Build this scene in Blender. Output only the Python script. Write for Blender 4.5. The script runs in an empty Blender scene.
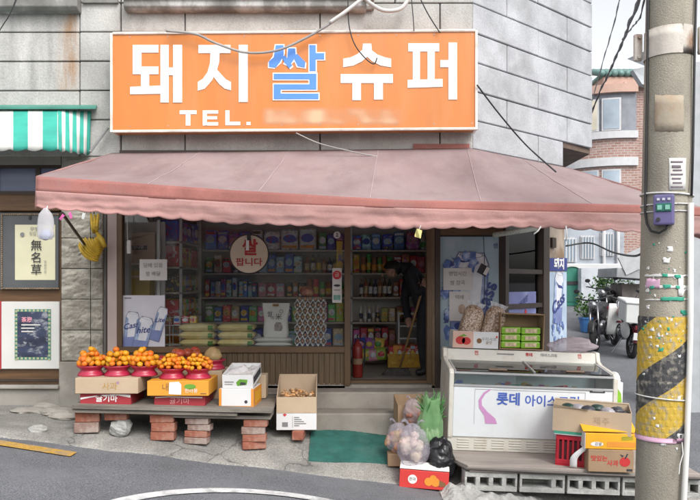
import bpy, bmesh, math, random
from mathutils import Vector, Matrix, noise
random.seed(7)
R = math.radians
scene = bpy.context.scene
col = scene.collection

# ------------------------------------------------------------------ camera, sky, sun, exposure
F = 740.0          # focal length in photograph pixels (700 wide)
D0 = 7.4           # metres from the lens to the shop front
CZ = 1.6           # lens height above the road below it
HY = 283.0         # horizon row in the photograph
cam_d = bpy.data.cameras.new('camera')
cam = bpy.data.objects.new('camera', cam_d)
col.objects.link(cam)
cam.location = (0, -D0, CZ)
cam.rotation_euler = (R(90), 0, 0)
cam_d.sensor_fit = 'HORIZONTAL'
cam_d.sensor_width = 36.0
cam_d.lens = 36.0 * F / 700.0
cam_d.shift_y = (HY - 250.0) / 700.0
cam_d.clip_start = 0.05
cam_d.clip_end = 2000
scene.camera = cam

SUN_EL, SUN_AZ = 46.0, 154.0     # azimuth measured clockwise from +Y
world = bpy.data.worlds.new('World')
scene.world = world
world.use_nodes = True
wn, wl = world.node_tree.nodes, world.node_tree.links
wn.clear()
sky = wn.new('ShaderNodeTexSky')
sky.sky_type = 'NISHITA'
sky.sun_disc = False
sky.sun_elevation = R(SUN_EL)
sky.sun_rotation = R(SUN_AZ)
sky.air_density = 1.0
sky.dust_density = 4.0
sky.ozone_density = 1.0
hsv = wn.new('ShaderNodeHueSaturation')
hsv.inputs['Saturation'].default_value = 0.16
hsv.inputs['Value'].default_value = 2.85
bg = wn.new('ShaderNodeBackground')
bg.inputs['Strength'].default_value = 0.15
wo = wn.new('ShaderNodeOutputWorld')
wl.new(sky.outputs[0], hsv.inputs['Color'])
wl.new(hsv.outputs[0], bg.inputs['Color'])
wl.new(bg.outputs[0], wo.inputs['Surface'])

sun_d = bpy.data.lights.new('sun', 'SUN')
sun_d.energy = 1.1
sun_d.angle = R(16)
sun_d.color = (1.0, 0.93, 0.83)
sun = bpy.data.objects.new('sun', sun_d)
col.objects.link(sun)
sdir = Vector((math.sin(R(SUN_AZ)) * math.cos(R(SUN_EL)), math.cos(R(SUN_AZ)) * math.cos(R(SUN_EL)), math.sin(R(SUN_EL))))
sun.rotation_euler = sdir.to_track_quat('Z', 'Y').to_euler()
sun.location = sdir * 30

vs = scene.view_settings
vs.view_transform = 'Standard'
vs.look = 'None'
vs.exposure = -0.50
vs.gamma = 1.0
vs.use_curve_mapping = False
scene.cycles.use_denoising = True
scene.cycles.max_bounces = 10
scene.cycles.transparent_max_bounces = 16

# ------------------------------------------------------------------ helpers
def P(px, py, d):
    """world point at depth d (metres from the lens plane) measured off the photograph"""
    return Vector(((px - 350.0) * d / F, d - D0, CZ + (HY - py) * d / F))

def lerp(a, b, t): return a + (b - a) * t
def interp(x, xs, ys):
    if x <= xs[0]: return ys[0]
    for i in range(len(xs) - 1):
        if x <= xs[i + 1]:
            return lerp(ys[i], ys[i + 1], (x - xs[i]) / (xs[i + 1] - xs[i]))
    return ys[-1]
def sm(t):
    t = max(0.0, min(1.0, t)); return t * t * (3 - 2 * t)

def srgb(r, g, b):
    f = lambda c: (c / 255 / 12.92) if c / 255 <= 0.04045 else ((c / 255 + 0.055) / 1.055) ** 2.4
    return (f(r), f(g), f(b))

MATS = {}
def pm(name, c, rough=0.6, var=0.12, scale=6.0, bump=0.0, bscale=80.0, metal=0.0, c2=None, c2amt=0.0, c2scale=2.0,
       c2lo=0.5, c2hi=0.65, trans=0.0, alpha=1.0, spec=0.5, stretch=(1, 1, 1), coat=0.0, fine=0.0, fscale=None, c2x=None, c3=None, c3amt=0.0, c3scale=1.0, rnd=0.0, bdist=0.01, crack=0.0):
    """procedural material: base colour broken up by two noises, an optional stain colour, bump"""
    if name in MATS: return MATS[name]
    m = bpy.data.materials.new(name); MATS[name] = m
    m.use_nodes = True
    n, l = m.node_tree.nodes, m.node_tree.links
    b = n['Principled BSDF']
    tc = n.new('ShaderNodeTexCoord')
    mp = n.new('ShaderNodeMapping'); mp.inputs['Scale'].default_value = stretch
    l.new(tc.outputs['Object'], mp.inputs[0])
    nz = n.new('ShaderNodeTexNoise'); nz.inputs['Scale'].default_value = scale; nz.inputs['Detail'].default_value = 6
    l.new(mp.outputs[0], nz.inputs['Vector'])
    rp = n.new('ShaderNodeValToRGB')
    rp.color_ramp.elements[0].position = 0.3; rp.color_ramp.elements[1].position = 0.7
    lo = tuple(max(0, x * (1 - var)) for x in c); hi = tuple(min(1, x * (1 + var)) for x in c)
    rp.color_ramp.elements[0].color = (*lo, 1); rp.color_ramp.elements[1].color = (*hi, 1)
    l.new(nz.outputs[0], rp.inputs[0])
    out = rp.outputs[0]
    if fine > 0:
        nf = n.new('ShaderNodeTexNoise'); nf.inputs['Scale'].default_value = fscale or bscale * 1.5; nf.inputs['Detail'].default_value = 3
        l.new(tc.outputs['Object'], nf.inputs['Vector'])
        mr = n.new('ShaderNodeMapRange'); mr.inputs[1].default_value = 0.3; mr.inputs[2].default_value = 0.7
        mr.inputs[3].default_value = 1 - fine; mr.inputs[4].default_value = 1 + fine
        l.new(nf.outputs[0], mr.inputs[0])
        mx = n.new('ShaderNodeVectorMath'); mx.operation = 'SCALE'
        l.new(out, mx.inputs[0]); l.new(mr.outputs[0], mx.inputs['Scale'])
        out = mx.outputs[0]
    if c2 is not None:
        n2 = n.new('ShaderNodeTexNoise'); n2.inputs['Scale'].default_value = c2scale; n2.inputs['Detail'].default_value = 8
        n2.inputs['Roughness'].default_value = 0.65
        l.new(mp.outputs[0], n2.inputs['Vector'])
        r2 = n.new('ShaderNodeMapRange'); r2.inputs[1].default_value = c2lo; r2.inputs[2].default_value = c2hi; r2.inputs[4].default_value = c2amt
        l.new(n2.outputs[0], r2.inputs[0])
        fac = r2.outputs[0]
        if c2x is not None:      # the stain keeps to one strip of the wall
            sp = n.new('ShaderNodeSeparateXYZ'); l.new(tc.outputs['Object'], sp.inputs[0])
            q = n.new('ShaderNodeMath'); q.operation = 'SUBTRACT'; q.inputs[1].default_value = c2x[0]; l.new(sp.outputs[0], q.inputs[0])
            ab = n.new('ShaderNodeMath'); ab.operation = 'ABSOLUTE'; l.new(q.outputs[0], ab.inputs[0])
            r3 = n.new('ShaderNodeMapRange'); r3.interpolation_type = 'SMOOTHSTEP'; r3.inputs[1].default_value = 0; r3.inputs[2].default_value = c2x[1]; r3.inputs[3].default_value = 1; r3.inputs[4].default_value = 0
            l.new(ab.outputs[0], r3.inputs[0])
            mu = n.new('ShaderNodeMath'); mu.operation = 'MULTIPLY'; l.new(fac, mu.inputs[0]); l.new(r3.outputs[0], mu.inputs[1]); fac = mu.outputs[0]
        mx = n.new('ShaderNodeMix'); mx.data_type = 'RGBA'
        l.new(fac, mx.inputs[0]); l.new(out, mx.inputs[6]); mx.inputs[7].default_value = (*c2, 1)
        out = mx.outputs[2]
    if c3 is not None:
        n3 = n.new('ShaderNodeTexNoise'); n3.inputs['Scale'].default_value = c3scale; n3.inputs['Detail'].default_value = 9; n3.inputs['Roughness'].default_value = 0.7
        mo = n.new('ShaderNodeVectorMath'); mo.operation = 'ADD'; mo.inputs[1].default_value = (7.3, 3.1, 5.7); l.new(mp.outputs[0], mo.inputs[0]); l.new(mo.outputs[0], n3.inputs['Vector'])
        r4 = n.new('ShaderNodeMapRange'); r4.inputs[1].default_value = 0.52; r4.inputs[2].default_value = 0.72; r4.inputs[4].default_value = c3amt
        l.new(n3.outputs[0], r4.inputs[0])
        mx = n.new('ShaderNodeMix'); mx.data_type = 'RGBA'
        l.new(r4.outputs[0], mx.inputs[0]); l.new(out, mx.inputs[6]); mx.inputs[7].default_value = (*c3, 1)
        out = mx.outputs[2]
    if crack > 0:     # hairline cracks, broken up so that they do not close into a net
        nd = n.new('ShaderNodeTexNoise'); nd.inputs['Scale'].default_value = 3.0; nd.inputs['Detail'].default_value = 6; l.new(tc.outputs['Object'], nd.inputs['Vector'])
        sc2 = n.new('ShaderNodeVectorMath'); sc2.operation = 'MULTIPLY_ADD'; sc2.inputs[1].default_value = (.5, .5, .5); l.new(nd.outputs['Color'], sc2.inputs[0]); l.new(tc.outputs['Object'], sc2.inputs[2])
        vo = n.new('ShaderNodeTexVoronoi'); vo.feature = 'DISTANCE_TO_EDGE'; vo.inputs['Scale'].default_value = crack; l.new(sc2.outputs[0], vo.inputs['Vector'])
        rc = n.new('ShaderNodeMapRange'); rc.inputs[1].default_value = 0.004; rc.inputs[2].default_value = 0.014; rc.inputs[3].default_value = 1; rc.inputs[4].default_value = 0; l.new(vo.outputs['Distance'], rc.inputs[0])
        nm = n.new('ShaderNodeTexNoise'); nm.inputs['Scale'].default_value = 1.1; l.new(tc.outputs['Object'], nm.inputs['Vector'])
        rm = n.new('ShaderNodeMapRange'); rm.inputs[1].default_value = 0.46; rm.inputs[2].default_value = 0.56; rm.inputs[4].default_value = .6; l.new(nm.outputs[0], rm.inputs[0])
        mu = n.new('ShaderNodeMath'); mu.operation = 'MULTIPLY'; l.new(rc.outputs[0], mu.inputs[0]); l.new(rm.outputs[0], mu.inputs[1])
        mx = n.new('ShaderNodeMix'); mx.data_type = 'RGBA'; l.new(mu.outputs[0], mx.inputs[0]); l.new(out, mx.inputs[6]); mx.inputs[7].default_value = (.045, .044, .042, 1); out = mx.outputs[2]
    if rnd > 0:       # each object of the kind has its own tone
        oi = n.new('ShaderNodeObjectInfo'); hs = n.new('ShaderNodeHueSaturation')
        h1 = n.new('ShaderNodeMapRange'); h1.inputs[3].default_value = 0.5 - 0.05 * rnd; h1.inputs[4].default_value = 0.5 + 0.05 * rnd; l.new(oi.outputs['Random'], h1.inputs[0]); l.new(h1.outputs[0], hs.inputs['Hue'])
        wn_ = n.new('ShaderNodeTexWhiteNoise'); wn_.noise_dimensions = '1D'; l.new(oi.outputs['Random'], wn_.inputs['W'])
        v1 = n.new('ShaderNodeMapRange'); v1.inputs[3].default_value = 1 - 0.35 * rnd; v1.inputs[4].default_value = 1 + 0.3 * rnd; l.new(wn_.outputs[0], v1.inputs[0]); l.new(v1.outputs[0], hs.inputs['Value'])
        l.new(out, hs.inputs['Color']); out = hs.outputs[0]
    l.new(out, b.inputs['Base Color'])
    b.inputs['Roughness'].default_value = rough
    b.inputs['Metallic'].default_value = metal
    b.inputs['Specular IOR Level'].default_value = spec
    if coat: b.inputs['Coat Weight'].default_value = coat
    if bump > 0:
        bn = n.new('ShaderNodeTexNoise'); bn.inputs['Scale'].default_value = bscale; bn.inputs['Detail'].default_value = 5
        l.new(tc.outputs['Object'], bn.inputs['Vector'])
        bp = n.new('ShaderNodeBump'); bp.inputs['Strength'].default_value = bump; bp.inputs['Distance'].default_value = bdist
        l.new(bn.outputs[0], bp.inputs['Height']); l.new(bp.outputs[0], b.inputs['Normal'])
    if trans > 0:     # cloth or film that lets some light through
        tb = n.new('ShaderNodeBsdfTranslucent'); l.new(out, tb.inputs['Color'])
        ms = n.new('ShaderNodeMixShader'); ms.inputs[0].default_value = trans
        l.new(b.outputs[0], ms.inputs[1]); l.new(tb.outputs[0], ms.inputs[2])
        l.new(ms.outputs[0], n['Material Output'].inputs[0])
        last = ms
    else: last = b
    if alpha < 1:     # thin film: partly clear
        tr = n.new('ShaderNodeBsdfTransparent')
        ms = n.new('ShaderNodeMixShader'); ms.inputs[0].default_value = alpha
        l.new(tr.outputs[0], ms.inputs[1]); l.new(last.outputs[0], ms.inputs[2])
        l.new(ms.outputs[0], n['Material Output'].inputs[0])
    return m

def glass_mat(name, tint=(1, 1, 1), refl=0.06, rough=0.02):
    if name in MATS: return MATS[name]
    m = bpy.data.materials.new(name); MATS[name] = m
    m.use_nodes = True
    n, l = m.node_tree.nodes, m.node_tree.links
    n.remove(n['Principled BSDF'])
    tr = n.new('ShaderNodeBsdfTransparent'); tr.inputs[0].default_value = (*tint, 1)
    gl = n.new('ShaderNodeBsdfGlossy'); gl.inputs['Roughness'].default_value = rough
    fr = n.new('ShaderNodeFresnel'); fr.inputs[0].default_value = 1.38
    nz = n.new('ShaderNodeTexNoise'); nz.inputs['Scale'].default_value = 1.5; nz.inputs['Detail'].default_value = 5
    ma = n.new('ShaderNodeMath'); ma.operation = 'MULTIPLY_ADD'; ma.inputs[1].default_value = refl; ma.inputs[2].default_value = 0
    l.new(nz.outputs[0], ma.inputs[0])
    ad = n.new('ShaderNodeMath'); ad.operation = 'ADD'
    l.new(ma.outputs[0], ad.inputs[0]); l.new(fr.outputs[0], ad.inputs[1])
    ms = n.new('ShaderNodeMixShader')
    l.new(ad.outputs[0], ms.inputs[0]); l.new(tr.outputs[0], ms.inputs[1]); l.new(gl.outputs[0], ms.inputs[2])
    l.new(ms.outputs[0], n['Material Output'].inputs[0])
    return m

WL = {}
class MB:
    """collects faces in world space; M is an optional pose for what is added next"""
    def __init__(self, M=None):
        self.v, self.f, self.M = [], [], M
    def add(self, vs_, fs_):
        o = len(self.v)
        if self.M is not None: vs_ = [self.M @ Vector(p) for p in vs_]
        self.v += [Vector(p) for p in vs_]
        self.f += [tuple(i + o for i in f) for f in fs_]
        return self
    def mm(self, x0, x1, y0, y1, z0, z1):
        return self.add([(x0, y0, z0), (x1, y0, z0), (x1, y1, z0), (x0, y1, z0), (x0, y0, z1), (x1, y0, z1), (x1, y1, z1), (x0, y1, z1)],
                        [(0, 3, 2, 1), (4, 5, 6, 7), (0, 1, 5, 4), (1, 2, 6, 5), (2, 3, 7, 6), (3, 0, 4, 7)])
    def box(self, c, s, rot=None):
        hx, hy, hz = s[0] / 2, s[1] / 2, s[2] / 2
        vs_ = [Vector((x, y, z)) for z in (-hz, hz) for (x, y) in ((-hx, -hy), (hx, -hy), (hx, hy), (-hx, hy))]
        if rot is not None: vs_ = [rot @ p for p in vs_]
        return self.add([p + Vector(c) for p in vs_], [(0, 3, 2, 1), (4, 5, 6, 7), (0, 1, 5, 4), (1, 2, 6, 5), (2, 3, 7, 6), (3, 0, 4, 7)])
    def prism(self, poly, fn, a, b):
        """poly of 2D points swept from a to b; fn(u, v, w) -> point"""
        n = len(poly)
        vs_ = [fn(u, v, a) for u, v in poly] + [fn(u, v, b) for u, v in poly]
        fs_ = [tuple(range(n))[::-1], tuple(range(n, 2 * n))] + [(i, (i + 1) % n, (i + 1) % n + n, i + n) for i in range(n)]
        return self.add(vs_, fs_)
    def tube(self, pts, r, n=8, cap=True):
        pts = [Vector(p) for p in pts]
        rs = r if isinstance(r, (list, tuple)) else [r] * len(pts)
        vs_, fs_ = [], []
        ref = None
        for i, p in enumerate(pts):
            t = (pts[min(i + 1, len(pts) - 1)] - pts[max(i - 1, 0)])
            t = t.normalized() if t.length > 1e-9 else Vector((0, 0, 1))
            if ref is None: ref = t.orthogonal().normalized()
            ref = (ref - t * ref.dot(t))
            ref = ref.normalized() if ref.length > 1e-6 else t.orthogonal().normalized()
            b = t.cross(ref)
            for k in range(n):
                a = 2 * math.pi * k / n
                vs_.append(p + (ref * math.cos(a) + b * math.sin(a)) * rs[i])
        for i in range(len(pts) - 1):
            for k in range(n):
                fs_.append((i * n + k, i * n + (k + 1) % n, (i + 1) * n + (k + 1) % n, (i + 1) * n + k))
        if cap:
            fs_.append(tuple(range(n))[::-1]); fs_.append(tuple(range((len(pts) - 1) * n, len(pts) * n)))
        return self.add(vs_, fs_)
    def lathe(self, prof, c=(0, 0, 0), n=16, cap=True):
        c = Vector(c); vs_, fs_ = [], []
        for r, z in prof:
            for k in range(n):
                a = 2 * math.pi * k / n
                vs_.append(c + Vector((r * math.cos(a), r * math.sin(a), z)))
        for i in range(len(prof) - 1):
            for k in range(n):
                fs_.append((i * n + k, i * n + (k + 1) % n, (i + 1) * n + (k + 1) % n, (i + 1) * n + k))
        if cap:
            fs_.append(tuple(range(n))[::-1]); fs_.append(tuple(range((len(prof) - 1) * n, len(prof) * n)))
        return self.add(vs_, fs_)
    def ball(self, c, r, nu=12, nv=8, fn=None):
        c = Vector(c); vs_, fs_ = [], []
        r = Vector((r, r, r)) if not hasattr(r, '__len__') else Vector(r)
        for j in range(1, nv):
            th = math.pi * j / nv
            for i in range(nu):
                ph = 2 * math.pi * i / nu
                d = Vector((math.sin(th) * math.cos(ph), math.sin(th) * math.sin(ph), math.cos(th)))
                k = fn(d) if fn else 1.0
                vs_.append(c + Vector((d.x * r.x, d.y * r.y, d.z * r.z)) * k)
        top, bot = len(vs_), len(vs_) + 1
        kt = fn(Vector((0, 0, 1))) if fn else 1; kb = fn(Vector((0, 0, -1))) if fn else 1
        vs_ += [c + Vector((0, 0, r.z * kt)), c - Vector((0, 0, r.z * kb))]
        for j in range(nv - 2):
            for i in range(nu):
                fs_.append((j * nu + i, (j + 1) * nu + i, (j + 1) * nu + (i + 1) % nu, j * nu + (i + 1) % nu))
        for i in range(nu):
            fs_.append((top, i, (i + 1) % nu)); b = (nv - 2) * nu
            fs_.append((bot, b + (i + 1) % nu, b + i))
        return self.add(vs_, fs_)
    def grid(self, fn, nu, nv):
        vs_ = [fn(i / nu, j / nv) for j in range(nv + 1) for i in range(nu + 1)]
        fs_ = [(j * (nu + 1) + i, j * (nu + 1) + i + 1, (j + 1) * (nu + 1) + i + 1, (j + 1) * (nu + 1) + i) for j in range(nv) for i in range(nu)]
        return self.add(vs_, fs_)
    def sheet(self, fn, nu, nv, th):
        """grid with thickness th(vector)"""
        th = Vector(th)
        a = [fn(i / nu, j / nv) for j in range(nv + 1) for i in range(nu + 1)]
        b = [Vector(p) + th for p in a]; N = len(a); W = nu + 1
        fs_ = []
        for j in range(nv):
            for i in range(nu):
                q = (j * W + i, j * W + i + 1, (j + 1) * W + i + 1, (j + 1) * W + i)
                fs_.append(q); fs_.append(tuple(x + N for x in q[::-1]))
        for i in range(nu):
            fs_.append((i + 1, i, i + N, i + 1 + N)); k = nv * W + i; fs_.append((k, k + 1, k + 1 + N, k + N))
        for j in range(nv):
            k = j * W; fs_.append((k, k + W, k + W + N, k + N)); k = j * W + nu; fs_.append((k + W, k, k + N, k + W + N))
        return self.add(a + b, fs_)
    def build(self, name, mat, parent=None, smooth=False, bevel=0.0, seg=1, jitter=0.0, fix=True):
        loc = Vector((0, 0, 0))
        if parent is None and self.v:
            xs = [p.x for p in self.v]; ys = [p.y for p in self.v]; zs = [p.z for p in self.v]
            loc = Vector(((min(xs) + max(xs)) / 2, (min(ys) + max(ys)) / 2, min(zs)))
        if jitter: self.v = [p + noise.noise_vector(p * 7) * jitter for p in self.v]
        me = bpy.data.meshes.new(name)
        me.from_pydata([p - loc for p in self.v], [], self.f)
        if fix or bevel:
            bm = bmesh.new(); bm.from_mesh(me)
            bmesh.ops.recalc_face_normals(bm, faces=bm.faces)
            if bevel > 0:
                ed = [e for e in bm.edges if len(e.link_faces) == 2 and e.calc_face_angle(0) > 0.6]
                bmesh.ops.bevel(bm, geom=ed, offset=bevel, segments=seg, profile=0.6, affect='EDGES', clamp_overlap=True)
            bm.to_mesh(me); bm.free()
        if smooth:
            for p in me.polygons: p.use_smooth = True
        if mat: me.materials.append(mat)
        return link(name, me, parent, loc)

def link(name, me, parent=None, loc=None):
    o = bpy.data.objects.new(name, me); col.objects.link(o)
    loc = Vector((0, 0, 0)) if loc is None else Vector(loc)
    if parent is not None:
        o.parent = parent
        o.matrix_parent_inverse = Matrix.Translation(-WL.get(parent.name, Vector((0, 0, 0))))
        WL[o.name] = Vector((0, 0, 0))
    else:
        o.location = loc; WL[o.name] = loc
    return o

def tag(o, label=None, cat=None, group=None, kind=None):
    while label and len(label.split()) > 16 and ' the ' in label: label = label.replace(' the ', ' ', 1)
    if label: o['label'] = label
    if cat: o['category'] = cat
    if group: o['group'] = group
    if kind: o['kind'] = kind
    return o
def thing(name, label, cat, loc=(0, 0, 0), group=None):
    o = bpy.data.objects.new(name, None); col.objects.link(o)
    o.empty_display_size = 0.1
    o.location = loc; WL[o.name] = Vector(loc)
    return tag(o, label, cat, group)
def copy_thing(root, loc, label=None, scale=None, rotz=None):
    """copies a thing, its parts and sub-parts; mesh data is shared"""
    r = root.copy(); col.objects.link(r); r.location = loc; WL[r.name] = Vector(loc)
    if label: r['label'] = label
    if scale: r.scale = scale
    if rotz is not None: r.rotation_euler = (0, 0, rotz)
    def rec(src, dst):
        for ch in src.children:
            c = ch.copy(); col.objects.link(c); c.parent = dst
            c.matrix_parent_inverse = ch.matrix_parent_inverse.copy()
            rec(ch, c)
    rec(root, r)
    return r

X, Y, Z = Vector((1, 0, 0)), Vector((0, 1, 0)), Vector((0, 0, 1))
TEXTC = {}
def text(s, parent, o, size, mat, right=X, up=Z, bold=0.0, align='CENTER', name='lettering', sx=1.0, off=0.002, thick=0.0):
    """flat print: the string as a mesh laid on a surface at o, facing right x up"""
    cu = bpy.data.curves.new('t', 'FONT'); cu.body = s; cu.size = 1.0; cu.align_x = align; cu.align_y = 'CENTER'
    cu.offset = bold; cu.resolution_u = 3; cu.fill_mode = 'FRONT'
    ob = bpy.data.objects.new('t', cu); col.objects.link(ob)
    dg = bpy.context.evaluated_depsgraph_get(); dg.update()
    me = bpy.data.meshes.new_from_object(ob.evaluated_get(dg))
    bpy.data.objects.remove(ob); bpy.data.curves.remove(cu)
    right, up = Vector(right).normalized(), Vector(up).normalized()
    nrm = right.cross(up)
    vs_ = [Vector(o) + right * v.co.x * size * sx + up * v.co.y * size + nrm * off for v in me.vertices]
    fs_ = [tuple(p.vertices) for p in me.polygons]
    bpy.data.meshes.remove(me)
    mb = MB(); mb.add(vs_, fs_)
    return mb.build(name, mat, parent, fix=False)
def flat(poly, parent, o, mat, right=X, up=Z, off=0.002, name='print', s=1.0):
    """a flat printed patch given as 2D points on a surface"""
    right, up = Vector(right).normalized(), Vector(up).normalized(); nrm = right.cross(up)
    mb = MB(); mb.add([Vector(o) + right * u * s + up * v * s + nrm * off for u, v in poly], [tuple(range(len(poly)))])
    return mb.build(name, mat, parent, fix=False)
def rect(x0, x1, y0, y1): return [(x0, y0), (x1, y0), (x1, y1), (x0, y1)]
def disc(cx, cy, r, n=20, ry=None): return [(cx + r * math.cos(2 * math.pi * k / n), cy + (ry or r) * math.sin(2 * math.pi * k / n)) for k in range(n)]

def G(x, d):
    """height of the ground at x and at depth d"""
    r = 0.004 - 0.12 * max(-6, min(4, x))
    s = interp(x, [-8, -3.5, -2.2, -0.8, 0, 1, 2.5, 4], [0.6, 0.36, 0.33, 0.24, 0.21, 0.08, -0.02, -0.12])
    if d <= 6.0: return r
    z = lerp(r, s, sm((d - 6.0) / 0.8))
    if d > 7.4: z += (min(d, 14.0) - 7.4) * 0.062 + max(0, min(d, 24) - 14.0) * 0.125
    return z
# ------------------------------------------------------------------ materials of the setting
m_asph = pm('asphalt', (0.138, 0.143, 0.157), 0.85, 0.16, 1.2, 0.9, 70, c2=(0.18, 0.184, 0.195), c2amt=0.7, c2scale=0.9, fine=0.55, fscale=95, c3=(.085, .088, .095), c3amt=.5, c3scale=2.2)
m_pave = pm('pavement_concrete', (0.27, 0.26, 0.24), 0.9, 0.25, 2.0, 0.9, 60, c2=(0.14, 0.138, 0.132), c2amt=0.8, c2scale=2.6, c2lo=0.46, c2hi=0.7, fine=0.38, fscale=80, c3=(.36, .35, .33), c3amt=.6, c3scale=5, crack=1.3)
m_yel = pm('road_yellow', (0.50, 0.29, 0.05), 0.85, 0.25, 9, 0.5, 70, c2=(0.17, 0.16, 0.15), c2amt=0.85, c2scale=9, c2lo=0.47, c2hi=0.66, fine=.25, fscale=80)
m_whi = pm('road_white', (0.60, 0.60, 0.60), 0.85, 0.15, 9, 0.5, 70, c2=(0.2, 0.2, 0.2), c2amt=0.8, c2scale=10, c2lo=0.5, c2hi=0.68, fine=.18, fscale=80)
m_stone = pm('wall_stone', (0.41, 0.407, 0.39), 0.85, 0.26, 1.8, 0.45, 45, c2=(0.23, 0.222, 0.205), c2amt=0.6, c2scale=1.9, c2lo=0.48, c2hi=0.7, stretch=(1, 1, 0.5), fine=0.14, fscale=70, c3=(.52, .525, .52), c3amt=.7, c3scale=3)
m_stone2 = pm('wall_stone_pale', (0.40, 0.41, 0.43), 0.85, 0.22, 2.2, 0.4, 45, c2=(0.29, 0.295, 0.305), c2amt=0.6, c2scale=2.6, c2lo=0.47, c2hi=0.68, fine=0.12, fscale=70, c3=(.50, .51, .53), c3amt=.7, c3scale=4)
m_rust = pm('wall_stone_rusty', (0.41, 0.407, 0.39), 0.85, 0.26, 1.8, 0.45, 45, c2=(0.30, 0.15, 0.05), c2amt=0.85, c2scale=2.2, c2lo=0.36, c2hi=0.62, stretch=(4, 4, 0.7), fine=0.14, fscale=70, c2x=(-2.80, .17), c3=(.45, .455, .45), c3amt=.5, c3scale=2)
m_joint = pm('joint_mortar', (0.20, 0.19, 0.18), 0.95, 0.3, 5)
m_ledge = pm('ledge_concrete', (0.26, 0.255, 0.24), 0.9, 0.4, 4, 0.5, 40, c2=(0.55, 0.55, 0.54), c2amt=0.8, c2scale=4, stretch=(1, 1, 0.5))
m_plinth = pm('plinth_concrete', (0.34, 0.32, 0.285), 0.9, 0.15, 3, 0.3, 70, c2=(0.2, 0.18, 0.15), c2amt=0.6, c2scale=2)
m_rough = pm('column_stone', (0.30, 0.28, 0.235), 0.9, 0.22, 9, 0.9, 34, c2=(0.50, 0.47, 0.41), c2amt=0.9, c2scale=9, c2lo=0.48, c2hi=0.62, stretch=(0.6, 1, 1.6))
m_brown = pm('brown_aluminium', (0.115, 0.066, 0.03), 0.45, 0.2, 4, 0.1, 50, stretch=(1, 1, 0.3))
m_dbrown = pm('dark_brown_frame', (0.045, 0.03, 0.022), 0.5, 0.25, 4)
m_wood = pm('wainscot_wood', (0.115, 0.075, 0.038), 0.6, 0.28, 9, 0.2, 60, stretch=(6, 6, 0.4))
m_postp = pm('pale_pink_post', (0.45, 0.36, 0.33), 0.6, 0.1, 4)
m_inwall = pm('inner_wall', (0.72, 0.70, 0.66), 0.9, 0.1, 3)
m_infloor = pm('inner_floor', (0.30, 0.28, 0.25), 0.5, 0.2, 3)
m_glass = glass_mat('window_glass', (0.975, 0.985, 0.985), 0.02)

# ------------------------------------------------------------------ ground
def axis(a, b, inner, step):
    out = [-220, -120, -60, -30]
    out += [v for v in (-20, -14) if v < a]
    x = a
    while x <= b + 1e-6: out.append(x); x += step
    out += [v for v in (14, 20, 30, 60, 120, 220) if v > b]
    return sorted(set(out))
def ground_sheet():
    xs = axis(-8, 8, 0, 0.25); ds = [-220, -100, -50, -20, -8, 0, 2, 3, 4] + [4.25 + 0.15 * i for i in range(100)] + [20, 22, 26, 34, 60, 120, 240]
    mb = MB()
    vs_ = [(x, d - D0, G(x, d) + 0.004 * noise.noise(Vector((x * 1.3, d * 1.3, 0)))) for d in ds for x in xs]
    W = len(xs)
    fs_ = [(j * W + i, j * W + i + 1, (j + 1) * W + i + 1, (j + 1) * W + i) for j in range(len(ds) - 1) for i in range(W - 1)]
    mb.add(vs_, fs_)
    return mb
road = ground_sheet().build('road', m_asph, smooth=True); tag(road, 'sloping grey asphalt street with lane paint', 'road', kind='structure')
# worn concrete pavement: a thin slab with a ragged edge on the road side
def edge_d(x): return 6.02 + 0.045 * noise.noise(Vector((x * 2.2, 3, 0))) + 0.03 * noise.noise(Vector((x * 7, 9, 0)))
mb = MB()
def pv(u, v):
    x = lerp(-9, 3.0, u); d = lerp(edge_d(x), 7.55, v)
    return Vector((x, d - D0, G(x, d) + 0.022 * sm(v * 12) + 0.006 + 0.010 * noise.noise(Vector((x * 3, d * 3, 1))) * sm(v * 6)))
mb.sheet(pv, 240, 34, (0, 0, -0.07))
tag(mb.build('pavement', m_pave, smooth=True), 'worn cracked concrete pavement strip before the shop', 'pavement', kind='structure')
# broken slab and stones at the foot of the column
for i, (px, py, d, sx, sy, sz) in enumerate([(58, 412, 6.95, .42, .3, .05), (66, 418, 6.75, .34, .22, .06), (30, 413, 7.05, .4, .25, .03), (46, 411, 7.2, .3, .2, .05)]):
    c = P(px, py, d); c.z = G(c.x, d) + 0.03 + sz * .3
    mb = MB(); mb.ball(c, (sx / 2, sy / 2, sz), 14, 8, lambda q: 0.9 + 0.25 * noise.noise(q * 2.3 + Vector((i * 3, 0, 0))))
    tag(mb.build('stone_slab', m_plinth, smooth=False), ['flat broken slab below the stone column', 'flat broken slab beside the fruit platform end', 'flat low slab under the framed pictures', 'small broken slab against the concrete plinth'][i], 'stone', 'broken slabs on the pavement')
# road paint
mb = MB()
def yl(u, v):
    a, b = P(-60, 430, 5.95), P(76, 448.5, 5.8)
    x = lerp(a.x, b.x, u); d = lerp(a.y, b.y, u) + D0 + lerp(-.12, 0.02, v)
    return Vector((x, d - D0, G(x, d) + 0.009))
mb.grid(yl, 20, 2); mb.build('yellow_line', m_yel, road)
mb = MB()
cxw, cdw, RW = -0.464, 4.179, 1.242
def arc(u, v):
    a = lerp(-0.6, 2 * math.pi - 0.6, u); r = lerp(RW - .10, RW, v)
    x, d = cxw + r * math.cos(a), cdw + r * math.sin(a)
    return Vector((x, d - D0, G(x, d) + 0.009))
mb.grid(arc, 120, 2); mb.build('white_ring_marking', m_whi, road)

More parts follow.
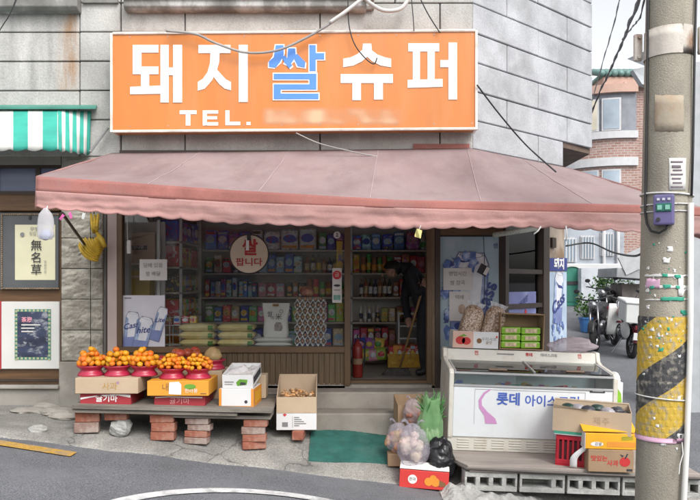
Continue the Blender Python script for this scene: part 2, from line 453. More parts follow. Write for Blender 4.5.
# ------------------------------------------------------------------ shop building
bld = thing('shop_building', 'grey stone-faced corner building that houses the small grocery', 'building', (0, 0, 0.2))
def zpx(y, d=D0): return CZ + (HY - y) * d / F
def xpx(x, d=D0): return (x - 350) * d / F
rows = [3.3 + 29.2 * k for k in range(-6, 6)]          # course joints of the upper wall, photograph rows
ZT = zpx(rows[0])
core = MB(); core.mm(-6.4, xpx(473) - .02, 0.05, 0.3, zpx(158), ZT)
up = core.build('upper_wall', m_joint, bld)
def panel(x0, x1, y0, y1, mat, parent, proud=0.0, g=0.006):
    mb = MB(); mb.mm(xpx(x0) + g, xpx(x1) - g, -proud - random.uniform(0, .006), 0.06, zpx(y1) + g, zpx(y0) - g)
    return mb.build('stone_panel', mat, parent, bevel=0.006)
for k in range(len(rows) - 1):
    y0, y1 = rows[k], rows[k + 1]
    if y0 > 148: y1 = 156
    if k == len(rows) - 2: y1 = 157
    panel(-150, -35 if k % 2 else -75, y0, y1, m_stone, up)
    panel(-35 if k % 2 else -75, 80, y0, y1, m_rust if y0 in (rows[6], rows[7], rows[8]) else m_stone, up)
    panel(80, 121, y0, y1, m_stone, up, 0.012)
    xs = [121, 245, 395, 473] if k % 2 else [121, 185, 320, 440, 473]
    for a, b in zip(xs, xs[1:]): panel(a, b, y0, y1, m_stone, up)
# projecting ledges (sills of the floor above), stained
for (a, b, dp, yb, yt) in ((-150, 82, .14, 14.5, -2), (127, 366, .12, 13.5, 1), (366, 374, .06, 11, 0)):
    mb = MB(); x0, x1 = xpx(a), xpx(b)
    prof = [(0.02, zpx(yb)), (-dp * .7, zpx(yb)), (-dp, zpx(yb - 3)), (-dp, zpx(yt + 4)), (-dp - .03, zpx(yt + 3)), (-dp - .03, zpx(yt)), (0.02, zpx(yt - 3))]
    mb.prism(prof, lambda u, v, w: (w, u, v), x0, x1); mb.build('ledge', m_ledge, up, bevel=0.006)
mb = MB(); mb.mm(xpx(84), xpx(119), -.05, .02, zpx(4.5), zpx(1)); mb.build('ledge', m_ledge, up)
# angled corner wall of staggered blocks
A0 = Vector((1.23, 0.0)); AD = Vector((0.734, 0.679)).normalized(); AN = Vector((AD.y, -AD.x))   # AN points outwards
def AP(t, z, out=0.0): p = A0 + AD * t + AN * out; return Vector((p.x, p.y, z))
TE = 2.33; TN = 1.67
mb = MB()
mb.add([AP(0, zpx(158), -.05), AP(TN, zpx(158), -.05), AP(TN, zpx(158), -.3), AP(0, zpx(158), -.3), AP(0, ZT, -.05), AP(TN, ZT, -.05), AP(TN, ZT, -.3), AP(0, ZT, -.3)],
       [(0, 3, 2, 1), (4, 5, 6, 7), (0, 1, 5, 4), (1, 2, 6, 5), (2, 3, 7, 6), (3, 0, 4, 7)])
zs = 3.24
mb.add([AP(TN, zs, -.05), AP(TE, zs, -.05), AP(TE, zs, -.3), AP(TN, zs, -.3), AP(TN, ZT, -.05), AP(TE, ZT, -.05), AP(TE, ZT, -.3), AP(TN, ZT, -.3)],
       [(0, 3, 2, 1), (4, 5, 6, 7), (0, 1, 5, 4), (1, 2, 6, 5), (2, 3, 7, 6), (3, 0, 4, 7)])
cw = mb.build('corner_wall', m_joint, bld)
for k in range(len(rows) - 1):
    z1, z0 = zpx(rows[k]), zpx(rows[k + 1])
    js = [0, .578, 1.76, TE] if k % 2 else [0, 1.16, TE]
    if z0 < zs - .1: js = [0, .578, TN] if k % 2 else [0, 1.16, TN]
    for a, b in zip(js, js[1:]):
        g = 0.006; o = random.uniform(0, .007); mb = MB()
        q = [(a + (g if a > 0 else 0), b - g, z0 + g, z1 - g)][0]
        mb.add([AP(q[0], q[2], o), AP(q[1], q[2], o), AP(q[1], q[2], -.06), AP(q[0], q[2], -.06), AP(q[0], q[3], o), AP(q[1], q[3], o), AP(q[1], q[3], -.06), AP(q[0], q[3], -.06)],
               [(0, 3, 2, 1), (4, 5, 6, 7), (0, 1, 5, 4), (1, 2, 6, 5), (2, 3, 7, 6), (3, 0, 4, 7)])
        mb.build('stone_panel', m_stone2, cw, bevel=0.007)
# side wall up the alley and underside of the overhang
E = AP(TE, 0); mb = MB(); mb.mm(E.x - .3, E.x - .004, E.y + .06, 9, zs + .01, ZT); mb.build('alley_wall', m_stone2, bld)
mb = MB(); mb.prism([(AP(TN, 0).x - .25, AP(TN, 0).y + .05), (AP(TN, 0).x + .03, AP(TN, 0).y + .06), (E.x - .02, E.y + .03), (E.x - .02, 9), (AP(TN, 0).x - .25, 9)], lambda u, v, w: (u, v, w), zs - .07, zs - .002)
mb.build('soffit', pm('soffit_brown', (0.13, 0.09, 0.07), .8, .3, 6), bld)
mb = MB(); mb.mm(2.27, AP(TN, 0).x - .02, AP(TN, 0).y + .06, 9, -.3, zs - .08); mb.build('alley_wall', m_stone2, bld)
# stone-faced column left of the window: blocks in two widths
cx0, cx1 = 61, 103
mb = MB(); mb.mm(xpx(cx0), xpx(cx1 + 3), 0.03, .3, zpx(386), zpx(156)); colm = mb.build('column', m_joint, bld)
yr = [156, 182, 208, 238, 268.5, 299, 330, 361]
for i in range(len(yr) - 1):
    split = 90.5 if i > 1 else 103
    for a, b in ((cx0, split), (split, cx1)) if split < 103 else ((cx0, cx1),):
        mb = MB(); g = .004
        def rf(u, v, a=a, b=b, i=i):
            x = lerp(xpx(a) + g, xpx(b) - g, u); z = lerp(zpx(yr[i + 1]) + g, zpx(yr[i]) - g, v)
            e = min(1, 6 * min(u, 1 - u, v, 1 - v) + .0)
            k = (.014 + .016 * noise.noise(Vector((x * 16, z * 24, 2))) + .010 * noise.noise(Vector((x * 45, z * 50, 5)))) * e
            return Vector((x, -k, z))
        mb.sheet(rf, 12, 12, (0, .05, 0)); mb.build('stone_block', m_rough if i > 1 else m_plinth, colm)
mb = MB(); mb.mm(xpx(cx0 - 1), xpx(105), -.03, .3, zpx(413), zpx(361.5)); mb.build('column_foot', m_plinth, colm, bevel=.006)
# low stall riser and the pale post
mb = MB(); mb.mm(xpx(108.5), xpx(118), -.035, .1, zpx(413), zpx(170)); mb.build('pale_post', m_postp, bld, bevel=.004)
mb = MB(); mb.mm(xpx(105.1), xpx(108.4), .02, .1, zpx(413), zpx(170)); mb.build('joint_strip', m_dbrown, bld)
# shop front: riser wall, panelling, window frame, glass
mb = MB(); mb.mm(xpx(118.2), xpx(345), -.02, .25, zpx(440), zpx(385)); mb.build('base_wall', m_plinth, bld)
mb = MB()
x = xpx(119)
while x < xpx(344.5):
    mb.mm(x + .002, min(x + .052, xpx(345)) - .002, -.012, .05, zpx(384.8), zpx(352.5)); x += .054
mb.mm(xpx(118.5), xpx(345), 0.0, .07, zpx(384.8), zpx(352.5)); mb.build('wainscot', m_wood, bld)
ZH = zpx(190)
win = MB(); win.mm(xpx(118.2), xpx(345), -.04, .07, zpx(352.4), zpx(346.5)); win.mm(xpx(118.2), xpx(123), -.035, .06, zpx(346.5), ZH)
win.mm(xpx(118.2), xpx(432), -.035, .06, ZH, ZH + .08)
w1 = win.build('window', m_brown, bld, bevel=.003)
mb = MB(); mb.mm(xpx(123), xpx(344.5), .01, .016, zpx(346.5), ZH); mb.build('pane', m_glass, w1)
mb = MB(); mb.mm(xpx(344.5), xpx(350.5), -.05, .07, zpx(385), ZH); mb.build('door_post', m_brown, bld, bevel=.004)
mb = MB(); mb.mm(xpx(426.5), xpx(431.5), -.045, .07, zpx(383), ZH); mb.build('door_post', m_brown, bld, bevel=.004)
mb = MB(); mb.mm(xpx(431.6), xpx(434.5), -.02, .07, zpx(400), ZH); mb.build('door_post', pm('tan_trim', (.2, .135, .08), .5, .2, 5), bld)
mb = MB(); mb.mm(xpx(434.6), xpx(440), -.03, .07, zpx(420), ZH); mb.build('door_post', m_dbrown, bld, bevel=.003)
# lintel zone behind the awning, ceiling and room
mb = MB(); mb.mm(xpx(105), xpx(504), .02, .28, ZH + .08, zpx(159)); mb.build('lintel', m_plinth, bld)
ZF = zpx(383)
mb = MB(); mb.prism([(-2.35, -.01), (1.42, -.01), (2.2, .95), (2.2, 4.2), (-2.35, 4.2)], lambda u, v, w: (u, v, w), ZF - .2, ZF); mb.build('shop_floor', m_infloor, bld)
mb = MB(); mb.prism([(-2.35, .28), (1.4, .28), (2.1, .98), (2.1, 4.2), (-2.35, 4.2)], lambda u, v, w: (u, v, w), 2.80, 2.88); mb.build('shop_ceiling', m_inwall, bld)
mb = MB(); mb.mm(-2.35, 2.2, 4.1, 4.2, ZF, 2.8); mb.build('back_wall', m_inwall, bld)
mb = MB(); mb.mm(-2.42, -2.3, .28, 4.1, ZF, 2.8); mb.build('side_wall', m_inwall, bld)
mb = MB(); mb.mm(2.15, 2.25, 1.2, 4.1, ZF - .3, 2.8); mb.build('side_wall', m_inwall, bld)
# two concrete steps below the door
st = MB(); st.mm(xpx(253), xpx(452), -.02, .3, 0.05, ZF - .012); st.mm(xpx(253), xpx(452), -.32, -.02, 0.05, ZF - .045)
st.build('step', pm('step_concrete', (.33, .30, .26), .85, .16, 4, .4, 70, c2=(.2, .18, .155), c2amt=.6, c2scale=3), bld, bevel=.012)
st = MB(); st.mm(xpx(318), xpx(452), -.62, -.323, 0.0, ZF - .195)
st.build('step', pm('step_concrete_low', (.25, .23, .20), .9, .2, 4, .4, 70), bld, bevel=.014)
mb = MB(); mb.mm(xpx(350.6), xpx(426.4), -.035, .05, ZF + .001, ZF + .03); mb.build('threshold', m_brown, bld)
# right of the door: panel bay, then glazed bay along the angled corner
xr0, xr1 = xpx(440.2), xpx(503)
mb = MB(); mb.mm(xr0, xr1, .04, .1, 0.1, zpx(235)); mb.build('panel_bay', m_dbrown, bld)
mb = MB(); mb.mm(xr0, xr1, -.02, .1, zpx(235), zpx(229)); mb.mm(xr0, xr1, .02, .1, zpx(229), ZH + .08); mb.build('bay_head', m_brown, bld)
B0 = Vector((xpx(503), 0.0)); B1v = Vector((AP(TN, 0).x, AP(TN, 0).y)); BD = (B1v - B0); BL = BD.length; BD.normalize(); BN = Vector((BD.y, -BD.x))
def BP(t, z, out=0.0): p = B0 + BD * t + BN * out; return Vector((p.x, p.y, z))
def bbox(mb, t0, t1, o0, o1, z0, z1):
    return mb.add([BP(t0, z0, o1), BP(t1, z0, o1), BP(t1, z0, o0), BP(t0, z0, o0), BP(t0, z1, o1), BP(t1, z1, o1), BP(t1, z1, o0), BP(t0, z1, o0)],
                  [(0, 3, 2, 1), (4, 5, 6, 7), (0, 1, 5, 4), (1, 2, 6, 5), (2, 3, 7, 6), (3, 0, 4, 7)])
def tB(px):   # distance along the angled bay that shows at photograph column px
    k = (px - 350) / F
    return (k * (D0 + B0.y) - B0.x) / (BD.x - k * BD.y)
t1, t2, t3 = tB(505), tB(541), tB(546)
fr = MB()
bbox(fr, 0.0, t1 + .03, -.06, .03, 0.1, 2.7)
bbox(fr, t2, t3 + .02, -.06, .035, 0.1, 2.7)
for z in (1.02, 1.36, 1.72, 2.22): bbox(fr, t1 + .03, t2, -.05, .02, z - .025, z + .025)
wf = fr.build('window', m_dbrown, bld, bevel=.003)
mb = MB(); bbox(mb, t1 + .02, t2 + .01, -.025, -.019, 1.02, 2.7); mb.build('pane', m_glass, wf)
mb = MB(); bbox(mb, 0.05, t2, -.06, 0.0, 0.0, 1.0); mb.build('panel_bay', m_dbrown, bld)
mb = MB(); bbox(mb, t3 + .021, BL - .01, -.2, .02, 0.0, 2.78); cp = mb.build('corner_post', pm('corner_board', (.33, .27, .22), .8, .25, 5, c2=(.2, .12, .06), c2amt=.8, c2scale=3), bld)
mb = MB(); bbox(mb, t3 + .06, t3 + .16, .021, .05, zpx(248, 8.3), zpx(238, 8.3)); mb.build('switch_box', m_dbrown, cp)
mb = MB(); bbox(mb, .1, BL - .1, -.08, -.03, 2.6, 2.8); mb.build('bay_head', m_dbrown, bld)
# the storage seen through the angled bay
mb = MB(); mb.mm(1.5, 2.1, .75, 1.1, ZF, 2.6); mb.build('inner_partition', m_inwall, bld)
# ------------------------------------------------------------------ signboard
SD = 7.16
m_sign = pm('sign_orange', (0.57, 0.185, 0.036), 0.35, 0.06, 2.0, 0.02, 30, c2=(0.60, 0.235, 0.075), c2amt=0.5, c2scale=1.2, stretch=(3, 1, .45), c3=(.46, .15, .055), c3amt=.35, c3scale=1.6)
m_swhite = pm('sign_white', (0.78, 0.78, 0.78), 0.4, 0.03, 4)
m_sblue = pm('sign_blue', (0.075, 0.24, 0.66), 0.4, 0.06, 5)
m_sframe = pm('sign_frame', (0.74, 0.68, 0.62), 0.5, 0.1, 4, c2=(.4, .33, .28), c2amt=.5, c2scale=5)
sx0, sx1 = 111.5, 476.5
sign = thing('signboard', 'long orange shop signboard with white and blue hangul lettering over the awning', 'sign', P(294, 131, 7.25))
def spz(x, y, o=0): p = P(x, y, SD); p.y -= o; return p
def sy(x): return (x - sx0) / (sx1 - sx0) * -3.0      # the board rises a little to the right
mb = MB()
q = [spz(sx0, 131), spz(sx1, 128.3), spz(sx1, 31.7), spz(sx0, 34.5)]
mb.add(q + [p + Vector((0, .2, 0)) for p in q], [(0, 1, 2, 3), (7, 6, 5, 4), (0, 4, 5, 1), (1, 5, 6, 2), (2, 6, 7, 3), (3, 7, 4, 0)])
mb.build('sign_face', m_sign, sign)
def sbar(mb, x0, y0, x1, y1, w):
    mb.add([spz(x0, y0, .02), spz(x1, y1, .02)] and [], [])
for (a, b, c_, d_) in ((sx0 - 1, sx0 + 1.4, 33.5, 132.3), (sx1 - 1.4, sx1 + 1, 30.7, 129.6)):
    mb = MB(); p0, p1 = spz(a, d_), spz(b, c_); mb.mm(p0.x, p1.x, p0.y - .012, p0.y + .21, p0.z, p1.z); mb.build('frame_bar', m_sframe, sign)
for (ya, yb) in ((33.3, 30.4), (131.2, 128.4)):
    p0, p1 = spz(sx0 + 1.5, ya), spz(sx1 - 1.5, yb); mb = MB()
    mb.tube([p0 + Vector((0, -.004, -.004)), p1 + Vector((0, -.004, -.004))], .014, 6)
    mb.build('frame_bar', m_sframe, sign)
# letters: outlines measured as bars, photograph pixels
def letter(polys, mat, o=0.006, name='letter', inset=0.0):
    mb = MB()
    for i, pl in enumerate(polys):
        mb.prism(pl, lambda u, v, w: spz(u, v + sy(u), w), .001, o + .0003 * i)
    return mb.build(name, mat, sign, fix=True)
def zb(sc, ox, oy, pts): return [(ox + u / sc, oy + v / sc - sy(ox + u / sc)) for u, v in pts]
def rb(x0, x1, y0, y1): return [(x0, y0), (x1, y0), (x1, y1), (x0, y1)]
A8 = (3.889, 120, 20); A2 = (2.917, 230, 0)
z8 = lambda *p: zb(*A8, list(p)); z2 = lambda *p: zb(*A2, list(p))
r8 = lambda *a: z8(*rb(*a)); r2 = lambda *a: z2(*rb(*a))
letter([r8(50, 150, 98, 128), r8(50, 84, 127, 184), r8(50, 150, 182, 212), r8(82, 114, 211, 260), z8((40, 261), (160, 256), (160, 288), (40, 290)),
        r8(158, 190, 98, 322), r8(189, 208, 186, 216), r8(207, 242, 98, 322)], m_swhite)
letter([r8(305, 430, 98, 130), z8((352, 128), (388, 128), (386, 165), (376, 200), (358, 236), (330, 268), (303, 276), (303, 242), (322, 230), (340, 205), (350, 170)),
        z8((376, 192), (394, 212), (412, 232), (432, 242), (432, 274), (408, 268), (386, 250), (366, 224)), r8(462, 497, 98, 320)], m_swhite)
ss1 = [z2((134, 133), (156, 133), (157, 160), (146, 182), (133, 198), (114, 196), (114, 180), (128, 168)), z2((150, 168), (160, 162), (182, 192), (172, 200)),
       z2((170, 142), (190, 142), (192, 162), (184, 178), (174, 192), (158, 184), (168, 168)), z2((184, 166), (196, 158), (220, 182), (218, 198), (198, 194))]
rr = [r2(232, 250, 133, 208), r2(249, 275, 156, 174), r2(128, 252, 216, 232), r2(232, 252, 231, 262), r2(128, 252, 247, 262), r2(128, 148, 247, 290), r2(128, 258, 274, 290)]
def grow(pl, k=1.15):
    cx = sum(p[0] for p in pl) / len(pl); cy = sum(p[1] for p in pl) / len(pl); out = []
    for x, y in pl: out.append((x + (k if x > cx else -k), y + (k if y > cy else -k)))
    return out
letter([grow(p) for p in ss1 + rr], m_swhite, .005, 'letter_outline')
letter(ss1 + rr, m_sblue, .009)
letter([z2((388, 128), (412, 128), (414, 148), (430, 160), (452, 168), (470, 172), (470, 197), (440, 192), (415, 180), (400, 166), (385, 180), (360, 192), (330, 197), (330, 172), (352, 168), (372, 158), (386, 146)),
        r2(323, 475, 217, 243), r2(357, 382, 242, 293), r2(420, 446, 242, 291)], m_swhite)
letter([r2(520, 610, 127, 151), r2(533, 554, 150, 234), r2(576, 597, 150, 234), z2((518, 234), (620, 231), (620, 254), (518, 257)), r2(613, 638, 176, 197), r2(637, 662, 125, 291)], m_swhite)
letter([r8(232, 298, 352, 367), r8(256, 274, 366, 411)], m_swhite, .004)
letter([r8(322, 338, 352, 411), r8(337, 382, 352, 365), r8(337, 378, 375, 387), r8(337, 382, 398, 411)], m_swhite, .004)
letter([r8(410, 426, 352, 410), r8(425, 468, 396, 410)], m_swhite, .004)
letter([r8(492, 508, 397, 409)], m_swhite, .004)
m_steel0 = pm('screw_steel', (.4, .33, .28), .5, .2, metal=.5)
# the blurred, illegible number, imitated by a soft pale smear over the paint
m_smear = bpy.data.materials.new('blur_smear'); MATS['blur_smear'] = m_smear; m_smear.use_nodes = True
nn, ll = m_smear.node_tree.nodes, m_smear.node_tree.links
bsd = nn['Principled BSDF']; bsd.inputs['Base Color'].default_value = (0.70, 0.42, 0.25, 1); bsd.inputs['Roughness'].default_value = .45
tcn = nn.new('ShaderNodeTexCoord'); sep = nn.new('ShaderNodeSeparateXYZ'); ll.new(tcn.outputs['Generated'], sep.inputs[0])
def tri(sock, lo):
    a = nn.new('ShaderNodeMath'); a.operation = 'PINGPONG'; a.inputs[1].default_value = .5; ll.new(sock, a.inputs[0])
    b = nn.new('ShaderNodeMapRange'); b.interpolation_type = 'SMOOTHSTEP'; b.inputs[1].default_value = 0.02; b.inputs[2].default_value = lo; ll.new(a.outputs[0], b.inputs[0]); return b.outputs[0]
e1, e2 = tri(sep.outputs[0], .10), tri(sep.outputs[2], .34)
nzz = nn.new('ShaderNodeTexNoise'); nzz.inputs['Scale'].default_value = 5.2; nzz.inputs['Detail'].default_value = 0.5; ll.new(tcn.outputs['Object'], nzz.inputs['Vector'])
mrr = nn.new('ShaderNodeMapRange'); mrr.inputs[1].default_value = .38; mrr.inputs[2].default_value = .68; mrr.inputs[3].default_value = .25; mrr.inputs[4].default_value = .95; ll.new(nzz.outputs[0], mrr.inputs[0])
m1 = nn.new('ShaderNodeMath'); m1.operation = 'MULTIPLY'; ll.new(e1, m1.inputs[0]); ll.new(e2, m1.inputs[1])
m2_ = nn.new('ShaderNodeMath'); m2_.operation = 'MULTIPLY'; ll.new(m1.outputs[0], m2_.inputs[0]); ll.new(mrr.outputs[0], m2_.inputs[1])
ll.new(m2_.outputs[0], bsd.inputs['Alpha'])
mb = MB(); mb.add([spz(256, 128, .004), spz(412, 127, .004), spz(412, 105, .004), spz(256, 106, .004)], [(0, 1, 2, 3)]); mb.build('blurred_number', m_smear, sign, fix=False)
for px in range(130, 475, 38):
    for py in (37.5, 126.5):
        a = spz(px, py + sy(px)); mb = MB(); mb.tube([a + Vector((0, -.004, 0)), a + Vector((0, .004, 0))], .0065, 8); mb.build('screw', m_steel0, sign)
# brackets that hold the board off the wall
for bx in (150, 230, 320, 410, 462):
    for by in (45, 118):
        a, b = P(bx, by, SD + .19), P(bx, by, 7.42); mb = MB(); mb.tube([a, Vector((a.x, .02, a.z))], .012, 6); mb.build('bracket', m_dbrown, sign)
a, b = P(108, 128, 7.3), P(90, 152, 7.2); mb = MB(); mb.tube([a, b], .013, 6); mb.build('bracket', pm('grey_steel', (.3, .3, .3), .5, .2, 4, metal=.6), sign)

# ------------------------------------------------------------------ pink awning
AF = 5.6
m_awt = pm('awning_cloth', (0.43, 0.315, 0.318), 0.8, 0.12, 2.2, 0.25, 60, c2=(0.53, 0.435, 0.43), c2amt=0.7, c2scale=1.4, c2lo=.42, c2hi=.66, trans=0.42, stretch=(1, .35, 1), fine=.08, fscale=120, c3=(.33, .235, .23), c3amt=.6, c3scale=2.0)
m_awb = pm('awning_coral', (0.50, 0.215, 0.185), 0.8, 0.15, 2.5, 0.15, 90, c2=(.44, .27, .26), c2amt=.7, c2scale=1.6, trans=0.42, fine=.06, fscale=90, c3=(.33, .13, .11), c3amt=.5, c3scale=5)
m_awv = pm('awning_valance', (0.61, 0.365, 0.34), 0.8, 0.14, 2.2, 0.15, 90, c2=(.50, .37, .36), c2amt=.7, c2scale=1.5, stretch=(.5, 1, 1.6), trans=0.42, fine=.06, fscale=90, c3=(.50, .24, .21), c3amt=.6, c3scale=2.4)
FX = [36, 230, 400, 530, 642, 712]; FT = [176, 190, 200, 202.5, 205, 208]; FBt = [191.5, 203, 208.5, 212, 214, 217]; FBo = [208, 223.5, 229, 227.5, 232.5, 236]
aw = thing('shop_awning', 'faded pink cloth awning with scalloped edge spanning the whole shop front', 'awning', P(340, 235, 6.5))
BLk = [Vector((-2.37, -.03, zpx(153.5))), Vector((1.20, -.05, zpx(149))), AP(.9, 2.93, .03), AP(TN + .06, 2.93, .03)]
def back(u):
    s = u * 5.3
    if s < 3.57: return BLk[0].lerp(BLk[1], s / 3.57)
    s = (s - 3.57)
    return BLk[1].lerp(BLk[3], min(1, s / 1.73))
def front(u):
    px = lerp(36.5, 703, u); return P(px, interp(px, FX, FT), AF)
def cloth(u, v):
    # seams every fifth; the cloth sags a little between the frame bars
    p = back(u).lerp(front(u), v)
    k = (u * 6) % 1.0
    p.z -= 0.045 * math.sin(math.pi * k) * math.sin(math.pi * v) + .012 * math.sin(math.pi * v)
    p.z += .010 * noise.noise(Vector((p.x * 6, p.y * 2.5, 1))) * math.sin(math.pi * min(1, v * 1.02)) + .005 * noise.noise(Vector((p.x * 15, p.y * 4, 6))) * math.sin(math.pi * v)
    p.z += 0.012 * noise.noise(Vector((p.x * 2.1, p.y * 1.4, 3))) * min(1, v * 3) * min(1, (1 - v) * 5 + .15)
    p.z += .006 * math.exp(-((k - .5) / .5) ** 8) * 0
    d1 = math.sin((u * 9 + v * 2.2) * 6.28) * .004 * math.sin(math.pi * v)
    p.z += d1
    return p
mb = MB(); mb.sheet(cloth, 220, 40, (0, 0, -.004)); can = mb.build('canopy', m_awt, aw, smooth=True)
for k in range(1, 6):      # sewn seams
    mb = MB(); mb.tube([cloth(k / 6, v / 16) + Vector((0, 0, .002)) for v in range(17)],   .003, 5); mb.build('seam', pm('awning_seam', (.44, .35, .36), .8, .1), can, smooth=True)
def vcrv(u): 
    px = lerp(36.5, 703, u); return px
def bandf(u, v):
    px = vcrv(u); p = P(px, lerp(interp(px, FX, FT), interp(px, FX, FBt), v), AF)
    p.y += -.004 - .012 * v + .010 * noise.noise(Vector((p.x * 2.5, v, 8)))
    return p
mb = MB(); mb.sheet(bandf, 150, 4, (0, .004, 0)); mb.build('band', m_awb, aw, smooth=True)
def valf(u, v):
    px = vcrv(u); yb = interp(px, FX, FBo)
    w = px / 20.5 + .25 * math.sin(px * .013)
    yb += 2.3 * (abs(math.sin(math.pi * w)) ** .7 - .7) + .9 * noise.noise(Vector((px * .05, 0, 0)))
    p = P(px, lerp(interp(px, FX, FBt) - .5, yb, v), AF)
    p.y += -.018 + sm(v * 2.2) * (.007 * math.sin(px * .153 + 1.2) * v + .020 * noise.noise(Vector((px * .025, v * 1.2, 4))) + .016 * noise.noise(Vector((px * .010, v * 5 + px * .006, 9))) + .006 * noise.noise(Vector((px * .11, v * 3, 2))))
    return p
mb = MB(); mb.sheet(valf, 300, 10, (0, .003, 0)); mb.build('valance', m_awv, aw, smooth=True)
# end flaps
fl, bl = front(0), back(0)
def sidef(u, v):
    p = bl.lerp(fl, u); drop = lerp(.02, .25, sm(u)); p.z -= drop * v; p.x -= .004 + .01 * math.sin(u * 20) * v; return p
mb = MB(); mb.sheet(sidef, 20, 5, (.003, 0, 0)); mb.build('end_flap', m_awv, aw, smooth=True)
fr_, br = front(1), back(1)
def sider(u, v):
    p = br.lerp(fr_, u); p.z -= lerp(.02, .25, sm(u)) * v; p.x += .004 + .01 * math.sin(u * 20) * v; return p
mb = MB(); mb.sheet(sider, 20, 5, (.003, 0, 0)); mb.build('end_flap', m_awv, aw, smooth=True)
# pink flap tucked up on the right; dark strip on the left imitates a shaded gap
mb = MB(); mb.sheet(lambda u, v: Vector((lerp(xpx(413), 1.19, u), -.03 - .02 * v, lerp(zpx(144.5), zpx(152), v))), 10, 2, (0, .004, 0)); mb.build('top_flap', m_awb, aw)
mb = MB(); mb.mm(xpx(121), xpx(412.5), -.045, -.006, zpx(155), zpx(151)); mb.build('gap_shade_strip', m_dbrown, aw)
# steel frame below the cloth
m_steel = pm('galvanised_steel', (.36, .36, .36), .45, .2, 5, metal=.7)
for k in range(0, 7):
    u = min(.995, max(.005, k / 6)); mb = MB()
    mb.tube([back(u) + Vector((0, -.01, -.05)), front(u) + Vector((0, .03, -.03))], .012, 6); mb.build('frame_arm', m_steel, aw)
mb = MB(); mb.tube([front(u / 12) + Vector((0, .03, -.045)) for u in range(13)], .014, 6); mb.build('front_rail', m_steel, aw)
# strut on the left
mb = MB(); mb.tube([P(62, 213, 6.1), P(88, 249, 7.35)], .013, 6); mb.build('strut', m_dbrown, aw)

# ------------------------------------------------------------------ neighbouring tea room on the left
nb = thing('neighbour_building', 'brown timber front of the neighbouring shop at the left edge', 'building', (-3.6, .1, .35))
m_tim = pm('dark_timber', (.115, .06, .025), .55, .3, 6, .2, 50, stretch=(.4, 1, 6))
mb = MB(); mb.mm(-6.4, xpx(61), -.02, .3, zpx(418), zpx(388)); mb.build('plinth', m_plinth, nb, bevel=.01)
mb = MB(); mb.mm(-6.4, xpx(60.8), -.07, .2, zpx(388), zpx(384.5)); mb.build('plinth_cap', m_plinth, nb, bevel=.006)
mb = MB(); mb.mm(-6.4, xpx(60.6), .01, .3, zpx(384), zpx(212)); mb.build('timber_wall', m_tim, nb)
mb = MB(); mb.mm(-6.4, xpx(60.6), -.04, .3, zpx(211.5), zpx(195)); mb.build('beam', m_tim, nb, bevel=.01)
mb = MB(); mb.mm(-6.4, xpx(60.6), .0, .3, zpx(165), zpx(155.2)); mb.build('head_wall', m_plinth, nb)
wn_ = MB(); wn_.mm(-6.4, xpx(60.6), .005, .06, zpx(168), zpx(165.2)); wn_.mm(-6.4, xpx(60.6), .005, .06, zpx(194.8), zpx(191))
for a, b in ((35, 39.5), (57, 60.6), (-6, -2), (-60, -56)): wn_.mm(xpx(a), xpx(b), .008, .055, zpx(191), zpx(168))
nw = wn_.build('window', m_dbrown, nb)
m_bluep = pm('window_bluegrey', (.10, .12, .2), .2, .3, 2, stretch=(.3, 1, 4)); 
for a, b in ((-56, -6), (-2, 35), (39.5, 57)):
    mb = MB(); mb.mm(xpx(a), xpx(b), .03, .04, zpx(191), zpx(168)); mb.build('pane', m_bluep, nw)
mb = MB(); mb.mm(-6.4, xpx(60.6), .3, .34, zpx(384), zpx(155.2)); mb.build('back_panel', m_dbrown, nb)
mb = MB(); mb.mm(-6.4, xpx(60.4), -.005, .012, zpx(381.5), zpx(379)); mb.build('groove_strip', m_dbrown, nb)
# black display panel with a beaded rim, cream calligraphy sheet on it
m_slate = pm('slate_panel', (.085, .09, .095), .4, .15, 4)
bd = thing('display_board', 'dark grey display board with beaded rim holding a cream calligraphy sheet', 'display board', P(28, 291, 7.4))
mb = MB(); mb.mm(xpx(0.5), xpx(59.5), -.03, .008, zpx(289.5), zpx(213)); mb.build('board', m_slate, bd, bevel=.003)
m_bead = pm('bead_tan', (.32, .22, .12), .6, .3, 30)
mb = MB()
k = 0
for px in range(2, 60, 2):
    for py in (214.5, 288.5): mb.ball(P(px, py, 7.36), .0085, 6, 5)
for py in range(216, 288, 2): mb.ball(P(1.7, py, 7.36), .0085, 6, 5)
mb.build('beaded_rim', m_bead, bd, smooth=True)
m_cream = pm('cream_paper', (.62, .60, .42), .8, .05, 5)
m_ink = pm('ink_black', (.03, .03, .035), .7, .1, 5); m_inkg = pm('ink_grey', (.2, .2, .2), .7, .1, 5)
mb = MB(); mb.mm(xpx(16.5), xpx(56.5), -.034, -.0305, zpx(280), zpx(225)); sh = mb.build('calligraphy_sheet', m_cream, bd)
for i, ch in enumerate('無名草'): text(ch, sh, P(36.5, 246 + 12.2 * i, 7.36), .115, m_ink, off=.006, bold=.006)
for px in (22.5, 52): flat(disc(0, 0, .022, 12), sh, P(px, 234.5, 7.36), m_inkg, off=.006)
text('무명초', sh, P(37, 229.5, 7.36), .05, m_inkg, off=.006); text('찻집', sh, P(33, 234, 7.36), .04, m_inkg, off=.006)
for i, ch in enumerate('전통찻집'): text(ch, sh, P(45.5, 262 + 3.4 * i, 7.36), .03, m_inkg, off=.006)
for px in (30, 46): mb = MB(); mb.tube([P(px, 216, 7.36), P(px, 219, 7.36)], .012, 8); mb.build('knob', m_ink, bd)
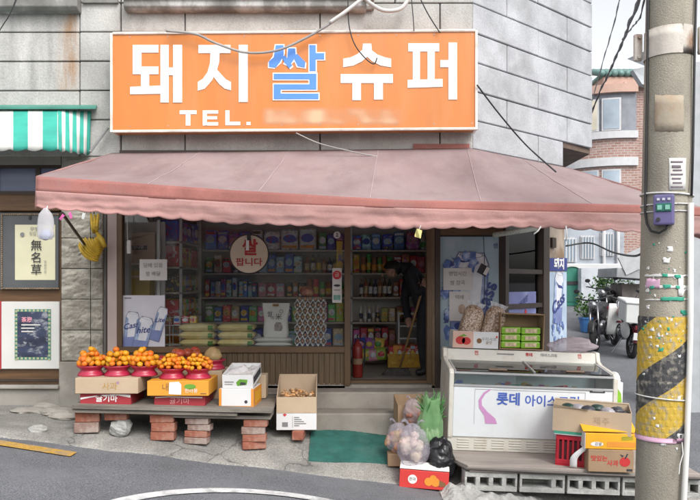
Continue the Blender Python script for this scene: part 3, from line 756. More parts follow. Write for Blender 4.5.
# white mount with a small framed landscape
ps = thing('framed_picture', 'white mounted picture with green checked border and a night landscape', 'picture', P(31, 370, 7.4))
m_mount = pm('mount_white', (.62, .62, .59), .7, .03, 4)
mb = MB(); mb.mm(xpx(2.5), xpx(60), -.025, .008, zpx(368.5), zpx(301.5)); mb.build('mount', m_mount, ps, bevel=.002)
mb = MB(); mb.mm(xpx(-3), xpx(2.3), -.026, .008, zpx(369), zpx(301)); mb.build('red_edge', pm('red_edge', (.4, .03, .04), .6), ps)
m_chk = pm('green_border', (.06, .2, .15), .5, .2, 5)
mb = MB(); mb.mm(xpx(16), xpx(52), -.029, -.0255, zpx(359.5), zpx(309)); bo = mb.build('border', m_chk, ps)
m_chk2 = pm('pale_check', (.42, .44, .26), .6, .1)
mb = MB()
for py in range(310, 359, 4):
    for px in (16.6, 49.5): mb.mm(xpx(px), xpx(px + 1.9), -.0305, -.0295, zpx(py + 2.2), zpx(py))
for px in range(18, 50, 4):
    for py in (309.3, 357): mb.mm(xpx(px), xpx(px + 2.2), -.0305, -.0295, zpx(py + 2), zpx(py))
mb.build('checks', m_chk2, bo)
m_pic = pm('night_landscape', (.035, .045, .085), .4, .5, 7, c2=(.33, .35, .38), c2amt=.9, c2scale=9, c2lo=.52, c2hi=.62, stretch=(1, 1, 1.8))
mb = MB(); mb.mm(xpx(18.8), xpx(49.2), -.031, -.0292, zpx(356.6), zpx(311.6)); mb.build('picture_print', m_pic, bo)
text('茶房', bo, P(27, 320, 7.368), .055, pm('print_pink', (.8, .35, .42), .6), off=.004, bold=.02)
for i, w in enumerate((19, 13, 12)): flat(rect(0, w / 100, 0, .012), bo, P(21.5, 325.4 + 3.3 * i, 7.368), m_mount, off=.0045)

# green and white striped awning of the neighbour
m_str = bpy.data.materials.new('striped_cloth'); m_str.use_nodes = True; MATS['striped_cloth'] = m_str
nn, ll = m_str.node_tree.nodes, m_str.node_tree.links; bsd = nn['Principled BSDF']; bsd.inputs['Roughness'].default_value = .7
tcn = nn.new('ShaderNodeUVMap'); sep = nn.new('ShaderNodeSeparateXYZ'); ll.new(tcn.outputs[0], sep.inputs[0])
fr2 = nn.new('ShaderNodeMath'); fr2.operation = 'FRACT'; ll.new(sep.outputs[0], fr2.inputs[0])
gt = nn.new('ShaderNodeMath'); gt.operation = 'GREATER_THAN'; gt.inputs[1].default_value = .5; ll.new(fr2.outputs[0], gt.inputs[0])
nz2 = nn.new('ShaderNodeTexNoise'); nz2.inputs['Scale'].default_value = 5; nz2.inputs['Detail'].default_value = 6
tc2 = nn.new('ShaderNodeTexCoord'); ll.new(tc2.outputs['Object'], nz2.inputs['Vector'])
mxs = nn.new('ShaderNodeMix'); mxs.data_type = 'RGBA'; mxs.inputs[6].default_value = (.04, .38, .30, 1); mxs.inputs[7].default_value = (.66, .66, .63, 1); ll.new(gt.outputs[0], mxs.inputs[0])
mrd = nn.new('ShaderNodeMapRange'); mrd.inputs[1].default_value = .35; mrd.inputs[2].default_value = .75; mrd.inputs[3].default_value = 1; mrd.inputs[4].default_value = .72; ll.new(nz2.outputs[0], mrd.inputs[0])
sc_ = nn.new('ShaderNodeVectorMath'); sc_.operation = 'SCALE'; ll.new(mxs.outputs[2], sc_.inputs[0]); ll.new(mrd.outputs[0], sc_.inputs['Scale']); ll.new(sc_.outputs[0], bsd.inputs['Base Color'])
def stripe_uv(o, fn):
    uv = o.data.uv_layers.new(name='UVMap')
    for lp in o.data.loops: uv.data[lp.index].uv = (fn(o.data.vertices[lp.vertex_index].co), 0)
sa = thing('striped_awning', 'turquoise and white striped awning at upper left with scalloped hem', 'awning', P(20, 155, 7.0))
def sfront(u, v):
    px = lerp(-150, 58, u)
    sc = 2.2 * abs(math.sin(math.pi * (px - 58) / 16.2)) if v > .99 else 0
    p = P(px, lerp(110, 149.0, v) + (sc if v > .99 else 0), lerp(7.3, 6.75, min(1, v * 1.3)))
    p.y += .012 * noise.noise(Vector((px * .08, v * 3, 0))) * v
    return p
mb = MB(); mb.sheet(sfront, 100, 12, (0, .003, 0)); o = mb.build('front_cloth', m_str, sa, smooth=True)
def pxof(co): d = co.y + D0; return 350 + co.x * F / d
stripe_uv(o, lambda co: (pxof(co) - 58) / 29.5 + .5 + .02)
fe, be = P(58, 149, 6.75), P(92, 153, 7.38)
ft_, bt = P(58, 110, 7.3), P(94, 109, 7.385)
def sside(u, v):
    a = P(58, 110, 7.28).lerp(P(58, 149, 6.755), min(1, v)); b = P(91, 111.5, 7.37).lerp(P(90, 154, 7.33), v)
    p = a.lerp(b, u); p.z -= .022 * abs(math.sin(math.pi * u * 4)) if v > .99 else 0
    p.x += .006 * math.sin(u * 25) * v
    return p
mb = MB(); mb.sheet(sside, 32, 10, (-.003, .002, 0)); o = mb.build('end_cloth', m_str, sa, smooth=True)
pa = sside(0, .5); pb = sside(1, .5)
uv = o.data.uv_layers.new(name='UVMap')
for lp in o.data.loops: uv.data[lp.index].uv = ((lp.vertex_index % 363) % 33 / 32 * 4.5, 0)
mb = MB(); q = [P(-150, 109.5, 7.25), P(96, 109, 7.25), P(97, 107, 7.39), P(-150, 107, 7.39)]
mb.add(q + [p + Vector((0, 0, .02)) for p in q], [(0, 1, 2, 3), (7, 6, 5, 4), (0, 4, 5, 1), (1, 5, 6, 2), (2, 6, 7, 3), (3, 7, 4, 0)]); mb.build('top_cap', pm('green_metal', (.05, .22, .17), .5, .2, 4), sa)
# ------------------------------------------------------------------ concrete utility pole, right
PD = 4.7
def PA(y, dx=0): p = P(lerp(670.5, 660.5, y / 500.0), y, PD); return p
def PR(y): return lerp(.146, .153, y / 500.0)
def PS(y, phi, o=0.0):
    """point on the pole surface: phi 0 faces the camera, positive to the right"""
    c = PA(y); r = PR(y) + o
    return c + Vector((math.sin(phi) * r, -math.cos(phi) * r, 0))
def SP(px, py, o=0.0):
    """point on the pole surface that shows at a photograph pixel"""
    c = PA(py); r = PR(py) + o; lo, hi = -1.9, 1.1
    for _ in range(24):
        m = (lo + hi) / 2; x, dd = c.x + math.sin(m) * r, PD - math.cos(m) * r
        if 350 + x * F / dd < px: lo = m
        else: hi = m
    x, dd = c.x + math.sin(lo) * r, PD - math.cos(lo) * r
    return Vector((x, dd - D0, CZ + (HY - py) * dd / F))
m_pole = pm('pole_concrete', (.30, .275, .225), .9, .16, 5, .5, 110, c2=(.19, .17, .14), c2amt=.7, c2scale=3, stretch=(1, 1, .35), fine=.16)
pole = thing('utility_pole', 'weathered concrete utility pole with striped sleeve at the right edge', 'utility pole', (PA(560).x, PA(560).y, G(2, PD)))
yb_ = 590
mb = MB(); mb.tube([PA(y) for y in range(yb_, -420, -40)], [PR(y) for y in range(yb_, -420, -40)], 40); mb.build('pole_shaft', m_pole, pole, smooth=True)
# striped sleeve
m_slv = bpy.data.materials.new('sleeve_stripes'); m_slv.use_nodes = True; MATS['sleeve_stripes'] = m_slv
nn, ll = m_slv.node_tree.nodes, m_slv.node_tree.links; bsd = nn['Principled BSDF']; bsd.inputs['Roughness'].default_value = .6
tcn = nn.new('ShaderNodeUVMap'); sep = nn.new('ShaderNodeSeparateXYZ'); ll.new(tcn.outputs[0], sep.inputs[0])
fr2 = nn.new('ShaderNodeMath'); fr2.operation = 'FRACT'; ll.new(sep.outputs[0], fr2.inputs[0])
gt = nn.new('ShaderNodeMath'); gt.operation = 'GREATER_THAN'; gt.inputs[1].default_value = .56; ll.new(fr2.outputs[0], gt.inputs[0])
tc2 = nn.new('ShaderNodeTexCoord'); nz2 = nn.new('ShaderNodeTexNoise'); nz2.inputs['Scale'].default_value = 26; nz2.inputs['Detail'].default_value = 7; ll.new(tc2.outputs['Object'], nz2.inputs['Vector'])
mrd = nn.new('ShaderNodeMapRange'); mrd.inputs[1].default_value = .50; mrd.inputs[2].default_value = .66; mrd.inputs[4].default_value = .8; ll.new(nz2.outputs[0], mrd.inputs[0])
mxs = nn.new('ShaderNodeMix'); mxs.data_type = 'RGBA'; mxs.inputs[6].default_value = (.50, .335, .04, 1); mxs.inputs[7].default_value = (.05, .05, .053, 1); ll.new(gt.outputs[0], mxs.inputs[0])
mx2 = nn.new('ShaderNodeMix'); mx2.data_type = 'RGBA'; mx2.inputs[7].default_value = (.30, .28, .23, 1); ll.new(mrd.outputs[0], mx2.inputs[0]); ll.new(mxs.outputs[2], mx2.inputs[6]); ll.new(mx2.outputs[2], bsd.inputs['Base Color'])
NA = 60
mb = MB(); mb.grid(lambda u, v: PS(lerp(435, 316, v), (u - .5) * 2 * math.pi, .004 + .0022 * (math.sin(u * 2 * math.pi * 22) * math.sin(v * 60) > .35)), 220, 120)
sl = mb.build('striped_sleeve', m_slv, pole, smooth=False, fix=False)
uv = sl.data.uv_layers.new(name='UVMap')
for lp in sl.data.loops:
    vi = lp.vertex_index; i, j = vi % 221, vi // 221
    ang = (i / 220 - .5) * 2 * math.pi; y = lerp(435, 316, j / 120)
    uv.data[lp.index].uv = ((y + 17.4 * (ang + 1.5) - 330) / 80.0, 0)
# rusty strap with a flange
m_strap = pm('rusty_strap', (.50, .46, .41), .6, .12, 6, .2, 60, c2=(.22, .10, .04), c2amt=.9, c2scale=4, c2lo=.52, c2hi=.66, stretch=(2, 2, .6))
mb = MB(); mb.sheet(lambda u, v: PS(lerp(60, 32, v), (u - .5) * 2 * math.pi, .006), 48, 3, (0, 0, 0.0005)); st_ = mb.build('strap', m_strap, pole, smooth=True)
for s in (-1, 1):
    mb = MB(); c = PS(45, -.42 + s * 1.5, .03); mb.box(c + Vector((s * .012, 0, 0)), (.05, .03, .17)); mb.build('strap_flange', m_strap, pole, bevel=.004)
    for yy in (35, 55): mb = MB(); c = PS(yy, -.42 + s * 1.5, .04) + Vector((0, -.03, 0)); mb.tube([c, c + Vector((0, .07, 0))], .012, 6); mb.build('bolt', m_strap, pole)
# patch, notice, meter box
def wrap(x0, x1, y0, y1, o, mat, name, n=8, rag=0.0):
    def f(u, v):
        y = lerp(y1, y0, v); px = lerp(x0, x1, u)
        if rag: y += rag * noise.noise(Vector((px * .4, y * .3, 2))); px += rag * noise.noise(Vector((y * .5, px * .3, 7)))
        return SP(px, y, o)
    mb = MB(); mb.sheet(f, n, 4, (0, .0012, 0)); return mb.build(name, mat, pole, smooth=True)
wrap(655, 684, 95, 131, .003, pm('patch_beige', (.36, .31, .24), .9, .1, 5, .2, 60, c2=(.3, .15, .06), c2amt=.5, c2scale=5), 'mortar_patch', rag=1.0)
nt = wrap(669, 686, 158, 190, .004, pm('notice_paper', (.62, .61, .58), .8, .05), 'paper_notice')
for i in range(7):
    yy = 161 + 4.2 * i; wrap(671 + (i % 3), 683 - (i * 2 % 3), yy, yy + 1.6 + (i == 1) * 1.2, .0065, pm('print_dark', (.16, .13, .15), .8), 'print_line')
mbx = MB(); c = SP(664, 210, .045); rotm = Matrix.Rotation(-.45, 3, 'Z')
mbx.box(c, (.118, .085, .185), rotm); bxx = mbx.build('meter_box', pm('box_purple', (.115, .10, .23), .5, .1, 5), pole, bevel=.012, seg=2)
mb = MB(); mb.box(c + rotm @ Vector((0, -.046, .012)), (.088, .01, .05), rotm); mb.build('meter_window', pm('green_window', (.02, .13, .10), .25, .2, 30), bxx, bevel=.003)
for dx in (-.022, .022): mb = MB(); mb.box(c + rotm @ Vector((dx, -.053, .012)), (.026, .006, .028), rotm); mb.build('socket', pm('mint', (.2, .45, .36), .4), bxx)
for dx in (-.03, 0, .03): mb = MB(); mb.box(c + rotm @ Vector((dx, -.046, .062)), (.016, .008, .014), rotm); mb.build('button', pm('pale_button', (.5, .5, .55), .4), bxx)
mb = MB(); mb.tube([c + rotm @ Vector((-.03, -.04, -.06)), c + rotm @ Vector((-.03, -.055, -.06))], .012, 10); mb.build('keyhole', m_ink, bxx)
m_cab = pm('cable_black', (.02, .02, .022), .5, .2, 5); m_cabw = pm('cable_white', (.6, .6, .58), .5, .1, 5)
def ring(y, o, r, mat, name, tilt=0.0):
    mb = MB(); mb.tube([PS(y + tilt * math.sin(a), a, o) for a in [k / 32 * 2 * math.pi for k in range(33)]], r, 6); return mb.build(name, mat, pole, smooth=True)
ring(196, .008, .006, m_cabw, 'wire_band', 1.5); ring(206, .006, .0045, m_cabw, 'wire_band'); ring(213, .006, .004, m_cabw, 'wire_band')
ring(396, .012, .0045, m_cabw, 'wire_band', 2)
mb = MB(); mb.sheet(lambda u, v: PS(lerp(438, 433.5, v), (u - .5) * 2 * math.pi, .008), 40, 1, (0, 0, .0005)); mb.build('pink_tape', pm('tape_pink', (.55, .33, .45), .5, .15, 6), pole, smooth=True)
mb = MB(); pts = [SP(668, 224, .05), SP(666, 229, .05), SP(659, 233, .04), SP(651, 231, .03), SP(647, 224, .015), SP(645, 212, .012), SP(645.5, 190, .01), SP(647, 100, .01), SP(648, 0, .01), PS(-100, -1.6, .01), PS(-400, -1.6, .01)]
mb.tube(pts, .0075, 8); mb.build('black_cable', m_cab, pole, smooth=True)
mb = MB(); mb.tube([PS(-400, 1.0, .014), SP(696, 0, .014), SP(694.5, 60, .02), SP(693, 150, .012), SP(691.5, 196, .02)], .008, 8); mb.build('black_cable', m_cab, pole, smooth=True)
# white conduit on the right, leaning to the front as it goes down
mb = MB(); mb.tube([SP(691, 203, .03), SP(690.5, 330, .03), SP(687, 440, .03), SP(683.5, 510, .035), SP(681, 590, .04)], .017, 12); mb.build('conduit', pm('conduit_white', (.66, .65, .62), .45, .06, 5), pole, smooth=True)
mb = MB(); mb.tube([SP(682, 442, .02), SP(683, 454, .035), SP(680, 464, .035), SP(679, 474, .04)], .0035, 5); mb.build('tape_tail', m_cabw, pole)
# torn flyer strips and green scraps
m_scw = pm('scrap_white', (.66, .66, .64), .8, .08); m_scg = pm('scrap_green', (.03, .30, .20), .6, .15); m_scp = pm('scrap_pink', (.62, .38, .52), .7)
for y, h in ((274.5, 2.2), (285.5, 2.6)):
    wrap(645, 691, y, y + h, .004, m_scw, 'torn_strip', 18, 1.2)
wrap(645, 691, 299, 300.2, .004, m_scw, 'torn_strip', 18, 1.0); wrap(661, 684, 297, 300.6, .006, m_scg, 'torn_strip', 10, 1.4)
wrap(646, 660, 279, 288, .006, m_scp, 'torn_strip', 8, 2.5); wrap(679, 684, 276, 296, .006, m_scw, 'torn_strip', 4, 2); wrap(663, 670, 258, 263, .005, m_scw, 'torn_strip', 4, 2)
rs = random.Random(3)
for (xa, xb, y) in ((662, 668, 274), (675, 681, 275), (663, 671, 285), (676, 680, 286), (650, 654, 286)): wrap(xa, xb, y - .2, y + 2.9, .0062, m_scg, 'scrap', 3, 1)
for k in range(70):
    y = rs.choice((rs.uniform(312, 345), rs.uniform(312, 375), rs.uniform(240, 315), rs.uniform(320, 460))); x = rs.uniform(642, 690); w = rs.uniform(.5, 1.6) * (2 if rs.random() < .16 else 1)
    wrap(x - w, x + w, y - w, y + w, .006 if 315 < y < 442 else .0025, m_scg if rs.random() < .35 and y < 350 else m_scw, 'scrap', 2, w)

# ------------------------------------------------------------------ overhead cables at the alley mouth
for lab, pts, r in (('thick twisted black overhead cable rising nearest the pole', [P(588, 122, 15), P(600, 92, 13), P(612, 66, 11), P(625, 36, 8.5), P(640, -2, 6), P(654, -60, 5)], .016),
                    ('thin grey overhead cable rising beside the corner wall', [P(590, 108, 16), P(603, 62, 13), P(615, 20, 10), P(624, -20, 8), P(640, -90, 6)], .009),
                    ('short black overhead cable branching left of the utility pole', [P(622, 40, 9), P(632, 28, 7.4), P(640, 18, 6), P(652, -30, 5)], .007)):
    fine = []
    for i in range(len(pts) - 1):
        for k in range(8): fine.append(pts[i].lerp(pts[i + 1], k / 8) + noise.noise_vector(Vector((i * 8 + k, 5, 2)) * .9) * r * .9)
    fine.append(pts[-1]); mb = MB(); mb.tube(fine, [r * (1 + .35 * math.sin(k * 2.1)) for k in range(len(fine))], 7)
    tag(mb.build('overhead_cable', m_cab if r != .009 else pm('cable_grey', (.25, .25, .25), .6), smooth=True), lab, 'cable', 'overhead cables above the alley')

# ------------------------------------------------------------------ alley houses
m_brick = bpy.data.materials.new('far_brick'); m_brick.use_nodes = True; MATS['far_brick'] = m_brick
nn, ll = m_brick.node_tree.nodes, m_brick.node_tree.links; bsd = nn['Principled BSDF']; bsd.inputs['Roughness'].default_value = .85
tcn = nn.new('ShaderNodeTexCoord'); mpn = nn.new('ShaderNodeMapping'); mpn.inputs['Rotation'].default_value = (R(90), 0, 0); ll.new(tcn.outputs['Object'], mpn.inputs[0])
bt_ = nn.new('ShaderNodeTexBrick'); bt_.inputs['Scale'].default_value = 1; bt_.inputs['Color1'].default_value = (.27, .14, .11, 1); bt_.inputs['Color2'].default_value = (.34, .22, .19, 1); bt_.inputs['Mortar'].default_value = (.38, .34, .32, 1)
bt_.inputs['Brick Width'].default_value = .22; bt_.inputs['Row Height'].default_value = .085; bt_.inputs['Mortar Size'].default_value = .012
ll.new(mpn.outputs[0], bt_.inputs['Vector']); ll.new(bt_.outputs[0], bsd.inputs['Base Color'])
AD_ = 26.0
apt = thing('brick_apartment_house', 'brick apartment house with rounded bay and green tiled eave up the alley', 'building', P(650, 283, AD_ + 2))
m_bandw = pm('band_white', (.5, .5, .51), .7, .06); m_fasc = pm('fascia_salmon', (.46, .30, .24), .7, .1, 3); m_gtile = pm('roof_tile_green', (.13, .23, .21), .5, .3, 6)
xq = lambda px, d=AD_: (px - 350) * d / F
zq = lambda py, d=AD_: CZ + (HY - py) * d / F
mb = MB(); mb.mm(xq(621), xq(800), AD_ - D0, AD_ - D0 + 8, -.5, zq(88)); mb.build('wall', m_brick, apt)
cxb, rb_ = xq(623), 2.0
cyb = AD_ - D0 + 1.5
def bay(mb, r, z0, z1, n=28):
    pts = [(cxb + r * math.cos(a), cyb + r * math.sin(a)) for a in [math.pi * .5 + math.pi * k / n for k in range(n + 1)]]
    pts += [(cxb + .3, cyb - r), (cxb + .3, cyb + r)]
    return mb.prism(pts, lambda u, v, w: (u, v, w), z0, z1)
mb = MB(); bay(mb, rb_, -.5, zq(168)); mb.build('bay_wall', m_brick, apt)
mb = MB(); bay(mb, rb_, zq(160), zq(140)); mb.build('bay_wall', m_brick, apt)
mb = MB(); bay(mb, rb_ - .06, zq(139.8), zq(90)); mb.build('bay_wall', pm('bay_grey', (.2, .21, .24), .6, .2, 3), apt)
for (a, b) in ((168, 160), (141, 134), (96, 88)): mb = MB(); bay(mb, rb_ + .12, zq(a), zq(b)); mb.build('white_band', m_bandw if a > 100 else m_fasc, apt)
m_winp = pm('far_window', (.30, .36, .42), .15, .3, .8); m_winw = pm('far_window_curtain', (.55, .50, .40), .6, .2, 1)
def awin(a0, a1, y0, y1, mat):
    f = MB(); n = 6
    A = [lerp(a0, a1, k / n) for k in range(n + 1)]
    pts = [(cxb + (rb_ + .03) * math.cos(a), cyb + (rb_ + .03) * math.sin(a)) for a in A] + [(cxb + (rb_ - .05) * math.cos(a), cyb + (rb_ - .05) * math.sin(a)) for a in A[::-1]]
    f.prism(pts, lambda u, v, w: (u, v, w), zq(y1), zq(y0)); w = f.build('window', m_bandw, apt)
    A = [lerp(a0 + .03, a1 - .03, k / n) for k in range(n + 1)]
    pts = [(cxb + (rb_ + .05) * math.cos(a), cyb + (rb_ + .05) * math.sin(a)) for a in A] + [(cxb + (rb_ - .02) * math.cos(a), cyb + (rb_ - .02) * math.sin(a)) for a in A[::-1]]
    mb = MB(); mb.prism(pts, lambda u, v, w_: (u, v, w_), zq(y1 - 1.5), zq(y0 + 1.5)); mb.build('pane', mat, w)
for a0 in (1.02, 1.13, 1.245, 1.36):
    awin(math.pi * a0, math.pi * (a0 + .10), 101, 133, m_winw if a0 > 1.2 and a0 < 1.3 else m_winp)
    awin(math.pi * a0, math.pi * (a0 + .10), 171, 205, m_winp)
# eave with tiles
mb = MB(); mb.mm(xq(600), xq(805), AD_ - D0 - .35, AD_ - D0 + 8.3, zq(88), zq(79)); mb.build('eave', m_fasc, apt, bevel=.03)
mb = MB()
x = xq(598)
while x < xq(800):
    mb.tube([(x, AD_ - D0 - .45, zq(77)), (x, AD_ - D0 + 1.2, zq(77) + .52)], .11, 8); x += .22
mb.mm(xq(598), xq(805), AD_ - D0 - .3, AD_ - D0 + 1.2, zq(79), zq(76)); mb.build('roof_tiles', m_gtile, apt, smooth=True)
mb = MB(); mb.tube([(xq(621), AD_ - D0 - .4, zq(86)), (xq(621), AD_ - D0 - .08, zq(94)), (xq(621), AD_ - D0 - .08, 1)], .055, 8); mb.build('downpipe', m_fasc, apt, smooth=True)
mb = MB(); mb.tube([(xq(628), AD_ - D0 - .06, zq(96)), (xq(634), AD_ - D0 - .06, zq(185))], .02, 6); mb.build('cable', m_bandw, apt)
for (x0, x1, y0, y1) in ((650, 690, 100, 140), (650, 690, 180, 215)):
    mb = MB(); mb.mm(xq(x0), xq(x1), AD_ - D0 - .05, AD_ - D0 + .1, zq(y1), zq(y0)); w = mb.build('window', m_bandw, apt)
    mb = MB(); mb.mm(xq(x0 + 2), xq(x1 - 2), AD_ - D0 - .07, AD_ - D0, zq(y1 - 2), zq(y0 + 2)); mb.build('pane', m_winp, w)
# small canopy roof sticking out behind the pole
cn = thing('tin_canopy', 'pale tin canopy jutting out behind the utility pole', 'canopy', P(640, 70, 9))
mb = MB(); q = [P(627, 59, 8.6), P(645, 51, 8.6), P(676, 58, 9.6), P(660, 72, 9.6)]
mb.add(q + [p + Vector((0, 0, .05)) for p in q], [(0, 3, 2, 1), (4, 5, 6, 7), (0, 1, 5, 4), (1, 2, 6, 5), (2, 3, 7, 6), (3, 0, 4, 7)]); mb.build('roof_sheet', pm('tin_pale', (.55, .58, .62), .5, .1), cn)
mb = MB(); q = [P(633, 70, 8.8), P(668, 60, 9), P(668, 92, 9), P(642, 84, 8.8)]
mb.add(q + [p + Vector((0, .1, 0)) for p in q], [(0, 1, 2, 3), (7, 6, 5, 4), (0, 4, 5, 1), (1, 5, 6, 2), (2, 6, 7, 3), (3, 7, 4, 0)]); mb.build('gable', pm('tin_grey', (.36, .38, .4), .6, .1), cn)
mb = MB(); mb.mm(xq(668, 9.2), xq(700, 9.2), 1.8, 2.2, G(4, 9.2) - .2, zq(62, 9.2)); mb.build('support_wall', pm('tin_grey', (.36, .38, .4), .6), cn)
# grey house and low walls along the lane
gh = thing('grey_lane_house', 'blue-grey plastered house with barred windows at the end of the lane', 'building', P(590, 300, 21.5))
m_gh = pm('plaster_bluegrey', (.34, .37, .41), .85, .15, 1.5, .2, 30, c2=(.24, .25, .27), c2amt=.6, c2scale=2)
d_ = 21.5; xh = lambda px: (px - 350) * d_ / F; zh = lambda py: CZ + (HY - py) * d_ / F
mb = MB(); mb.mm(xh(500), xh(624), d_ - D0, d_ - D0 + 3, -.5, zh(190)); mb.build('wall', m_gh, gh)
for (x0, x1, y0, y1) in ((560, 576, 238, 262), (600, 613, 233, 256), (580, 594, 236, 259)):
    mb = MB(); mb.mm(xh(x0), xh(x1), d_ - D0 - .05, d_ - D0 + .1, zh(y1), zh(y0)); w = mb.build('window', m_bandw, gh, bevel=.01)
    mb = MB(); mb.mm(xh(x0 + 1.3), xh(x1 - 1.3), d_ - D0 - .07, d_ - D0, zh(y1 - 1.3), zh(y0 + 1.3)); mb.build('pane', m_winp, w)
    for k in range(5): mb = MB(); xx = lerp(xh(x0), xh(x1), (k + .5) / 5); mb.tube([(xx, d_ - D0 - .11, zh(y1)), (xx, d_ - D0 - .11, zh(y0))], .014, 5); mb.build('window_bar', m_bandw, w)
mb = MB(); mb.mm(xh(540), xh(624.5), d_ - D0 - .35, d_ - D0 + .05, zh(270), zh(264)); mb.build('string_course', m_bandw, gh, bevel=.02)
for px in (603, 617): mb = MB(); mb.tube([(xh(px), d_ - D0 - .09, .8), (xh(px), d_ - D0 - .09, zh(192))], .05, 8); mb.build('downpipe', m_bandw, gh, smooth=True)
lw = MB(); d2 = 19.0
lw.prism([((585 - 350) * d2 / F, d2 + .3), ((615 - 350) * d2 / F, d2), ((700 - 350) * d2 / F, d2 - 1.2), ((700 - 350) * d2 / F, d2 - .9), ((615 - 350) * d2 / F, d2 + .3), ((585 - 350) * d2 / F, d2 + .6)], lambda u, v, w: (u, v - D0, w), -.3, CZ + (HY - 268) * d2 / F)
tag(lw.build('lane_wall', pm('plaster_white', (.55, .58, .62), .85, .12, 2, .2, 30, c2=(.36, .38, .4), c2amt=.7, c2scale=3)), 'low whitish plastered wall behind the parked motorbikes', 'wall')
sl_ = thing('concrete_lean_to', 'grey concrete slab roof over a low shed beside the lane', 'shed', P(640, 310, 16))
mb = MB(); d3 = 16.0; mb.box(P(640, 276, d3) + Vector((.35, .2, 0)), (2.0, 1.2, .2), Matrix.Rotation(R(4), 3, 'Y')); mb.build('slab_roof', pm('slab_grey', (.30, .31, .32), .9, .2, 4, .4, 40), sl_, bevel=.01)
mb = MB(); mb.mm((622 - 350) * d3 / F, (690 - 350) * d3 / F, d3 - D0, d3 - D0 + .7, -.2, CZ - .02); mb.build('opening_block', pm('opening_dark', (.15, .13, .12), .9, .3, 4), sl_)  # dark block painted as the shaded opening under the slab
mb = MB(); q0 = P(624, 262, 15.5); mb.box(q0 + Vector((.4, .1, .1)), (.9, .06, .4), Matrix.Rotation(R(-25), 3, 'Y')); mb.build('leaning_board', pm('board_grey', (.4, .41, .42), .8), sl_)

# green collection bin with a rounded pale lid
bd_ = 19.6; bp = P(572, 302, bd_); bp.z = G(bp.x, bd_)
gb = thing('collection_bin', 'dark green bin with arched top standing at the end of the lane', 'bin', bp)
prof = [(-.27, 0), (.27, 0), (.27, .5)] + [(.27 * math.cos(a), .5 + .27 * math.sin(a)) for a in [math.pi * k / 12 for k in range(1, 12)]] + [(-.27, .5)]
mb = MB(); mb.prism(prof, lambda u, v, w: (bp.x + u * 1.35, bp.y + w * 1.35, bp.z + v * 1.35), 0, .45); mb.build('body', pm('bin_green', (.02, .17, .12), .5, .15, 4), gb, bevel=.015)
pr2 = [(.29 * math.cos(a), .5 + .29 * math.sin(a)) for a in [math.pi * k / 14 for k in range(15)]] + [(.275 * math.cos(a), .5 + .275 * math.sin(a)) for a in [math.pi * k / 14 for k in range(15)]][::-1]
mb = MB(); mb.prism(pr2, lambda u, v, w: (bp.x + u * 1.35, bp.y + w * 1.35, bp.z + v * 1.35), -.03, .47); mb.build('lid', pm('lid_pale', (.42, .47, .42), .6), gb)
mb = MB(); mb.box(bp + Vector((0, -.011, .61)), (.46, .019, .095)); mb.build('slot', m_ink, gb)
mb = MB(); mb.box(bp + Vector((0, -.008, .27)), (.54, .016, .32)); mb.build('door', pm('bin_green2', (.025, .14, .10), .5), gb, bevel=.004)
# potted plants
m_leaf = pm('leaf_green', (.07, .15, .035), .6, .4, 20, trans=.25); m_leaf2 = pm('leaf_dark', (.05, .10, .045), .6, .4, 20, trans=.2)
def plant(px, py, d, pr, ph, h, spread, n, mat, leaf, lab, seed, ls=.085):
    b = P(px, py, d); b.z = G(b.x, d)
    t = thing('potted_plant', lab, 'plant', b, 'potted plants along the lane')
    mb = MB(); mb.lathe([(pr * .7, 0), (pr * .95, ph * .9), (pr * 1.05, ph * .9), (pr * 1.05, ph), (pr * .85, ph), (pr * .8, ph * .9), (.01, ph * .88)], b, 14); mb.build('pot', mat, t, smooth=False)
    r_ = random.Random(seed); lm = MB(); sm_ = MB()
    for k in range(n):
        a = r_.uniform(0, 6.28); q = r_.random(); top = b + Vector((math.cos(a) * spread * q, math.sin(a) * spread * q, ph + h * r_.uniform(.35, 1)))
        mid = b.lerp(top, .55) + Vector((0, 0, .08)); sm_.tube([b + Vector((0, 0, ph * .8)), mid, top], [.008, .006, .003], 5)
        for j in range(12):
            c = mid.lerp(top, r_.random() ** .6) + Vector((r_.gauss(0, .05), r_.gauss(0, .05), r_.gauss(0, .05)))
            dr = Vector((r_.gauss(0, 1), r_.gauss(0, 1), r_.gauss(.2, .8))).normalized(); sd = dr.cross(Vector((r_.gauss(0, 1), r_.gauss(0, 1), r_.gauss(0, 1)))).normalized()
            L = ls * r_.uniform(.6, 1.3); lm.add([c, c + dr * L * .5 + sd * L * .3, c + dr * L, c + dr * L * .5 - sd * L * .3], [(0, 1, 2, 3)])
    sm_.build('stems', m_leaf2, t); o = lm.build('leaves', leaf, t, fix=False); tag(o, kind='stuff')
plant(586, 320, 16, .16, .32, .45, .24, 16, pm('pot_blue', (.05, .17, .42), .4), m_leaf, 'leafy plant in a bright blue pot in the lane', 1)
plant(594, 323, 16.2, .18, .34, .35, .26, 16, pm('pot_brown', (.13, .05, .035), .6), m_leaf2, 'low bush in a dark brown pot beside the motorbike', 2)
plant(604, 308, 17.6, .22, .42, .7, .4, 26, pm('pot_grey', (.25, .25, .25), .7), m_leaf, 'taller bush in a grey pot behind the motorbikes', 3)
plant(617, 308, 17.4, .2, .4, .75, .5, 22, pm('pot_grey', (.25, .25, .25), .7), m_leaf2, 'sparse bush in a grey pot before the white lane wall', 4)

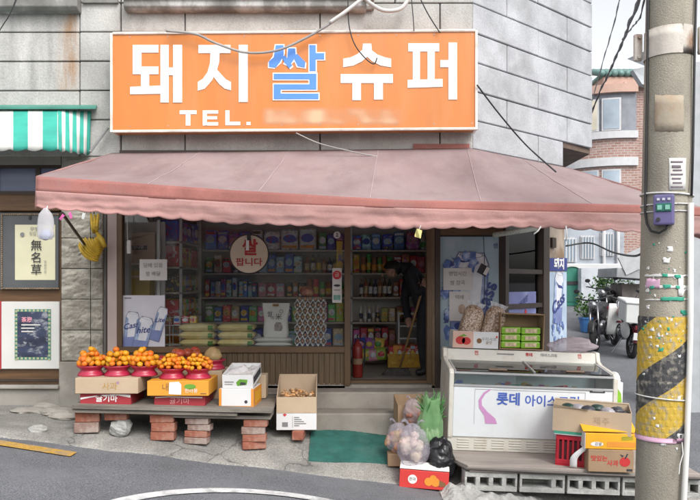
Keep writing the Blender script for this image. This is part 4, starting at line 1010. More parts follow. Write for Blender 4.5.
# motorbikes
m_blk = pm('bike_black', (.02, .02, .022), .4, .2, 6); m_tyre = pm('tyre_rubber', (.025, .025, .025), .85, .2, 20); m_chr = pm('bike_chrome', (.28, .28, .3), .25, .1, 5, metal=.9)
m_bred = pm('bike_darkred', (.16, .02, .03), .35, .15, 5); m_bwht = pm('bike_white', (.62, .63, .62), .45, .06, 5)
def torus(mb, c, ax, Rr, r, n=24, m=8):
    ax = Vector(ax).normalized(); u = ax.orthogonal().normalized(); w = ax.cross(u); vs_, fs_ = [], []
    for i in range(n):
        a = 2 * math.pi * i / n; rad = u * math.cos(a) + w * math.sin(a)
        for j in range(m):
            b = 2 * math.pi * j / m; vs_.append(Vector(c) + rad * (Rr + r * math.cos(b)) + ax * r * math.sin(b))
    for i in range(n):
        for j in range(m): fs_.append((i * m + j, ((i + 1) % n) * m + j, ((i + 1) % n) * m + (j + 1) % m, i * m + (j + 1) % m))
    return mb.add(vs_, fs_)
def bike(px, py, d, head, label, paint, box=False, shield=False):
    b = P(px, py, d); b.z = G(b.x, d) + .012
    t = thing('motorbike', label, 'motorbike', b, 'motorbikes parked in the lane')
    slope = math.atan((G(b.x + .1 * math.sin(head), d + .1 * math.cos(head)) - G(b.x, d)) / .1) * .98
    M = Matrix.Translation(b) @ Matrix.Rotation(-head, 4, 'Z') @ Matrix.Rotation(slope, 4, 'X') @ Matrix.Rotation(R(5), 4, 'Y')
    # local: +y forward, z up, wheelbase 1.25
    def N(): return MB(M)
    for yy, nm in ((-.6, 'wheel'), (.62, 'wheel')):
        mb = N(); torus(mb, (0, yy, .28), (1, 0, 0), .23, .052); w = mb.build(nm, m_tyre, t, smooth=True)
        mb = N(); torus(mb, (0, yy, .28), (1, 0, 0), .175, .014, 20, 6); mb.tube([(-.06, yy, .28), (.06, yy, .28)], .05, 10)
        for k in range(8): a = k * math.pi / 4; mb.tube([(0, yy, .28), (0, yy + .17 * math.cos(a), .28 + .17 * math.sin(a))], .007, 4)
        mb.build('rim', m_chr, w)
    mb = N()
    for s in (-.075, .075): mb.tube([(s, .62, .28), (s, .52, .55), (s * .9, .42, .9)], .02, 8)
    mb.build('fork', m_chr, t, smooth=True)
    mb = N(); mb.tube([(-.36, .28, 1.0), (-.3, .36, 1.0), (-.12, .42, .95), (.12, .42, .95), (.3, .36, 1.0), (.36, .28, 1.0)], .014, 8); hb = mb.build('handlebar', m_blk, t, smooth=True)
    for s in (-1, 1): mb = N(); mb.tube([(s * .22, .38, .98), (s * .28, .4, 1.1)], .007, 5); mb.ball((s * .29, .41, 1.14), (.06, .012, .042), 10, 6); mb.build('mirror', m_blk, hb, smooth=True)
    mb = N(); mb.ball((0, .52, .86), (.085, .07, .085), 14, 8); mb.build('headlight', m_chr, t, smooth=True)
    mb = N(); mb.tube([(0, .40, .82), (0, .2, .62), (0, -.1, .52), (0, -.35, .55), (0, -.62, .62)], [.05, .06, .06, .05, .04], 8); mb.build('frame', m_blk, t, smooth=True)
    mb = N(); mb.ball((0, .18, .72), (.13, .27, .13), 14, 8); mb.build('fuel_tank', paint, t, smooth=True)
    mb = N(); mb.ball((0, -.2, .76), (.14, .34, .075), 14, 8); mb.build('seat', m_blk, t, smooth=True)
    mb = N(); mb.ball((0, .02, .38), (.15, .2, .17), 10, 7, lambda q: .9 + .2 * noise.noise(q * 4)); mb.tube([(.1, .1, .3), (.16, 0, .2), (.17, -.4, .24), (.17, -.8, .3)], [.02, .025, .035, .04], 8); mb.build('engine', m_chr, t, smooth=True)
    mb = N(); mb.sheet(lambda u, v: Vector((lerp(-.075, .075, u), -.6 + .32 * math.cos(lerp(.2, 2.5, v)) * -1, .28 + .32 * math.sin(lerp(.2, 2.5, v)))), 3, 12, (0, 0, .006)); mb.build('rear_fender', paint, t, smooth=True)
    mb = N(); mb.sheet(lambda u, v: Vector((lerp(-.06, .06, u), .62 + .31 * math.cos(lerp(.4, 2.4, v)), .28 + .31 * math.sin(lerp(.4, 2.4, v)))), 3, 12, (0, 0, .006)); mb.build('front_fender', paint, t, smooth=True)
    mb = N(); mb.box((0, -.9, .62), (.16, .05, .08)); mb.build('tail_light', m_bred, t, bevel=.01)
    mb = N(); mb.box((0, -.95, .47), (.2, .012, .13)); mb.build('number_plate', m_bwht, t, bevel=.004)
    mb = N(); mb.tube([(-.05, -.1, .3), (-.22, -.15, .0)], .012, 6); mb.build('kickstand', m_chr, t)
    if shield:
        mb = N(); mb.sheet(lambda u, v: Vector((lerp(-.25, .25, u), .3 + .10 * math.cos((u - .5) * 3) + .05 * v, lerp(.25, .85, v))), 8, 6, (0, .01, 0)); mb.build('leg_shield', m_bwht, t, smooth=True)
        for s in (-1, 1): mb = N(); mb.ball((s * .13, -.5, .5), (.03, .3, .15), 12, 8); mb.build('side_cover', m_bwht, t, smooth=True)
    if box:
        bx_ = N(); bx_.prism([(-.26, .0), (.26, .0), (.29, .34), (-.29, .34)], lambda u, v, w: (u, w, .70 + v), -.95, -.42); o = bx_.build('delivery_box', m_bwht, t, bevel=.015)
        mb = N(); mb.box((0, -.685, 1.065), (.62, .57, .05)); mb.build('box_lid', m_bwht, o, bevel=.015)
        mb = N(); mb.box((0, -.955, .97), (.06, .02, .05)); mb.build('latch', m_chr, o)
    return t
bike(603, 333, 14.6, R(-150), 'black motorbike parked without a box beside the brown pot', m_blk)
bike(622, 345, 14.0, R(6), 'delivery motorbike with a white rear box parked nearest the pole', m_bred, True, True)

bike(611, 330, 16.3, R(-150), 'black motorbike parked farthest back between the other two', m_blk)
# unseen house across the street, added so the glass mirrors less bright sky
ob = thing('unseen_opposite_house', 'unseen plastered house across the street, added to darken the shop glass reflections', 'building', (0, -15, -.2))
mb = MB(); mb.mm(-14, 14, -16.5, -14.5, -2.0, 3.4); mb.build('wall', pm('opposite_plaster', (.42, .38, .33), .9, .25, 1.5, .3, 30), ob)
for k in range(7):
    x = -11.5 + 3.6 * k
    for z in (1.0,):
        mb = MB(); mb.mm(x, x + 1.5, -14.5, -14.44, z, z + 1.3); w = mb.build('window', m_brown, ob); mb = MB(); mb.mm(x + .08, x + 1.42, -14.44, -14.42, z + .08, z + 1.22); mb.build('pane', m_bluep, w)
mb = MB(); mb.mm(-.3, .7, -14.5, -14.42, -.6, 1.6); mb.build('door', m_tim, ob)
# ------------------------------------------------------------------ fruit stand on bricks
m_plank = pm('grey_plank', (.20, .18, .155), .9, .3, 6, .5, 60, c2=(.1, .085, .07), c2amt=.7, c2scale=4, stretch=(.4, 3, 3))
m_brk = pm('red_brick', (.30, .105, .065), .9, .2, 14, .7, 90, c2=(.36, .24, .19), c2amt=.6, c2scale=9)
m_brkg = pm('greyed_brick', (.27, .18, .15), .9, .25, 14, .7, 90, c2=(.36, .33, .30), c2amt=.8, c2scale=8)
m_rock = pm('rough_stone', (.36, .36, .34), .9, .25, 10, .8, 50, c2=(.2, .2, .19), c2amt=.7, c2scale=8)
PFL, PFR = P(72, 405, 6.2), P(272, 409.5, 6.2)
def PZ(x): return lerp(PFL.z, PFR.z, (x - PFL.x) / (PFR.x - PFL.x))
pf = thing('wooden_platform', 'low weathered plank platform propped on bricks under the fruit', 'platform', (-1.5, -.8, .5))
for k in range(5):       # planks run along the shop front
    y0, y1 = -1.2 + .19 * k, -1.2 + .19 * k + .183
    dx = random.uniform(-.03, .02); mb = MB()
    x0, x1 = PFL.x + (dx if k else 0), PFR.x + dx * .5 + (.0 if k else .01)
    vs_ = []
    for x in (x0, x1):
        z = PZ(x) - random.uniform(0, .006); vs_ += [(x, y0, z - .032), (x, y1, z - .032), (x, y1, z), (x, y0, z)]
    mb.add(vs_, [(0, 1, 2, 3), (7, 6, 5, 4), (0, 4, 5, 1), (1, 5, 6, 2), (2, 6, 7, 3), (3, 7, 4, 0)]); mb.build('plank', m_plank, pf, bevel=.004)
for k, (xa, xb, dy) in enumerate(((PFL.x - .04, -.95, .02), (-1.5, PFR.x - .02, .06))):
    mb = MB(); vs_ = []
    for x in (xa, xb):
        z = PZ(x) - .038 - .030 * k; vs_ += [(x, -1.2 + dy, z - .03), (x, -.5, z - .03), (x, -.5, z), (x, -1.2 + dy, z)]
    mb.add(vs_, [(0, 1, 2, 3), (7, 6, 5, 4), (0, 4, 5, 1), (1, 5, 6, 2), (2, 6, 7, 3), (3, 7, 4, 0)]); mb.build('under_board', m_plank, pf, bevel=.004)
brickme = None
def brick(c, rz, mat, label, group, s=(.2, .095, .057)):
    mb = MB(); mb.box((0, 0, s[2] / 2), s); o = mb.build('brick', mat, bevel=.005, jitter=0)
    o.location = c; o.rotation_euler = (0, 0, rz); WL[o.name] = Vector(c); tag(o, label, 'brick', group); return o
def stack(px, n, names, rz0, mats, d=6.33, w=.2, tops=None):
    x = (px - 350) * d / F; zb_ = G(x, d) + .034; zt = PZ(x) - .07 - (.03 if x > -1.5 else 0)
    h = (zt - zb_) / n
    for i in range(n):
        brick((x + random.uniform(-.015, .015), d - D0 + random.uniform(-.01, .012), zb_ + h * i), rz0 + random.uniform(-.14, .14), mats[i % len(mats)],
              ['bottom', 'second', 'third', 'fourth', 'fifth'][i] + ' brick of the ' + names, 'bricks under the fruit platform', (w, .1, h - .002))
stack(87, 2, 'leftmost brick stack under the platform', .05, [m_brkg, m_brk], tops=1)
stack(164, 3, 'stack below the gap between the two carton piles', .08, [m_brk])
stack(199, 4, 'stack below the orange carton', -.06, [m_brkg, m_brk, m_brkg, m_brkg])
stack(255, 4, 'rightmost stack below the white boxes', .1, [m_brk, m_brk, m_brkg, m_brk])
# a rough stone with one brick on top, second prop from the left
x = (121 - 350) * 6.33 / F; zg = G(x, 6.33) + .032; mb = MB()
mb.ball((x, -1.06, zg + .065), (.095, .085, .075), 14, 10, lambda q: 1.0 / max(abs(q.x), abs(q.y), abs(q.z)) ** .55 * (.92 + .22 * noise.noise(q * 1.9)))
tag(mb.build('stone', m_rock), 'pale grey rough stone propping the platform second from the left', 'stone')
zt = PZ(x) - .07; brick((x - .04, -1.05, zg + .132), .03, m_brk, 'single brick lying on the pale grey stone under the platform', 'bricks under the fruit platform', (.19, .1, max(.03, zt - zg - .134)))
mb = MB(); mb.ball((xpx(40, 6.3) * 1.0 + .0, -1.15, G(-2.5, 6.2) + .05), (.09, .07, .05), 10, 8, lambda q: .9 + .3 * noise.noise(q * 2)); tag(mb.build('stone', m_rock), 'small grey stone on the pavement left of the platform', 'stone')

m_kraft = pm('kraft_tan', (.47, .36, .25), .85, .08, 5, .1, 60); m_kraft2 = pm('kraft_brown', (.32, .215, .13), .85, .1, 5, .1, 60); m_kin = pm('kraft_inside', (.36, .27, .185), .85, .08, 5)
m_cred = pm('carton_red', (.33, .03, .04), .55, .1, 5); m_cor = pm('carton_orange', (.66, .30, .03), .6, .08, 5); m_cwh = pm('carton_white', (.66, .66, .66), .6, .05, 5); m_cyel = pm('carton_yellow', (.75, .38, .02), .5, .06, 5)
m_pw = pm('print_white', (.75, .74, .72), .6, .03); m_pr = pm('print_red', (.5, .03, .03), .6, .1); m_po = pm('print_orange', (.68, .26, .03), .6, .1); m_pg = pm('print_green', (.12, .3, .03), .6, .1); m_pbk = pm('print_black', (.04, .04, .05), .7, .1); m_pbl = pm('print_blue', (.06, .12, .45), .6, .1); m_pbr = pm('print_brown', (.2, .1, .04), .7)
def carton(px0, px1, y0, y1, d, depth, mat, label, rz=0.0, cat='carton', seam=True, group=None, rest=None):
    """closed carton whose front face shows at the given photograph rectangle; returns thing, front-left-bottom corner, width, height, right vector"""
    a, b = P(px0, y1, d), P(px1, y0, d); w, h = b.x - a.x, b.z - a.z
    if rest is not None: a.z = rest
    M = Matrix.Translation(a) @ Matrix.Rotation(rz, 4, 'Z')
    t = thing('carton', label, cat, a, group)
    mb = MB(M); mb.mm(0, w, 0, depth, 0, h); mb.build('box_body', mat, t, bevel=.004)
    if seam:
        mb = MB(M); mb.mm(.01, w - .01, depth / 2 - .025, depth / 2 + .025, h, h + .0015); mb.build('tape', pm('tape_clear', (.5, .42, .3), .25, .05), t)
    right = (M.to_3x3() @ X)
    return t, M, w, h, right
# left pile
t, M, w, h, rt = carton(80, 131, 393, 404.8, 6.3, .40, m_cred, 'red fruit carton at the bottom of the left pile', .0); zc = M.translation.z + h
text('귤기마', t, M @ Vector((w * .52, 0, h * .5)), .062, m_pw, rt, Z, bold=.02, sx=1.1)
flat([(0, .5), (.25, .62), (.6, .80), (1, .70), (1, .78), (.6, .9), (.25, .7), (0, .62)], t, M.translation, m_pw, rt * 1, Z, s=h) if False else None
flat([(0.005, h * .45), (w * .2, h * .62), (w * .45, h * .78), (w * .75, h * .80), (w * .99, h * .62), (w * .99, h * .86), (w * .75, h * .92), (w * .45, h * .86), (w * .2, h * .72), (.005, h * .62)], t, M.translation, m_pw, rt)
t, M, w, h, rt = carton(75, 138, 377.3, 393, 6.26, .44, m_kraft, 'plain tan carton on top of the left red carton', .0, rest=zc); zt1 = M.translation.z + h
text('사과', t, M @ Vector((w * .55, 0, h * .45)), .07, pm('print_gold', (.42, .26, .06), .6), rt, Z); flat(disc(0, 0, .013, 10), t, M @ Vector((w * .68, 0, h * .7)), pm('print_mauve', (.36, .22, .3), .6), rt)
# right pile
t, M, w, h, rt = carton(154, 205, 394.8, 406, 6.32, .40, m_cred, 'red fruit carton at the bottom of the orange pile', .0); zc = M.translation.z + h
text('귤기마', t, M @ Vector((w * .5, 0, h * .42)), .058, pm('print_pinkish', (.55, .28, .28), .6), rt, Z, sx=1.1)
flat([(.01, h * .72), (w * .3, h * .78), (w * .95, h * .70), (w * .95, h * .80), (w * .3, h * .88), (.01, h * .80)], t, M.translation, m_pw, rt)
t, M, w, h, rt = carton(147, 208.5, 380, 395, 6.26, .44, m_cor, 'bright orange fruit carton with a white sticker on its front', .0, rest=zc); zt2 = M.translation.z + h
flat([(-.055, -.05), (.05, -.055), (.052, .03), (.03, .055), (-.05, .05)], t, M @ Vector((w * .46, 0, h * .52)), m_pw, rt, off=.004, name='sticker')
text('내', t, M @ Vector((w * .3, 0, h * .55)), .07, m_pbr, rt, Z); text('한라봉', t, M @ Vector((w * .72, 0, h * .33)), .04, m_pw, rt, Z); flat(disc(0, 0, .05, 14, .022), t, M @ Vector((w * .7, 0, h * .62)), m_pg, rt)
flat(rect(0, .05, 0, .008), t, M @ Vector((w * .87, 0, h * .12)), m_pbr, rt)
# back carton that carries the fruit behind
t, M, w, h, rt = carton(150, 222, 371, 404, 6.72, .36, m_kraft, 'tan carton standing behind the orange carton', .0); zt3 = M.translation.z + h
t, M, w, h, rt = carton(84, 146, 374, 403, 6.74, .34, m_kraft2, 'brown carton hidden behind the plain tan carton', .0); zt4 = M.translation.z + h

# red plastic pedestal bowls with fruit
m_bowl = pm('bowl_magenta', (.38, .02, .055), .35, .1, 5, coat=.2)
prof = [(.0, .0), (.112, .0), (.115, .006), (.100, .028), (.086, .045), (.088, .052), (.108, .072), (.122, .082), (.122, .089), (.114, .089), (.09, .066), (.0, .064)]
bowl0 = None
names5 = ['leftmost red bowl', 'second red bowl from the left', 'middle red bowl', 'second red bowl from the right', 'rightmost front red bowl']
m_tan = pm('tangerine_peel', (.74, .26, .012), .42, .14, 9, .35, 160, rnd=.55); m_app = pm('apple_red', (.42, .04, .035), .35, .35, 10, c2=(.62, .30, .12), c2amt=.6, c2scale=9, rnd=.6)
def fruit_mesh(r, mat, nm):
    mb = MB(); mb.ball((0, 0, 0), (r, r, r * .88), 14, 9, lambda q: 1 - .10 * max(0, abs(q.z) - .8) / .2); o = mb.build(nm, mat, smooth=True); return o
def heap(c, r, n_layers, rim, base_obj, label, group, store):
    """spheres piled in rings; each is a thing of its own"""
    for (L, n, rf) in n_layers:      # layer, how many, ring radius as a share of the bowl's rim
        z = c.z
        for k in range(n):
            a = 2 * math.pi * (k + .5 * (L % 2)) / n + random.uniform(-.15, .15)
            q = (rim - r) * rf * random.uniform(.92, 1.06)
            loc = (c.x + q * math.cos(a) + random.uniform(-.004, .004), c.y + q * math.sin(a) + random.uniform(-.004, .004), z + r * .88 + L * r * 1.32 + random.uniform(-.003, .003))
            if store and store[0] is not None: o = store[0].copy(); col.objects.link(o)
            else: o = base_obj; store[0] = o
            o.location = loc; o.rotation_euler = (random.uniform(-1, 1), random.uniform(-1, 1), random.uniform(0, 6)); s0 = random.uniform(.86, 1.12); o.scale = (s0, s0, s0 * random.uniform(.9, 1.05))
            tag(o, label.replace('heaped in', ['at the base of the heap in', 'in the middle of the heap in', 'high on the heap in', 'on top of the heap in'][min(L, 3)]), 'fruit', group)
T1, T2, TA = [None], [None], [None]
f1, f2, fa = fruit_mesh(.0285, m_tan, 'tangerine'), fruit_mesh(.0225, m_tan, 'kumquat'), fruit_mesh(.046, m_app, 'apple')
for i, (px, top) in enumerate(((91, zt1), (117.5, zt1), (144.5, None), (172.5, zt2), (198, zt2))):
    d = 6.45; x = (px - 350) * d / F
    if top is None: top = max(zt1, zt2); 
    b = Vector((x, d - D0 - (0.0), top + .001))
    if i == 0:
        mb = MB(); mb.lathe(prof, b, 24); bowl0 = mb.build('fruit_bowl', m_bowl, smooth=True); o = bowl0
    else:
        o = bowl0.copy(); col.objects.link(o); o.location = b; WL[o.name] = b
    tag(o, names5[i] + (', heaped with kumquats' if i > 2 else ', heaped with tangerines'), 'bowl', 'red bowls of fruit')
    cc = b + Vector((0, 0, .066))
    if i < 3: heap(cc + Vector((0, 0, .004)), .0285, [(0, 11, 1.0), (1, 11, .92), (1, 5, .42), (2, 6, .55), (2, 1, 0), (3, 2 if i != 1 else 1, .16)], .132, f1, 'orange tangerine heaped in the ' + names5[i], 'tangerines in the red bowls', T1)
    else: heap(cc + Vector((0, 0, .006)), .0225, [(0, 15, 1.0), (1, 15, .95), (1, 8, .5), (2, 10, .68), (2, 4, .25), (3, 4, .34)], .136, f2, 'orange kumquat heaped in the ' + names5[i], 'kumquats in the red bowls', T2)
# bowls behind with apples and a wrapped bunch
for (px, lab, top) in ((184, 'red bowl of apples behind the kumquat bowls', zt3), (213, 'red bowl with a wrapped bundle behind the orange carton end', zt3)):
    d = 6.9; o = bowl0.copy(); col.objects.link(o); o.location = ((px - 350) * d / F, d - D0, top + .001); o['label'] = lab
apples = [(176, .0, .0), (187.5, .02, .0), (198, 0, -.01), (181, -.06, -.004), (192, .06, 0.01)]
labs = ['large red apple at the left of the back bowl', 'large red apple at the centre of the back bowl', 'large red apple at the right of the back bowl', 'red apple in front inside the back bowl', 'red apple at the rear of the back bowl']
for i, (px, dy, dz) in enumerate(apples):
    o = fa if i == 0 else fa.copy()
    if i: col.objects.link(o)
    o.location = ((px - 350) * 6.9 / F, 6.9 - D0 + dy, zt3 + .12 + dz); o.rotation_euler = (random.uniform(-.6, .6), random.uniform(-.6, .6), i); tag(o, labs[i], 'fruit', 'red apples behind the kumquats')
for i, (px, lab) in enumerate(((133, 'dull red apple peeping between the second and third bowls'), (161, 'dull red apple peeping between the third and fourth bowls'))):
    o = fa.copy(); col.objects.link(o); o.location = ((px - 350) * 6.72 / F, 6.72 - D0, max(zt1, zt4) + .055 + (.03 if i else 0)); o.scale = (.9, .9, .9); tag(o, lab, 'fruit', 'red apples behind the kumquats')
mb = MB(); c = Vector(((213 - 350) * 6.9 / F, 6.9 - D0, zt3 + .125)); mb.ball(c, (.085, .075, .07), 22, 14, lambda q: .9 + .28 * abs(noise.noise(q * 4.5)) + (.35 * max(0, q.z - .75) * 4 * .4)); tag(mb.build('wrapped_bundle', pm('bundle_tan', (.40, .27, .12), .5, .3, 14, c2=(.2, .24, .12), c2amt=.6, c2scale=10), smooth=True), 'tan wrapped bundle in the red bowl below the rice sacks', 'bundle')

# white cartons at the platform end
t, M, w, h, rt = carton(219, 254, 388.5, 407, 6.34, .36, m_cwh, 'white carton with orange edges at the platform end', -.06); zc = M.translation.z + h
for (x0, x1) in ((.0, .022), (w - .022, w)): flat(rect(x0, x1, 0, h), t, M.translation, m_po, rt, off=.0025)
flat(rect(.022, w - .022, 0, .012), t, M.translation, m_po, rt, off=.0025); flat(disc(0, 0, .014, 12), t, M @ Vector((w * .78, 0, h * .3)), m_pbk, rt, off=.003)
sd = (M.to_3x3() @ Y); flat(rect(0, .36, 0, h), t, M @ Vector((w, 0, 0)), m_po, sd, Z, off=.0025); flat(rect(.05, .31, h * .2, h * .8), t, M @ Vector((w, 0, 0)), m_cyel, sd, Z, off=.004)
def open_box(M, w, dp, h, mat, inn, t, hb=None, th=.006, name='box_body'):
    """open-topped box: front height h, back height hb, sloping sides"""
    hb = hb or h
    mb = MB(M); mb.mm(0, w, 0, dp, 0, th); mb.mm(0, w, 0, th, th, h); mb.mm(0, w, dp - th, dp, th, hb)
    for x in (0, w - th): mb.prism([(th, th), (dp - th, th), (dp - th, hb), (th, h)], lambda u, v, k: (k, u, v), x, x + th)
    return mb.build(name, mat, t)
m_film = pm('white_film', (.72, .73, .76), .3, .08, 8, trans=.3, alpha=.9)
a = P(222.5, 390, 6.36); a.z = zc + .002
t = thing('open_tray', 'open white fruit tray lined with a crumpled plastic bag on the white carton', 'box', a)
M = Matrix.Translation(a) @ Matrix.Rotation(-.06, 4, 'Z') @ Matrix.Rotation(R(9), 4, 'X'); w = .265; h = .115
o = open_box(M, w, .40, h, m_cwh, m_cwh, t); rt = M.to_3x3() @ X; upv = M.to_3x3() @ Z
mb = MB(M); mb.ball((.08, .03, .09), (.0, .0, .0), 4, 4) if False else None
flat([(.13, .02), (.21, .03), (.22, .075), (.15, .08), (.12, .05)], t, M.translation, m_pg, rt, upv); flat([(.15, .03), (.2, .03), (.205, .05), (.16, .055)], t, M.translation, m_pbk, rt, upv, off=.003)
flat(rect(.02, .1, .05, .058), t, M.translation, m_inkg, rt, upv); flat(rect(.02, .09, .03, .036), t, M.translation, m_inkg, rt, upv)
flat(rect(.03, .37, .03, .09), t, M @ Vector((w, 0, 0)), m_pbk, M.to_3x3() @ Y, upv, off=.002)
mb = MB(M); mb.grid(lambda u, v: Vector((lerp(.008, w - .008, u), lerp(.008, .392, v), .085 + .045 * noise.noise(Vector((u * 3, v * 4, 3))) + .02 * abs(noise.noise(Vector((u * 9, v * 11, 1)))))), 26, 34); mb.build('crumpled_bag', m_film, t, smooth=True)
mb = MB(M); mb.mm(.015, w - .015, .015, .385, .007, .05); mb.build('packed_fruit', m_cor, t)
mb = MB(); p0 = P(256, 375, 6.75); mb.mm(p0.x - .02, p0.x + .09, p0.y, p0.y + .18, PZ(p0.x) + .003, p0.z); tag(mb.build('carton', m_kraft, bevel=.004), 'narrow tan carton tucked behind the white carton', 'carton')

# open cardboard box on a brick, with dried goods
a = P(276.5, 430, 6.5); w = P(316.5, 430, 6.5).x - a.x; zf = P(0, 397, 6.5).z - a.z; zbk = P(0, 374, 6.92).z - a.z
t = thing('cardboard_box', 'tall open cardboard box of dried goods standing on a brick', 'box', a)
M = Matrix.Translation(a) @ Matrix.Rotation(.03, 4, 'Z')
zb2 = P(0, 412.5, 6.5).z - a.z
open_box(M, w, .42, zf, m_kraft, m_kin, t, zbk)
rt = M.to_3x3() @ X
mb = MB(M); mb.mm(.0, w, -.004, -.001, .002, zb2); mb.build('white_print_band', m_cwh, t)
mb = MB(M); mb.mm(-.002, w + .002, -.008, -.0045, zb2 - .004, zb2 + .004); mb.build('fold_edge', m_kraft, t)
flat([(0, .02), (.018, .028), (.036, .02), (.018, .0)], t, M @ Vector((.055, -.004, zb2 - .035)), m_pr, rt, off=.004)
flat(rect(.05, .1, .03, .07), t, M @ Vector((0, -.004, 0)), m_inkg, rt, off=.003); flat(rect(.14, .143, .02, .12), t, M @ Vector((0, -.004, 0)), m_inkg, rt, off=.003)
for i in range(5): flat(rect(.155, .2 + .02 * (i * 3 % 4), .035 + .018 * i, .043 + .018 * i), t, M @ Vector((0, -.004, 0)), m_inkg, rt, off=.003)
r_ = random.Random(5); mb = MB(M); m2b = MB(M)
for k in range(110):
    c = (r_.uniform(.03, w - .03), r_.uniform(.03, .39), zf - .085 + r_.uniform(0, .05) + .06 * (k % 3 == 0))
    (mb if r_.random() < .72 else m2b).ball(c, (r_.uniform(.015, .032), r_.uniform(.015, .03), r_.uniform(.008, .02)), 7, 5, lambda q: .85 + .4 * noise.noise(q * 2 + Vector(c) * 9))
mb.mm(.01, w - .01, .01, .41, .01, zf - .085)
o = mb.build('dried_goods', pm('dried_tan', (.36, .21, .10), .7, .4, 22, c2=(.6, .42, .25), c2amt=.7, c2scale=16)); tag(o, 'heaped tan dried slices filling the tall cardboard box', 'dried goods', kind='stuff')
o = m2b.build('wrapped_sweets', pm('wrap_orange', (.62, .32, .12), .35, .4, 25, c2=(.7, .68, .62), c2amt=.8, c2scale=14)); tag(o, 'shiny wrapped pieces among the dried slices in the box', 'sweets', kind='stuff')
xb = a.x + w / 2 + .02; zg = G(xb, 6.6) + .03
brick((xb, -.86, zg), 1.5, m_brk, 'single red brick under the tall cardboard box', 'bricks under the fruit platform', (.2, .1, a.z - zg - .001))
brick((a.x + .07, -.6, zg), .2, m_brkg, 'rear brick under the tall cardboard box', 'bricks under the fruit platform', (.2, .1, a.z - zg - .001))

# green rubber mat with a ribbed surface
def hit(px, py):
    d = 4.5
    while d < 12:
        p = P(px, py, d)
        if p.z < G(p.x, d) + .03: return p
        d += .01
    return p
mc = [hit(308.5, 461.5), hit(400, 465), hit(395.5, 433), hit(311, 432)]
def mat_f(u, v):
    p = mc[0].lerp(mc[1], u).lerp(mc[3].lerp(mc[2], u), v)
    return Vector((p.x, p.y, G(p.x, p.y + D0) + .038 + .0022 * (math.sin(v * 190) > 0)))
mb = MB(); mb.sheet(mat_f, 24, 120, (0, 0, -.012)); tag(mb.build('door_mat', pm('mat_green', (.016, .098, .083), .8, .25, 10, .3, 160, c2=(.07, .14, .12), c2amt=.5, c2scale=4)), 'green rubber mat lying below the shop steps', 'mat')
# ------------------------------------------------------------------ freezer plinth: boards on hollow blocks
m_blk2 = pm('hollow_block', (.36, .36, .34), .95, .2, 12, .7, 70, c2=(.6, .6, .58), c2amt=.6, c2scale=8)
TL = R(2.0)
FB = P(447, 450, 6.4)                                   # freezer front-left foot
MF = Matrix.Translation(FB) @ Matrix.Rotation(TL, 4, 'Y') # leans with the slope of the street
dk = thing('freezer_platform', 'low board platform on hollow blocks carrying the ice cream freezer', 'platform', FB + Vector((.8, .1, -.1)))
mb = MB(MF); mb.prism([(-.02, -.20), (.10, -.50), (1.95, -.52), (1.97, .64), (-.03, .64)], lambda u, v, w: (u, v, w), -.034, -.004); mb.build('deck_board', pm('deck_ply', (.33, .29, .26), .85, .16, 4, .3, 60, c2=(.22, .19, .17), c2amt=.7, c2scale=3, stretch=(.5, 2, 2)), dk, bevel=.004)
mb = MB(MF); mb.prism([(0, -.22), (.115, -.515), (1.955, -.535), (1.965, .6), (0, .6)], lambda u, v, w: (u, v, w), -.052, -.037); mb.build('under_board', m_plank, dk, bevel=.003)
mb = MB(MF); mb.tube([(-.03, -.19, -.02), (.09, -.515, -.028), (.6, -.53, -.03), (1.3, -.54, -.032), (1.96, -.55, -.033)], .010, 8); mb.build('edge_pipe', pm('edge_dark', (.12, .105, .095), .5, .2, 5), dk, smooth=True)
def hollow_block(x0, L, lab, yb=-.5, broken=False):
    """block lying on its side: its three cores face the street"""
    H, Dp = .15, .19
    t = thing('hollow_block', lab, 'concrete block', MF @ Vector((x0, yb, -.054 - H)), 'hollow blocks under the freezer platform')
    xs = [0]; n = 4 if L > .3 else 3
    hw = L / n
    z0, z1 = -.054 - H, -.055
    mb = MB(MF)
    mb.mm(x0, x0 + L, yb, yb + Dp, z1 - .042, z1); mb.mm(x0, x0 + L, yb, yb + Dp, z0, z0 + .04)
    for k in range(n + 1):
        cx = x0 + hw * k; wv = .018
        if broken and k in (1, 2): continue
        a_, b_ = max(x0, cx - wv), min(x0 + L, cx + wv); mb.mm(a_, b_, yb, yb + Dp, z0 + .04, z1 - .042)
    mb.mm(x0, x0 + L, yb + Dp * .8, yb + Dp, z0 + .04, z1 - .042)
    mb.build('block_shell', m_blk2, t, bevel=.003)
hollow_block(.08, .42, 'hollow concrete block at the left front corner under the freezer platform')
hollow_block(.52, .36, 'broken hollow concrete block in the middle front under the platform', broken=True)
hollow_block(.90, .42, 'hollow concrete block right of the broken one under the platform')
hollow_block(1.34, .30, 'hollow concrete block below the red crate under the platform', broken=True)
hollow_block(1.66, .30, 'hollow concrete block nearest the pole under the platform')
for (x0, yb) in ((.1, .25), (1.0, .25), (1.6, .25)): hollow_block(x0, .36, {.1: 'rear left', 1.0: 'rear middle', 1.6: 'rear right'}[x0] + ' hollow block hidden deep under the freezer platform', yb)
